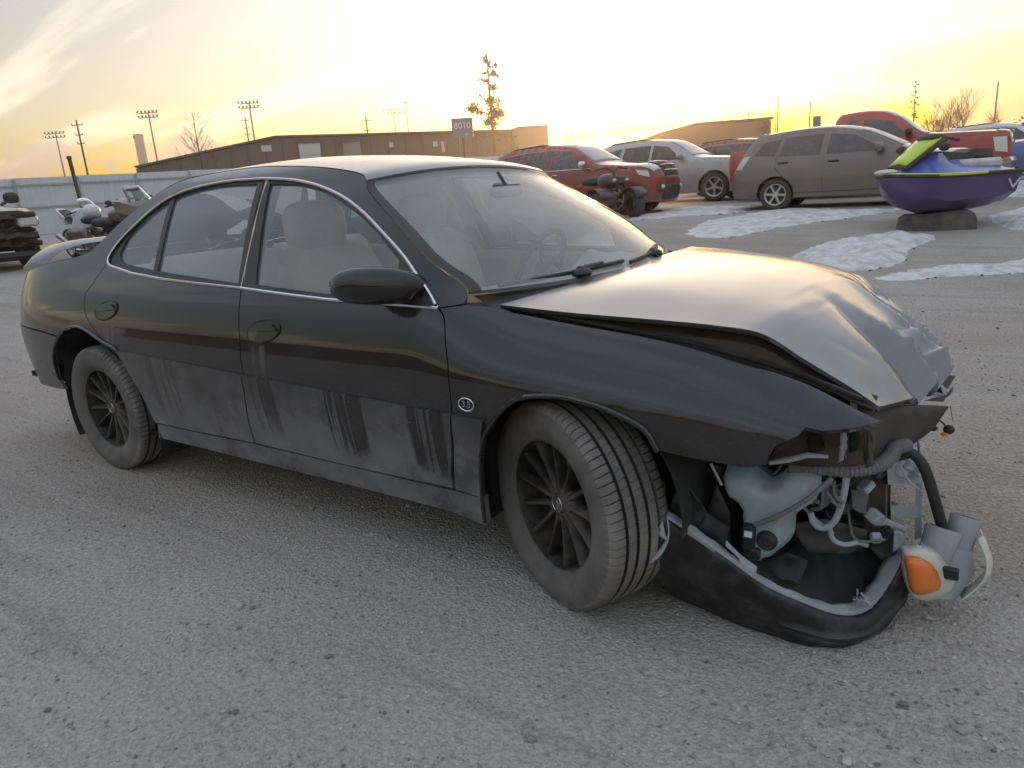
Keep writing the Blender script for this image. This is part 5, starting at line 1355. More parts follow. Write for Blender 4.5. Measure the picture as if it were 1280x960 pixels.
def truck_bumper(root):
    q = B(); lo = []
    for u in np.linspace(-1, 1, 13):
        x = .98-.10*abs(u)**2.5; lo.append([(x, u*.98, .42), (x+.05, u*.98, .48), (x+.05, u*.98, .62), (x, u*.98, .70), (x-.12, u*.98, .68), (x-.12, u*.98, .44)])
    q.loft(lo); q.build('chrome_bumper', M_CHR2, root, angle=30)
    q = B(); q.box((.84, 0, .36), (.18, 1.6, .14), bev=.03); q.build('air_dam', M_BLK2, root)
    for s_ in (-1, 1):
        q = B(); q.tube([(.95, s_*.45, .42), (1.05, s_*.45, .38), (1.05, s_*.45, .46), (.95, s_*.45, .46)], .018, 6); q.build('tow_hook', M_BLK2, root)
SEDAN = dict(hw=.90, zb=.93, paint=P_BRN, R=.32, axles=(0, -2.72), nsp=5, ft=.24, fround=.6, rround=.6,
    outline=[(.82, .24), (.88, .42), (.87, .60), (.76, .76), (.40, .85), (-.25, .93), (-.45, .98), (-1.05, 1.30), (-1.40, 1.40), (-1.9, 1.44), (-2.4, 1.40), (-2.95, 1.14), (-3.20, 1.05), (-3.70, 1.0), (-3.84, .88), (-3.88, .60), (-3.80, .30)],
    bulge=[(0, .10), (.12, .12), (.2, .06), (.4, .07), (.6, .05), (.8, .06), (1, .08)],
    windows=[('window', [(-.72, .97), (-1.20, 1.26), (-1.62, 1.32), (-1.64, .98)]), ('window', [(-1.72, .98), (-1.70, 1.33), (-2.25, 1.30), (-2.62, 1.03)])],
    patches=[('windshield', .31, .42, -.93, .93, M_FROST, .006), ('headlamp', .10, .16, .62, .97, M_LAMP, .012), ('headlamp', .10, .16, -.97, -.62, M_LAMP, .012), ('grille', .09, .135, -.45, .45, M_BLK2, .006)],
    seams=[[(-.58, .92), (-.62, .35)], [(-1.68, .95), (-1.70, .35)]], handles=[(-1.55, .86)], mirror=(-.82, 1.02))
def variant(sp, **kw):
    d = dict(sp); d.update(kw); return d
def gloc(p, dx=0): return (p[0]+dx, p[1], gz(p[0]+dx, p[1]))
_q = (-6.45, 13.6)
make_car('red_suv', 'dark red SUV with chrome window trim, its headlamps facing right', 'car', SUV1, (_q[0], _q[1], gz(*_q)), rad(-2))
_q = (-5.7, 18.2)
make_car('silver_suv', 'silver SUV parked between the dark red SUV and the grey hatchback', 'car', JEEP, (_q[0], _q[1], gz(*_q)), rad(-1))
_q = (-.36, 13.75)
make_car('grey_hatchback', 'brownish grey hatchback parked behind the jet ski', 'car', HATCH, (_q[0], _q[1], gz(*_q)), rad(1))
_q = (.05, 17.2)
make_car('red_pickup', 'bright red pickup truck with chrome grille beyond the grey hatchback', 'truck', TRUCK, (_q[0], _q[1], gz(*_q)), rad(0))
_q = (-4.35, 21.6)
make_car('maroon_sedan', 'maroon car with pale frosted windscreen behind the silver SUV', 'car', variant(SUV1, paint=P_DKRED, extra=lambda *a: None), (_q[0], _q[1], gz(*_q)))
_q = (-3.6, 27.0)
make_car('white_sedan', 'pale sedan roof showing behind the maroon car', 'car', variant(SEDAN, paint=P_WHITE), (_q[0], _q[1], gz(*_q)), far=True)
_q = (-3.0, 32.0)
make_car('red_suv', 'small bright red SUV far behind the silver SUV', 'car', variant(SUV1, paint=P_TRUCK, extra=lambda *a: None), (_q[0], _q[1], gz(*_q)), far=True)
for (nm, lb, sp, pt, xx, yy_) in (
    ('white_suv', 'white SUV behind the front of the red pickup truck', SUV1, P_WHITE, 2.2, 30.0), ('maroon_suv', 'maroon SUV at the right edge, beyond the red pickup', JEEP, P_DKRED, 4.6, 30.5),
    ('brown_sedan', 'brown sedan at the right edge, just right of the pickup grille', SEDAN, P_BRN, 4.6, 26.0), ('blue_sedan', 'blue sedan cut off by the right edge of the picture', SEDAN, P_BLUE, 4.6, 22.0),
    ('dark_suv', 'dark grey SUV far back above the red pickup hood', SUV1, P_DGREY, 1.6, 37.0), ('white_van', 'white van roof in the far row at right', JEEP, P_WHITE, 5.6, 40.0), ('grey_suv', 'dark SUV in the farthest row at right', JEEP, P_BLK, 9.5, 42.0)):
    make_car(nm, lb, 'car', variant(sp, paint=pt, extra=lambda *a: None), (xx, yy_, gz(xx, yy_)), rad(0), 'cars parked in the rows at right', far=True)
# seen through the sedan's glass
_q = (-8.9, 13.6); _q = (-12.6, 15.2)
make_car('silver_sedan', 'silver sedan seen through the windshield of the crashed car', 'car', variant(SEDAN, paint=P_SILV, nsp=7), (_q[0]+2.3, _q[1], gz(_q[0]+2.3, _q[1])))
_q = (-17.0, 12.2)
make_car('dark_sedan', 'dark sedan whose alloy wheel shows through the front passenger window', 'car', variant(SEDAN, paint=P_DGREY, nsp=7), (_q[0], _q[1], gz(*_q)))

# ================================================================== motorcycles, quad, jet ski
M_ENG = simple('dull_engine_metal', (.16, .15, .14), .45, metal=.7, var=.25, dirt=.3); M_FAIR = simple('taupe_fairing_paint', (.125, .095, .085), .35, coat=.5, dirt=.2)
M_SCREEN = glass_mat('clear_screen', (.80, .81, .78), .12, (.6, .6, .52)); M_WB = simple('white_plastic_fairing', (.62, .66, .72), .35, coat=.4, dirt=.15); M_BLUEP = simple('blue_plastic', (.05, .11, .30), .35, coat=.4)
def bike_wheel(root, x, R, w, rz=0):
    wr = empty('wheel', (x, 0, R)); wr.parent = root; wr.rotation_euler = (0, 0, rz); M = MR(rx=rad(90))
    q = B(); q.lathe([(R*.74, w*.4), (R*.86, w*.5), (R*.96, w*.35), (R, 0), (R*.96, -w*.35), (R*.86, -w*.5), (R*.74, -w*.4)], 32, M=M); q.build('tyre', M_BGTYRE, wr)
    q = B(); q.lathe([(R*.76, w*.42), (R*.70, w*.3), (R*.70, -w*.3), (R*.76, -w*.42)], 32, M=M)
    for i in range(6):
        a = i*math.pi/3; q.tube([(.03*math.cos(a), 0, .03*math.sin(a)), (R*.72*math.cos(a), 0, R*.72*math.sin(a))], .014, 5)
    q.lathe([(.001, .05), (.045, .05), (.045, -.05), (.001, -.05)], 14, M=M); q.build('rim', M_ALLOY, wr)
    q = B(); q.lathe([(R*.28, .055), (R*.46, .055), (R*.46, .06), (R*.28, .06)], 24, M=M); q.build('brake_disc', M_ALLOY, wr)
def motorcycle(label, kind, loc, rz, lean=0.0):
    root = empty('motorcycle', loc, rz); root.rotation_euler = (lean, 0, rz); tag(root, label, 'motorcycle')
    if kind == 'touring':
        bike_wheel(root, .82, .31, .13, .2); bike_wheel(root, -.80, .31, .16)
        for s_ in (-1, 1): q = B(); q.tube([(.82, s_*.09, .31), (.56, s_*.09, .88)], .026, 8); q.build('fork', M_CHR2, root)
        q = B(); q.box((-.02, 0, .30), (.62, .26, .26), bev=.04)
        for a in (-.35, .35): q.lathe([(.085, 0)]+[(.095 if i % 2 else .078, .03*i) for i in range(1, 10)]+[(.06, .30)], 14, M=MR((.02+a*.2, 0, .36), ry=a))
        q.build('engine', M_ENG, root)
        q = B(); q.tube([(.55, 0, .85), (.2, 0, .78), (-.4, 0, .62), (-.78, 0, .35)], .03, 8); q.tube([(.5, 0, .80), (.42, 0, .30), (-.4, 0, .22)], .028, 8); q.build('frame', M_BLK2, root)
        q = B(); q.ell((.18, 0, .86), (.34, .17, .13), 16, 9, p=.85); q.build('fuel_tank', M_FAIR, root)
        q = B(); q.ell((-.32, 0, .74), (.34, .19, .09), 14, 8, p=.8); q.ell((-.72, 0, .80), (.20, .15, .08), 12, 7, p=.8); q.build('seat', M_BLACKPL, root, angle=70)
        lo = []
        for x, hw_, z0, z1 in ((.42, .34, .80, 1.14), (.58, .38, .76, 1.13), (.78, .34, .74, 1.06), (.93, .22, .78, .98), (1.0, .06, .84, .92)):
            lo.append([(x, -hw_, (z0+z1)/2-.04), (x, -hw_*.9, z1-.03), (x-.02, -hw_*.45, z1), (x-.02, hw_*.45, z1), (x, hw_*.9, z1-.03), (x, hw_, (z0+z1)/2-.04), (x, hw_*.6, z0), (x, -hw_*.6, z0)])
        q = B(); q.loft(lo); q.build('fairing', M_FAIR, root, angle=50)
        G = np.array([[(.72-.17*v+.05*(1-u*u), u*(.25-.07*v), 1.08+.25*v) for u in np.linspace(-1, 1, 9)] for v in np.linspace(0, 1, 5)]); q = B(); q.grid(G); solidify(q.build('windscreen', M_SCREEN, root), .006)
        G = np.array([[(.732-.17*v+.05*(1-u*u), u*.16, 1.08+.25*v) for u in np.linspace(-1, 1, 9)] for v in (.70, .84)]); q = B(); q.grid(G); q.build('screen_band', M_BLACKPL, root)
        for s_ in (-1, 1):
            q = B(); q.box((-.80, s_*.27, .52), (.55, .17, .30), bev=.05); q.build('saddlebag', M_FAIR, root)
            q = B(); q.tube([(.1, s_*.16, .32), (-.1, s_*.19, .24), (-.9, s_*.22, .24), (-1.05, s_*.22, .26)], [.03, .035, .05, .05], 10); q.build('exhaust', M_CHR2, root)
            q = B(); q.ell((.45, s_*.44, 1.10), (.03, .07, .045), 10, 6); q.tube([(.45, s_*.42, 1.08), (.44, s_*.3, 1.0)], .008, 5); q.build('mirror', M_BLACKPL, root)
            q = B(); q.ell((.98, s_*.10, .87), (.03, .08, .05), 10, 6); q.build('headlamp', M_LAMP, root)
        q = B(); q.tube([(.30, -.42, 1.03), (.42, -.3, 1.06), (.52, 0, .98), (.42, .3, 1.06), (.30, .42, 1.03)], .015, 7); q.build('handlebar', M_BLK2, root)
        for xx, n_ in ((.82, 'front_fender'), (-.80, 'rear_fender')):
            G = np.array([[(xx+.36*math.cos(a), y_, .31+.36*math.sin(a)) for y_ in (-.09, -.05, .05, .09)] for a in np.linspace(rad(20), rad(165), 12)]); q = B(); q.grid(G); solidify(q.build('fender', M_FAIR, root), .006)
    else:
        bike_wheel(root, .70, .30, .12, .15); bike_wheel(root, -.70, .31, .18)
        for s_ in (-1, 1): q = B(); q.tube([(.70, s_*.09, .30), (.46, s_*.09, .88)], .026, 8); q.build('fork', M_CHR2, root)
        q = B(); q.box((.05, 0, .42), (.46, .30, .34), bev=.06); q.build('engine', M_ENG, root)
        q = B()
        for s_ in (-1, 1): q.tube([(.45, s_*.05, .85), (.10, s_*.16, .72), (-.25, s_*.14, .48)], .03, 7); q.tube([(-.22, s_*.12, .40), (-.70, s_*.13, .31)], .028, 7)
        q.build('frame', M_ALLOY, root)
        q = B(); q.ell((.12, 0, .86), (.26, .16, .14), 14, 9, p=.85); q.build('fuel_tank', M_WB, root)
        q = B(); q.loft([[(-.05, -.12, .78), (-.05, .12, .78), (-.05, .10, .84), (-.05, -.10, .84)], [(-.40, -.14, .80), (-.40, .14, .80), (-.40, .11, .87), (-.40, -.11, .87)], [(-.75, -.10, .92), (-.75, .10, .92), (-.75, .08, 1.0), (-.75, -.08, 1.0)]]); q.build('seat', M_BLACKPL, root)
        q = B(); q.loft([[(-.40, -.15, .70), (-.40, .15, .70), (-.40, .15, .84), (-.40, -.15, .84)], [(-.72, -.12, .84), (-.72, .12, .84), (-.72, .12, .97), (-.72, -.12, .97)], [(-.98, -.05, .98), (-.98, .05, .98), (-.98, .05, 1.03), (-.98, -.05, 1.03)]]); q.build('tail_fairing', M_WB, root)
        for s_ in (-1, 1):
            lo = [[(x, s_*(y_), z0), (x, s_*(y_+.02), (z0+z1)/2), (x, s_*(y_-.04), z1), (x, s_*(y_-.06), z0+.02)] for x, y_, z0, z1 in ((-.15, .20, .42, .60), (.20, .24, .32, .80), (.50, .22, .42, .98), (.72, .12, .68, 1.0))]
            q = B(); q.loft(lo); q.build('side_fairing', M_BLUEP if s_ > 0 else M_WB, root, angle=50)
            q = B(); q.tube([(.30, s_*.10, .95), (.28, s_*.32, .90)], .014, 6); q.build('handlebar', M_BLK2, root)
        q = B(); q.ell((.66, 0, .92), (.16, .17, .14), 12, 8); q.build('nose_fairing', M_WB, root)
        G = np.array([[(.62-.24*v, u*(.14-.03*v), 1.0+.16*v+.03*(1-u*u)) for u in np.linspace(-1, 1, 7)] for v in np.linspace(0, 1, 4)]); q = B(); q.grid(G); solidify(q.build('windscreen', M_SCREEN, root), .005)
        q = B(); q.tube([(.1, -.12, .25), (-.3, -.17, .28), (-.75, -.22, .50)], [.03, .035, .055], 10); q.build('exhaust', M_ALLOY, root)
    q = B(); q.tube([(.0, .12, .22), (-.05, .30, .0)], .012, 6); q.build('side_stand', M_BLK2, root)
    return root
_q = (-12.55, 4.55)
motorcycle('taupe touring motorcycle with a wide fairing and clear windscreen, left of the sedan', 'touring', (_q[0], _q[1], gz(*_q)), rad(10), .08)
_q = (-14.4, 4.75)
motorcycle('white and blue sport motorcycle behind the wrecked black pickup', 'sport', (_q[0], _q[1], gz(*_q)), rad(-5), .05)
_q = (-12.4, 7.6)
motorcycle('dark touring motorcycle seen through the rear passenger window of the sedan', 'touring', (_q[0], _q[1], gz(*_q)), rad(-20), .05)
_q = (-6.4, 11.9)
def trike():
    root = empty('quad_bike', (_q[0], _q[1], gz(*_q)), rad(-30)); tag(root, 'dark wrecked quad bike standing in front of the dark red SUV', 'quad bike')
    for x in (.6, -.6):
        for s_ in (-1, 1):
            w = empty('wheel', (x, s_*.45, .28)); w.parent = root
            q = B(); q.lathe([(.14, .10), (.24, .11), (.28, .07), (.28, -.07), (.24, -.11), (.14, -.10)], 24, M=MR(rx=rad(90))); q.build('tyre', M_BGTYRE, w)
            q = B(); q.lathe([(.15, .09), (.12, .05), (.03, .06), (.001, .06)], 16, M=MR(rx=rad(90)*(1 if s_ < 0 else -1))); q.build('rim', M_ALLOY, w)
            G = np.array([[(x+.34*math.cos(a), s_*(.30+.30*v), .30+.34*math.sin(a)) for v in (0, .5, 1)] for a in np.linspace(.4, 2.6, 9)]); q = B(); q.grid(G); solidify(q.build('fender', M_DKP, root), .008)
    q = B(); q.box((0, 0, .42), (.9, .36, .30), bev=.06); q.build('chassis', M_ENG, root)
    q = B(); q.ell((-.25, 0, .80), (.45, .17, .10), 14, 8, p=.8); q.build('seat', M_BLACKPL, root)
    q = B(); q.ell((.30, 0, .78), (.28, .2, .16), 12, 8, p=.8); q.build('tank_cover', M_DKP, root)
    q = B(); q.tube([(.42, -.42, 1.02), (.46, -.15, 1.05), (.5, 0, .98), (.46, .15, 1.05), (.42, .42, 1.02)], .016, 6); q.tube([(.5, 0, .98), (.62, 0, .6)], .03, 6); q.build('handlebar', M_BLK2, root)
    q = B(); q.box((.72, 0, .80), (.10, .5, .16), bev=.03); q.build('front_panel', M_DKP, root)
    for s_ in (-1, 1): q = B(); q.ell((.77, s_*.16, .80), (.02, .05, .03), 10, 6); q.build('headlamp', M_LAMP, root)
M_DKP = simple('dark_violet_plastic', (.045, .025, .035), .4, coat=.3, dirt=.3)
trike()
# ---- jet ski on its prop
M_PURP = simple('deep_violet_hull', (.070, .052, .185), .4, var=.25, scale=4, coat=.25, dirt=.4, dirtcol=(.11, .09, .09)); M_JBLUE = simple('blue_deck', (.07, .11, .42), .3, coat=.5, dirt=.2); M_LIME = simple('lime_hood', (.50, .66, .030), .35, coat=.4, dirt=.12); M_JWHITE = simple('pale_deck', (.60, .60, .58), .4, dirt=.25)
def jetski(loc, rz, L=2.9):
    root = empty('jet_ski', loc, rz); tag(root, 'violet and blue jet ski with lime green hood propped up on the gravel', 'jet ski')
    xs = np.linspace(-1, 1, 15); lo = []
    for t in xs:               # +x is the bow
        x = t*L/2; hwid = .58*(1-max(0, (t-.05)/.97)**2.4)+.015; sheer = .70+.06*max(0, t)**2; keel = .16+.46*max(0, (t-.15)/.85)**1.9+(.05 if t < -.8 else 0)
        chine = keel+.20*(1-.3*max(0, t))
        lo.append([(x, 0, keel), (x, -hwid*.55, keel+.07), (x, -hwid*.86, min(chine, sheer-.06)), (x, -hwid, sheer), (x, -hwid*.9, sheer+.02), (x, hwid*.9, sheer+.02), (x, hwid, sheer), (x, hwid*.86, min(chine, sheer-.06)), (x, hwid*.55, keel+.07)])
    q = B(); q.loft(lo); hull = q.build('hull', M_PURP, root, angle=35)
    for s_ in (-1, 1):
        q = B(); q.tube([(l[3][0], s_*abs(l[3][1])*1.02, l[3][2]) for l in lo], .030, 6); q.build('gunwale_bumper', M_BLK2, root)
        q = B(); q.tube([(l[3][0], s_*abs(l[3][1])*1.035, l[3][2]+.012) for l in lo[5:]], .022, 6); q.build('lime_stripe', M_LIME, root)
        q = B(); q.tube([(-.75, s_*.585, .60), (-.84, s_*.585, .47), (-.96, s_*.585, .60)], .014, 5); q.build('hull_mark', M_WHITE, root)
    dk = []
    for t in np.linspace(-.98, .93, 13):
        x = t*L/2; hwid = .52*(1-max(0, (t-.05)/.97)**2.4)+.01; z0 = .72+.06*max(0, t)**2
        h = .06+.26*math.exp(-((t-.22)/.30)**2)+(.10 if t < -.1 else 0)*math.exp(-((t+.4)/.5)**4)
        dk.append([(x, -hwid, z0), (x, -hwid*.62, z0+h*.45), (x, -hwid*.40, z0+h), (x, hwid*.40, z0+h), (x, hwid*.62, z0+h*.45), (x, hwid, z0)])
    q = B(); q.loft(dk, closed=False, caps=False); q.build('deck', M_JBLUE, root, angle=50)
    q = B(); G = np.array([[(.72-.56*v, u*(.15+.08*v-.02*v*v), .88+.36*v+.035*(1-u*u)) for u in np.linspace(-1, 1, 7)] for v in np.linspace(0, 1, 7)]); q.grid(G); solidify(q.build('hood', M_LIME, root), .03)
    q = B(); G = np.array([[(.76-.62*v, u*(.20+.09*v), .835+.38*v+.02*(1-u*u)) for u in np.linspace(-1, 1, 7)] for v in np.linspace(0, 1, 7)]); q.grid(G); solidify(q.build('hood_surround', M_BLK2, root), .03)
    q = B(); q.ell((.10, 0, 1.22), (.16, .22, .08), 12, 7, p=.8); q.build('console', M_BLK2, root)
    q = B(); q.tube([(.02, -.38, 1.18), (.08, -.15, 1.24), (.08, .15, 1.24), (.02, .38, 1.18)], .022, 7); q.build('handlebar', M_BLK2, root)
    for s_ in (-1, 1): q = B(); q.ell((.28, s_*.38, 1.10), (.05, .09, .06), 10, 6); q.build('mirror', M_BLK2, root)
    q = B(); q.loft([[(x, -w_, z_-.12), (x, w_, z_-.12), (x, w_*.8, z_), (x, -w_*.8, z_)] for x, w_, z_ in ((.0, .16, 1.04), (-.4, .18, 1.0), (-.55, .18, 1.06), (-.9, .17, 1.04), (-1.0, .12, .94))]); q.build('seat', M_BLACKPL, root, angle=50)
    q = B(); q.box((-.58, 0, .83), (.85, .6, .16), bev=.05); q.build('seat_base', M_JWHITE, root)
    q = B(); q.ell((L/2-.10, 0, .80), (.20, .13, .045), 12, 6); q.build('bow_cap', M_JWHITE, root)
    q = B(); q.tube([(-L/2+.1, 0, .36), (-L/2-.14, 0, .36)], [.10, .07], 12); q.build('jet_nozzle', M_BLK2, root)
    return root
_j = (.42, 10.2); _jz = gz(*_j)
jetski((_j[0]-.34, _j[1]-.10, _jz+.06), rad(232), 2.0)
q = B()
lo = []
for zz, k in ((0, 1.06), (.12, 1.0), (.22, .92), (.27, .80)):
    lo.append([(x_*k+.02*math.sin(9*y_+zz*20), y_*k+.015*math.cos(11*x_), zz+.02*math.sin(5*x_)*(zz > .1)) for x_, y_ in ((-.50, -.24), (-.20, -.28), (.15, -.27), (.48, -.22), (.52, 0), (.46, .22), (.1, .27), (-.3, .26), (-.52, .05))])
q.loft(lo); blk = q.build('prop_block', simple('dirty_tyre_prop', (.075, .066, .060), .9, dirt=.5, dirtcol=(.2, .18, .16)), angle=50); place(blk, (_j[0]-.27, _j[1]-.15, _jz-.03), (0, 0, .3)); tag(blk, 'low dark block holding up the jet ski hull', 'block')

# ---- wrecked black pickup at the left edge
def wreck():
    root = empty('wrecked_pickup', (-14.55, 2.95, gz(-14.5, 3)), rad(-4)); tag(root, 'black wrecked pickup with its nose torn off, cut by the left edge', 'truck')
    rw = random.Random(17)
    q = B(); q.loft([[(x, -.86*w_, z_-.06), (x, -.6*w_, z_), (x, .6*w_, z_), (x, .86*w_, z_-.06), (x, .8*w_, z_-.14), (x, -.8*w_, z_-.14)] for x, w_, z_ in ((-1.2, 1.02, 1.16), (-.4, 1.0, 1.17), (.2, .95, 1.14), (.62, .86, 1.06))]); q.build('hood', P_BLK, root, angle=40)
    q = B(); q.loft([[(x, -.95, .45), (x, -.99, .75), (x, -.92, 1.10), (x, .92, 1.10), (x, .99, .75), (x, .95, .45)] for x in (-4.6, -1.2, -.42)]); q.build('body', P_BLK, root, angle=30)
    q = B(); q.loft([[(x, -.80*w_, 1.12), (x+s_, -.66*w_, z_), (x+s_, .66*w_, z_), (x, .80*w_, 1.12)] for x, w_, z_, s_ in ((-1.15, 1, 1.13, 0), (-1.7, 1, 1.66, 0), (-3.2, 1, 1.70, 0), (-3.5, 1, 1.14, 0))]); q.build('cab', P_BLK, root, angle=30)
    for s_ in (-1, 1):
        q = B(); q.ell((-1.25, s_*1.06, 1.34), (.09, .14, .11), 12, 8, p=.7); q.tube([(-1.22, s_*.97, 1.28), (-1.2, s_*.84, 1.2)], .03, 6); q.build('door_mirror', M_BLK2, root)
        q = B(); q.box((.45, s_*.66, .86), (.34, .34, .20), bev=.04); q.build('headlamp', M_LENS if s_ < 0 else M_LAMP, root)
        q = B(); q.box((.50, s_*.60, .98), (.30, .40, .10), bev=.03); q.build('lamp_housing', M_BLK2, root)
        add_wheel(root, -.25, s_*.80, .39, 5, M_ALLOY); add_wheel(root, -3.7, s_*.80, .39, 5, M_ALLOY)
    for k_, (zz, xx, hh, mt) in enumerate(((.94, .30, .05, M_BLK2), (.84, .40, .05, M_OLIVE), (.74, .46, .04, M_BLACKPL), (.60, .50, .06, M_OLIVE), (.46, .52, .05, M_BLK2))):
        for j in range(3):
            y0_ = -.78+.52*j; q = B(); q.tube([(xx+rw.uniform(-.10, .12), y0_+.54*t_, zz+rw.uniform(-.05, .05)) for t_ in (0, .3, .65, 1)], [hh*rw.uniform(.7, 1.3) for _ in range(4)], 6); q.build('broken_bar', mt, root)
    for k_ in range(9):
        c_ = np.array([.45+rw.uniform(-.12, .12), rw.uniform(-.85, .7), rw.uniform(.34, .95)]); q = B(); pts_ = [c_+np.array([rw.uniform(-.10, .14), rw.uniform(-.22, .22), rw.uniform(-.10, .10)]) for _ in range(5)]
        q.add(pts_, [(0, 1, 2), (0, 2, 3), (0, 3, 4), (0, 4, 1)]); solidify(q.build('torn_panel', (M_BLACKPL, M_OLIVE, M_BLK2)[k_ % 3], root, smooth=False), .012)
    q = B(); q.loft([[(x+.06*math.sin(y_*5), y_, z_-.05) for x, z_ in ((.58, .22), (.63, .30), (.58, .38), (.50, .36), (.50, .24))] for y_ in (-.9, -.5, 0, .4, .9)]); q.build('bumper_beam', M_BLACKPL, root)
    q = B(); q.box((.02, 0, .62), (.85, 1.5, .55), bev=.05); q.build('engine_bay', M_BLK2, root)
    for j in range(5):
        q = B(); a = np.array([.62, -.86+.05*j, .48+.09*j]); q.tube([a, a+np.array([rw.uniform(-.05, .1), rw.uniform(-.06, .06), rw.uniform(.05, .14)])], .02, 5); q.build('torn_trim', M_CHR2, root)
wreck()

# ================================================================== fence, buildings, poles, trees
M_FENCE = simple('white_painted_sheet', (.62, .66, .70), .5, var=.06, scale=3, dirt=.25, dirtcol=(.40, .40, .40)); M_FPOST = simple('grey_fence_post', (.36, .37, .38), .6)
M_WOOD = simple('weathered_pole_wood', (.11, .085, .065), .9, var=.25); M_GALV = simple('galvanised_steel', (.30, .29, .28), .5, metal=.5)
M_WALLB = simple('brown_metal_siding', (.135, .100, .085), .7, var=.10, scale=.6, dirt=.25, dirtcol=(.19, .15, .13)); M_MASON = simple('grey_block_wall', (.30, .26, .235), .9, var=.12, scale=1.5, dirt=.3); M_RDOOR = simple('white_roller_door', (.55, .55, .55), .6, var=.05); M_ROOF = simple('dark_roof_sheet', (.085, .075, .072), .7, var=.2, scale=.4)
M_BARK = simple('bare_bark', (.085, .060, .045), .95, var=.2); M_NEEDLE = simple('dark_evergreen_needles', (.050, .048, .020), .9, var=.35, scale=3); M_TWIG = simple('bare_twigs', (.17, .105, .070), .95, var=.2)
FA = np.array((-35.667, 9.663, 1.672)); FB = np.array((-25.738, 42.092, 1.909))
_fl = float(np.hypot(*(FB-FA)[:2])); _fd = (FB-FA)[:2]/_fl; nP = int(_fl/2.45); FH = 2.45
fence = empty('sheet_fence', (FA[0], FA[1], gz(FA[0], FA[1]))); tag(fence, 'long white corrugated sheet fence with posts and rails behind the motorcycles', 'fence')
_frz = math.atan2(_fd[1], _fd[0]); sheet = None
for i in range(nP+1):
    x, y = FA[:2]+_fd*2.45*i; z = gz(x, y)-fence.location.z
    if i < nP:
        if sheet is None:
            G = []; nn = 61
            for k in range(nn):
                t = k/(nn-1); off = .02*(1 if (k % 6) in (0, 1) else 0); G.append([(t*2.43, off, 0), (t*2.43, off, FH)])
            qq = B(); qq.grid(np.array(G)); sheet = qq.build('fence_panel', M_FENCE, fence, smooth=False); o = sheet
            qq = B(); qq.box((1.22, -.05, FH-.32), (2.43, .05, .07)); rail = qq.build('rail', M_FPOST, fence, smooth=False); r1 = rail
            r2 = rail.copy(); COL.objects.link(r2)
            qq = B(); qq.box((0, -.06, FH/2-.05), (.09, .09, FH)); post = qq.build('post', M_FPOST, fence, smooth=False); p_ = post
        else:
            o = sheet.copy(); r1 = rail.copy(); r2 = rail.copy(); p_ = post.copy()
            for c in (o, r1, r2, p_): COL.objects.link(c)
        for c, dz_ in ((o, 0), (r1, 0), (r2, -.95), (p_, 0)):
            c.parent = fence; c.location = (x-FA[0], y-FA[1], z+dz_); c.rotation_euler = (0, 0, _frz)
def vert(o, M_): o.data.transform(M_); return o
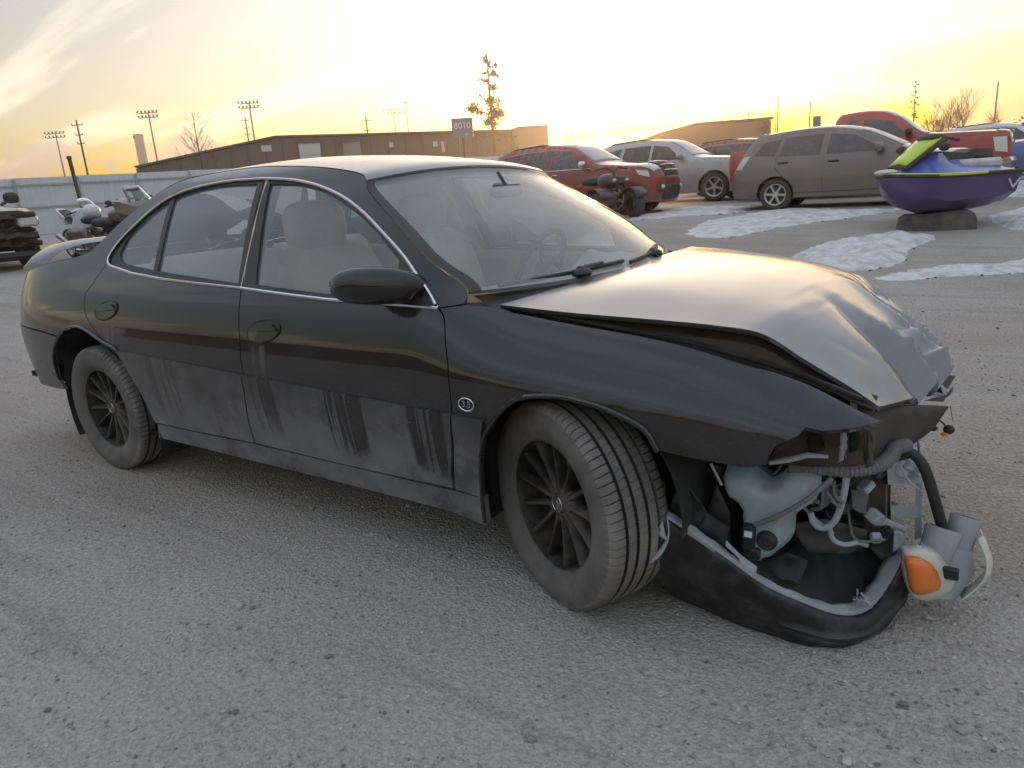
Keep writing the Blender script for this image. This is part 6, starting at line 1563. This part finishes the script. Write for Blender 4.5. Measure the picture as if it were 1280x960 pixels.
# warehouse: long facade with a low gable at its left end
def warehouse():
    d0 = 95.0
    A = np.array((-100.955, 54.365, 7.464)); Bp = np.array((-60.805, 97.540, 6.516)); base = gz(A[0], A[1]); root = empty('warehouse', (A[0], A[1], base-.3)); tag(root, 'long low brown warehouse with two pale roller doors behind the fence', 'building')
    L_ = float(np.hypot(*(Bp-A)[:2])); rz = math.atan2((Bp-A)[1], (Bp-A)[0]); root.rotation_euler = (0, 0, rz)
    ux = np.array([math.cos(rz), math.sin(rz)])
    def loc(px, py, top=True):       # picture column -> distance along the facade and height there
        d1 = None
        r_ = fwd+(px-640)/FPX*rgt-(py-480)/FPX*upv
        den = r_[0]*ux[1]-r_[1]*ux[0]; w_ = A[:2]-CAM[:2]; t_ = (w_[0]*ux[1]-w_[1]*ux[0])/den
        P_ = CAM+r_*t_; return float((P_[:2]-A[:2]) @ ux), float(P_[2]-base+.3)
    prof = [loc(*q_) for q_ in ((170, 211), (215, 201), (270, 189), (345, 173), (420, 171), (520, 168), (600, 166), (640, 165))]
    Hd = 34.0
    poly = [(prof[0][0], 0)]+prof+[(prof[-1][0], 0)]
    Mx = Matrix.Rotation(rad(90), 4, 'X')      # (s, h) -> x, z ; extrusion along -y
    q = B(); q.prism([(a, b_) for a, b_ in poly], -Hd, 0.0, M=Mx); q.build('wall', M_WALLB, root, smooth=False)
    q = B(); pr = prof
    q.grid(np.array([[(a, -.5, h_+.12), (a, Hd, h_+.12)] for a, h_ in pr])); solidify(q.build('roof', M_ROOF, root, smooth=False), .25)
    s0, h0 = loc(262, 199); s1, h1 = loc(640, 182)
    q = B(); q.box(((s0+s1)/2, -.12, 1.3), (s1-s0, .22, 2.6)); q.build('block_plinth', M_MASON, root, smooth=False)
    for (xa, ya, xb) in ((373, 180, 400), (428, 178, 450)):
        sa, ha = loc(xa, ya); sb, hb = loc(xb, ya)
        q = B(); q.box(((sa+sb)/2, -.30, ha/2), (sb-sa, .12, ha)); dr = q.build('roller_door', M_RDOOR if xa < 400 else M_MASON, root, smooth=False)
        q = B(); q.box(((sa+sb)/2, -.36, ha+.25), (sb-sa+1.0, .3, .5)); q.build('door_frame', M_ROOF, dr, smooth=False)
        for k in range(1, 5): q = B(); q.box(((sa+sb)/2, -.37, ha*k/5), (sb-sa, .03, .06)); q.build('door_slat', M_MASON, dr, smooth=False)
    for xa, xb, ya, yb in ((326, 340, 182, 189), (486, 492, 178, 184), (541, 547, 177, 183), (551, 556, 177, 190)):
        sa, ha = loc(xa, ya); sb, hb = loc(xb, yb); q = B(); q.box(((sa+sb)/2, -.06, (ha+hb)/2), (sb-sa, .14, abs(ha-hb))); q.build('window', M_RDOOR, root, smooth=False)
    for px_ in np.arange(200, 640, 22):
        s_, h_ = loc(px_, 190); q = B(); hh = np.interp(s_, [a for a, _ in prof], [b_ for _, b_ in prof]); q.box((s_, -.06, hh/2), (.25, .12, hh)); q.build('wall_rib', M_ROOF, root, smooth=False)
    sa, ha = loc(640, 164); sb, hb = loc(676, 162)
    q = B(); q.box(((sa+sb)/2+.3, 12, ha/2+.2), (sb-sa, 30, ha+.4)); an = q.build('annex', simple('tan_annex_wall', (.27, .175, .125), .8, var=.08, scale=.8), root, smooth=False)
    q = B(); q.box(((sa+sb)/2, -3.05, ha*.68), (1.6, .1, .7)); q.build('annex_sign', M_MASON, an, smooth=False)
warehouse()
def box_building(name, label, pxl, pxr, pyl, pyr, d, mat, depth=25):
    A = np.array(DP2(pxl, pyl, d)); Bp = np.array(DP2(pxr, pyr, d)); b0 = gz(A[0], A[1]); rz = math.atan2((Bp-A)[1], (Bp-A)[0]); L_ = float(np.hypot(*(Bp-A)[:2]))
    root = empty(name, (A[0], A[1], b0-.5), rz); tag(root, label, 'building'); h0, h1 = A[2]-b0+.5, Bp[2]-b0+.5
    q = B(); q.prism([(0, 0), (0, h0*.75), (L_*.33, h1), (L_, h1), (L_, 0)], -depth, 0, M=Matrix.Rotation(rad(90), 4, 'X')); q.build('wall', mat, root, smooth=False)
    q = B(); q.grid(np.array([[(a, -.4, h_+.15), (a, depth, h_+.15)] for a, h_ in ((-.3, h0*.75), (L_*.33, h1), (L_+.3, h1))])); solidify(q.build('roof', M_ROOF, root, smooth=False), .3)
    for k in range(6): q = B(); q.box((L_*(.15+.14*k), -.08, h1*.3), (.9, .1, 1.6)); q.build('window', M_RDOOR, root, smooth=False)
def DP2(px, py, d): return CAM+(fwd+(px-640)/FPX*rgt-(py-480)/FPX*upv)*d
box_building('long_shed', 'long low tan shed on the skyline behind the silver SUV', 826, 964, 152, 150, 120, simple('tan_shed_wall', (.33, .20, .12), .8, var=.08, scale=.5))
def pole(name, label, px, py, d, r=.14, mat=None, cat='pole', kind='plain', group=None):
    T_ = DP2(px, py, d); b0 = gz(T_[0], T_[1]); h = T_[2]-b0; root = empty(name, (T_[0], T_[1], b0-.2)); tag(root, label, cat, group)
    q = B(); q.tube([(0, 0, 0), (0, 0, h*.5), (0, 0, h+.2)], [r, r*.85, r*.65], 8); q.build('shaft', mat or M_WOOD, root)
    az = math.atan2(rgt[1], rgt[0]); c, s_ = math.cos(az), math.sin(az)
    if kind == 'flood':
        for k, zz in enumerate((0, -.9)):
            w_ = 2.0*d/150; q = B(); q.tube([(-w_*c, -w_*s_, h+zz), (w_*c, w_*s_, h+zz)], .09, 6); q.build('crossbar', M_GALV, root)
            for j in range(6): a = -w_+2*w_*j/5; q = B(); q.box((a*c, a*s_-.2, h+zz+.28), (.42, .35, .45), bev=.08); q.build('floodlight', M_GALV, root)
    if kind == 'power':
        for k, zz in enumerate((-.6, -2.2, -3.6)):
            q = B(); w_ = (.9, .55, .55)[k]; q.tube([(-w_*c, -w_*s_, h+zz), (w_*c, w_*s_, h+zz)], .08, 5); q.build('crossarm', M_WOOD, root)
            for e_ in (-1, 1): q = B(); q.lathe([(.001, 0), (.09, .02), (.06, .16), (.10, .2), (.05, .34), (.001, .36)], 8, M=MR((e_*w_*c, e_*w_*s_, h+zz))); q.build('insulator', M_GALV, root)
    if kind == 'street': q = B(); q.box((0, 0, h+.2), (1.6, .6, .3), bev=.1); q.build('lamp_head', M_GALV, root)
    return root
pole('floodlight_mast', 'floodlight mast furthest left above the white fence', 69, 166, 170, .22, M_GALV, 'light mast', 'flood', 'stadium floodlight masts')
pole('floodlight_mast', 'floodlight mast between the chimney and the bare tree', 185, 140, 150, .22, M_GALV, 'light mast', 'flood', 'stadium floodlight masts')
pole('floodlight_mast', 'tallest floodlight mast rising over the warehouse ridge', 311, 128, 150, .24, M_GALV, 'light mast', 'flood', 'stadium floodlight masts')
pole('floodlight_mast', 'small distant floodlight mast above the warehouse roof', 492, 137, 230, .24, M_GALV, 'light mast', 'flood', 'stadium floodlight masts')
pole('utility_pole', 'utility pole with three crossarms at the left above the fence', 95, 150, 120, .20, M_WOOD, 'utility pole', 'power')
pole('utility_pole', 'utility pole just left of the tallest floodlight mast', 306, 146, 160, .2, M_WOOD, 'utility pole', 'power')
pole('utility_pole', 'utility pole standing before the second roller door', 457, 145, 125, .18, M_WOOD, 'utility pole', 'power')
pole('mast', 'thin mast right of the small floodlights', 507, 128, 200, .22, M_GALV, 'pole', 'street')
pole('mast', 'tall thin mast above the silver SUV', 850, 98, 150, .10, M_GALV); pole('utility_pole', 'utility pole at the end of the tan shed', 936, 137, 130, .14, M_WOOD, 'utility pole', 'power')
pole('utility_pole', 'utility pole beside the bare tree over the grey hatchback', 973, 121, 120, .14, M_WOOD, 'utility pole'); pole('utility_pole', 'plain pole left of the small grey sign board', 1013, 127, 110, .14, M_WOOD, 'utility pole')
pole('utility_pole', 'utility pole at far right above the car rows', 1248, 102, 120, .16, M_WOOD, 'utility pole')
pole('mast', 'short thin mast right of the warehouse annex', 707, 156, 150, .12, M_GALV); pole('mast', 'thin mast nearest the sun right of the annex', 714, 153, 150, .12, M_GALV); pole('mast', 'thin mast standing behind the sign board', 571, 136, 90, .05, M_GALV)
# leaning black post and stakes by the fence
def stake(label, px0, py0, px1, py1, d, r):
    a, b_ = DP2(px0, py0, d), DP2(px1, py1, d); g0 = gz(b_[0], b_[1]); dirn = (b_-a)/max(1e-6, a[2]-b_[2]); e_ = b_+dirn*max(0, b_[2]-g0)
    q = B(); q.tube([a, (a+e_)/2, e_], r, 7); q.tube([a, a+(e_-a)*.02], r*1.25, 7); tag(q.build('fence_stake', M_BLK2), label, 'post', 'dark stakes before the fence')
stake('tall dark leaning post behind the touring motorcycle', 86, 196, 98, 242, 17, .045)
stake('short dark stake right of the motorcycle, nearest its fairing', 147, 249, 150, 262, 18, .03); stake('middle short dark stake before the white fence', 162, 248, 167, 266, 18, .03); stake('short dark stake closest to the sedan rear pillar', 178, 246, 183, 262, 18, .03)
# chimney tower
def tower():
    a = DP2(167, 168, 260); b_ = DP2(178, 168, 260); c = (a+b_)/2; b0 = gz(c[0], c[1]); h = c[2]-b0; w = np.linalg.norm(b_-a)/2
    q = B(); q.loft([[(w*k*math.cos(t_), w*k*math.sin(t_), z_) for t_ in np.linspace(0, 6.2832, 13)[:-1]] for z_, k in ((-1, 1.25), (h*.5, 1.1), (h*.93, 1.0), (h*.94, 1.06), (h, 1.06))]); tw = q.build('shaft', simple('pale_concrete', (.42, .36, .31), .9, var=.06, scale=.2), angle=30)
    root = empty('chimney', (c[0], c[1], b0)); tw.parent = root; tag(root, 'pale round concrete chimney left of the warehouse', 'chimney')
    for k in range(3):
        q = B(); q.box((0, -w*1.05, h*(.96)), (w*.4, .5, h*.03)); q.build('vent', M_ROOF, root, smooth=False); break
tower()
# sign
def sign():
    c = DP2(578, 160, 42); b0 = gz(c[0], c[1]); az = math.atan2(rgt[1], rgt[0]); root = empty('row_sign', (c[0], c[1], b0), az); tag(root, 'blue-grey row sign reading 8010 on a post', 'sign'); h = c[2]-b0
    q = B(); q.box((0, 0, h), (1.24, .05, 1.10), bev=.012); q.build('board', simple('blue_grey_sign_face', (.20, .21, .27), .5, var=.05), root)
    q = B(); q.tube([(0, .07, -.2), (0, .07, h+.2)], .06, 8); q.build('post', M_WOOD, root)
    text_mesh('numerals', '8010', .50, M_WHITE, root, Matrix(((1, 0, 0, .0), (0, 0, -1, -.033), (0, 1, 0, h+.12), (0, 0, 0, 1))), .004)
    q = B(); q.box((.24, -.03, h-.36), (.18, .012, .14)); q.build('arrow_plate', M_FPOST, root, smooth=False)
sign()
def small_sign():
    c = DP2(1021, 152, 60); b0 = gz(c[0], c[1]); az = math.atan2(rgt[1], rgt[0]); root = empty('row_sign', (c[0], c[1], b0), az); tag(root, 'small grey row sign above the grey hatchback roof', 'sign'); h = c[2]-b0
    q = B(); q.box((0, 0, h), (.66, .05, .9), bev=.01); q.build('board', simple('grey_sign_face', (.17, .17, .21), .5), root); q = B(); q.tube([(0, .06, 0), (0, .06, h)], .05, 8); q.build('post', M_WOOD, root)
small_sign()
# ---- trees
def bare_tree(label, px, py, d, spread, seed, depth=6, trunk=None, mat=None, pybase=None, group=None):
    T_ = DP2(px, py, d); b0 = gz(T_[0], T_[1]); H = T_[2]-b0; R_ = random.Random(seed)
    root = empty('bare_tree', (T_[0], T_[1], b0-.2)); tag(root, label, 'tree', group)
    tr = B(); cr = B(); r0 = trunk or H*.018
    def grow(bd, p, v, l, r, lev):
        n = 4; pts = [p]; q = np.array(p, float); vv = np.array(v, float)
        for i in range(n):
            vv = vv+np.array([R_.uniform(-.10, .10), R_.uniform(-.10, .10), R_.uniform(-.02, .07)]); vv /= np.linalg.norm(vv); q = q+vv*l/n; pts.append(q.copy())
        bd.tube(pts, [r*(1-.45*i/n) for i in range(n+1)], 5 if lev > 1 else 7, caps=False)
        if lev >= depth: return
        for k in range(R_.choice((2, 3, 3)) if lev else 4):
            a = R_.uniform(0, 6.28); t = R_.uniform(.35, 1.0) if lev else R_.uniform(.4, 1.0); i = min(n, max(1, int(round(t*n)))); base_ = pts[i]
            side = np.array([math.cos(a), math.sin(a), 0]); nv = vv*(1-.25*spread)+side*R_.uniform(.45, .9)*spread+np.array([0, 0, .25]); nv /= np.linalg.norm(nv)
            grow(cr, base_, nv, l*R_.uniform(.58, .80), r*(.62 if lev else .6)*(1-.45*t*.6), lev+1)
        grow(cr if lev else tr, pts[-1], vv, l*.72, r*.55, lev+1)
    grow(tr, np.zeros(3), np.array([0, 0, 1.0]), H*.36, r0, 0)
    tr.build('trunk', mat or M_BARK, root); c_ = cr.build('crown', mat or M_TWIG, root)
    zmax = max(v[2] for v in cr.v); k = H/zmax
    for o in root.children: o.data.transform(Matrix.Scale(k, 4))
    return root
def leader_tree(label, px, py, d, seed):
    T_ = DP2(px, py, d); b0 = gz(T_[0], T_[1]); H = T_[2]-b0; R_ = random.Random(seed); root = empty('bare_tree', (T_[0], T_[1], b0-.2)); tag(root, label, 'tree')
    q = B(); q.tube([(0, 0, 0), (.05, .02, H*.35), (-.04, 0, H*.7), (.02, 0, H)], [H*.016, H*.012, H*.006, H*.0015], 7); q.build('trunk', M_BARK, root); cr = B()
    def tw(p, v, l, r, lev):
        p = np.array(p); v = np.array(v)/np.linalg.norm(v); m_ = p+v*l*.5+np.array([R_.gauss(0, .04), R_.gauss(0, .04), .05])*l; e_ = p+v*l+np.array([0, 0, .16])*l
        cr.tube([p, m_, e_], [r, r*.7, r*.35], 4, caps=False)
        if lev < 2:
            for k in range(5): a = m_+(e_-m_)*R_.uniform(-.6, 1); tw(a, v+np.array([R_.gauss(0, .5), R_.gauss(0, .5), R_.uniform(.1, .6)]), l*R_.uniform(.3, .5), r*.5, lev+1)
    for i in range(30):
        t = .30+.68*i/30; a = i*2.4+R_.random(); l = H*(.30*(1-t)**.75+.04)*R_.uniform(.75, 1.15); tw((0, 0, H*t), (math.cos(a), math.sin(a), R_.uniform(.55, 1.0)), l, H*.0045*(1.25-t), 0)
    cr.build('crown', M_TWIG, root)
leader_tree('bare leafless tree at the left end of the warehouse', 240, 139, 85, 5)
bare_tree('bare tree with crooked limbs over the grey hatchback', 968, 121, 95, 1.15, 9, 5)
bare_tree('leaning bare tree above the red pickup cab, rightmost of its pair', 1188, 111, 90, .9, 14, 5); bare_tree('bare tree above the red pickup cab, leftmost of its pair', 1170, 116, 95, 1.0, 23, 5)
bare_tree('tall bare tree at right beside the far utility pole', 1212, 100, 100, .95, 31, 5); bare_tree('small bare tree near the far right utility pole', 1258, 122, 110, 1.1, 43, 4); bare_tree('small bare tree between the two row signs', 1040, 140, 120, 1.2, 52, 4)
def evergreen(label, px, py, d, seed, lean=0.0, clumps=None, width=1.0, n=26):
    T_ = DP2(px, py, d); b0 = gz(T_[0], T_[1]); H = T_[2]-b0; R_ = random.Random(seed); root = empty('evergreen_tree', (T_[0], T_[1], b0-.2)); tag(root, label, 'tree')
    q = B(); q.tube([(0, 0, 0), (.05, 0, H*.4), (-.05, 0, H*.75), (0, 0, H)], [H*.014, H*.011, H*.007, H*.002], 7); q.build('trunk', M_BARK, root)
    V = []; F = []; br = B()
    for i in range(n):
        t = (i+R_.random()*.6)/n; z = H*(.36+.62*t); ln = width*H*(.115*(1-t)**.7+.018)*R_.uniform(.45, 1.25); a = i*2.4+R_.uniform(-.5, .5)
        e_ = np.array([math.cos(a)*ln, math.sin(a)*ln, z+R_.uniform(-.05, .02)*H*.5]); br.tube([(0, 0, z), tuple(e_)], [H*.003, H*.0012], 4)
        for k in range(int(60*(1-t*.6))):
            u = R_.uniform(.35, 1.08)**.8; c = np.array([e_[0]*u, e_[1]*u, z+(e_[2]-z)*u])+np.array([R_.gauss(0, 1), R_.gauss(0, 1), R_.gauss(0, .8)])*ln*.16
            s = H*.011*R_.uniform(.5, 1.3); o = len(V); dd = [np.array([R_.uniform(-1, 1) for _ in range(3)])*s for _ in range(3)]
            V += [tuple(c+x_) for x_ in dd]; F.append((o, o+1, o+2))
    for (cx, cz, rr_, m_) in clumps or ():
        for k in range(m_):
            c = np.array([cx*H+R_.gauss(0, rr_*H), R_.gauss(0, rr_*H), cz*H+R_.gauss(0, rr_*H*.8)]); s = H*.012*R_.uniform(.5, 1.3); o = len(V); dd = [np.array([R_.uniform(-1, 1) for _ in range(3)])*s for _ in range(3)]; V += [tuple(c+x_) for x_ in dd]; F.append((o, o+1, o+2))
        br.tube([(0, 0, cz*H-.02*H), (cx*H, 0, cz*H)], H*.003, 4)
    br.build('branches', M_BARK, root); mesh_obj('crown', V, F, M_NEEDLE, root, smooth=False); root.rotation_euler = (0, 0, math.atan2(rgt[1], rgt[0]))
evergreen('tall sparse evergreen rising behind the 8010 sign', 608, 57, 70, 3, clumps=[(-.13, .60, .022, 330), (-.08, .57, .014, 90), (.045, .55, .034, 600), (.005, .64, .022, 260), (-.01, .50, .026, 300), (.03, .73, .014, 110), (.035, .83, .013, 90), (-.01, .91, .010, 70), (.05, .88, .010, 60), (-.02, .78, .010, 60)], n=18, width=1.1)
evergreen('narrow evergreen on the skyline above the red pickup', 1146, 97, 100, 8, width=.8, n=20)
# distant scrub line on the skyline
def scrub():
    V = []; F = []; R_ = np.random.RandomState(8)
    for i in range(5200):
        px = 690+R_.rand()*700; d = 130+60*R_.rand(); q0 = DP2(px, 200, d); b0 = gz(q0[0], q0[1]); dens_ = .5+.5*math.sin(px*.05)+.4*math.sin(px*.13+1)
        hgt = (2.2+3.5*max(0, dens_))*(.6 if px < 960 else 1.0); z = b0+hgt*R_.rand()**1.5; s = .30+.45*R_.rand(); o = len(V); c = np.array([q0[0], q0[1], z])
        V += [tuple(c+R_.uniform(-1, 1, 3)*s) for _ in range(3)]; F.append((o, o+1, o+2))
    tag(mesh_obj('scrub_line', V, F, M_TWIG, smooth=False), 'brown leafless scrub along the far skyline', 'scrub', kind='stuff')
scrub()
# ---- snow
def snow_mat():
    t = NT('old_snow'); P = t.pos(); n = t.noise(P, 5, 6, .65); f = t.noise(P, 40, 4, .6)
    c = t.mix(t.ramp(n, .35, .72), (.70, .70, .72), (.40, .37, .34)); c = t.mix(t.math('MULTIPLY', t.ramp(f, .62, .72), .5), c, (.22, .20, .18))
    b = t.bsdf(Base_Color=c, Roughness=.7, Subsurface_Weight=0.0); t.l.new(t.bump(t.math('ADD', n, t.math('MULTIPLY', f, .4)), .5, .04), b.inputs['Normal']); return t.finish(b)
M_SNOW = snow_mat()
def snow(label, px, hgt, res, seed):
    P = [np.array(q) for q in px]; poly = [(q[0], q[1]) for q in P]; poly = sm(poly+[poly[0]], 6)[:-1]; R_ = np.random.RandomState(seed)
    poly = [(x+R_.normal(0, res*.22), y+R_.normal(0, res*.22)) for x, y in dens(poly, res*.7)]
    V, F = tri_poly(poly, [], res); O = np.array(poly); D = np.array([np.min(np.hypot(O[:, 0]-v[0], O[:, 1]-v[1])) for v in V])
    k = np.clip(D/(res*4), 0, 1)**.7; nz = .5+.5*np.sin(V[:, 0]*5.1+seed)*np.cos(V[:, 1]*4.3+V[:, 0]*2)+.35*np.sin(V[:, 0]*13+V[:, 1]*11)
    W = [(v[0], v[1], gz(v[0], v[1])-.006+.012*min(1, kk*4)+hgt*1.7*kk*(.4+.6*max(0, n_))) for v, kk, n_ in zip(V, k, nz)]
    FF = [f if (V[f[1]][0]-V[f[0]][0])*(V[f[2]][1]-V[f[0]][1])-(V[f[1]][1]-V[f[0]][1])*(V[f[2]][0]-V[f[0]][0]) > 0 else f[::-1] for f in F]
    tag(mesh_obj('snow_patch', W, FF, M_SNOW, angle=80), label, 'snow', 'leftover snow patches')
snow('long flat snow patch in front of the grey hatchback', [(-3.430, 8.917, 0.387), (-3.568, 10.449, 0.470), (-3.261, 11.851, 0.509), (-2.720, 13.032, 0.522), (-1.487, 12.461, 0.491), (-0.574, 12.467, 0.467), (-1.238, 11.043, 0.420), (-2.010, 9.885, 0.386), (-2.366, 8.887, 0.341), (-2.896, 8.561, 0.344)], .03, .16, 1)
snow('flat snow patch beside the front of the dark red SUV', [(-5.494, 11.198, 0.523), (-5.829, 13.319, 0.544), (-5.482, 15.250, 0.562), (-3.842, 14.383, 0.541), (-3.564, 12.318, 0.521), (-4.390, 11.816, 0.522), (-4.818, 11.180, 0.518)], .02, .18, 2)
snow('snow mound just beyond the crumpled hood', [(-1.296, 7.251, 0.187), (-1.141, 8.151, 0.238), (-0.756, 8.916, 0.270), (-0.284, 9.291, 0.272), (0.235, 9.148, 0.240), (0.047, 8.133, 0.183), (0.044, 7.213, 0.127), (-0.202, 6.631, 0.105), (-0.618, 6.535, 0.115)], .06, .08, 3)
snow('thin broken snow strip right of the snow mound', [(-0.170, 6.150, 0.079), (0.198, 6.731, 0.094), (0.562, 7.169, 0.104), (0.948, 7.304, 0.097), (1.403, 7.830, 0.107), (1.534, 7.124, 0.067), (0.968, 6.609, 0.062), (0.541, 6.372, 0.065), (0.121, 6.034, 0.064)], .03, .07, 4)
snow('snow patch right of the jet ski stern', [(0.745, 11.233, 0.350), (1.052, 11.831, 0.374), (1.563, 12.047, 0.366), (1.620, 10.305, 0.251), (1.154, 9.948, 0.248), (0.913, 10.455, 0.294)], .08, .08, 5)
snow('snow ridge in front of the red pickup at the right edge', [(0.409, 18.076, 0.548), (1.443, 21.172, 0.574), (2.080, 20.333, 0.559), (1.873, 14.995, 0.496), (1.120, 14.502, 0.498)], .10, .2, 6)

# ---- unseen shed added behind the camera to put a brown band in the door reflections
def back_shed():
    c = np.array([1.0, -22.0]); root = empty('reflection_shed', (c[0], c[1], gz(*c))); tag(root, 'long brown shed shape added unseen behind the camera, mirrored in the sedan doors', 'building')
    q = B(); q.box((-6, 0, 1.1), (70, 3.0, 2.2)); q.build('wall', simple('brown_reflection_wall', (.13, .088, .062), .8, var=.2, scale=.5), root, smooth=False)
    q = B(); q.box((-6, 0, 2.3), (71, 3.8, .2)); q.build('roof', M_ROOF, root, smooth=False)
    for k in range(8): q = B(); q.box((-32+7*k, 1.53, 1.05), (2.6, .08, 2.1)); q.build('door', M_ROOF, root, smooth=False)
back_shed()

# ---- evening haze: one even, pale volume round the whole yard
def haze():
    t = NT('evening_haze'); v = t.n.new('ShaderNodeVolumePrincipled'); v.inputs['Color'].default_value = (.95, .90, .84, 1); v.inputs['Density'].default_value = HAZE; v.inputs['Anisotropy'].default_value = .72
    t.l.new(v.outputs[0], t.out.inputs['Volume'])
    q = B(); q.box((-1, 1, 12), (690, 690, 30)); o = q.build('haze', t.m, smooth=False); tag(o, 'pale warm haze hanging over the whole yard', 'haze', kind='stuff')
HAZE = .0008
haze()
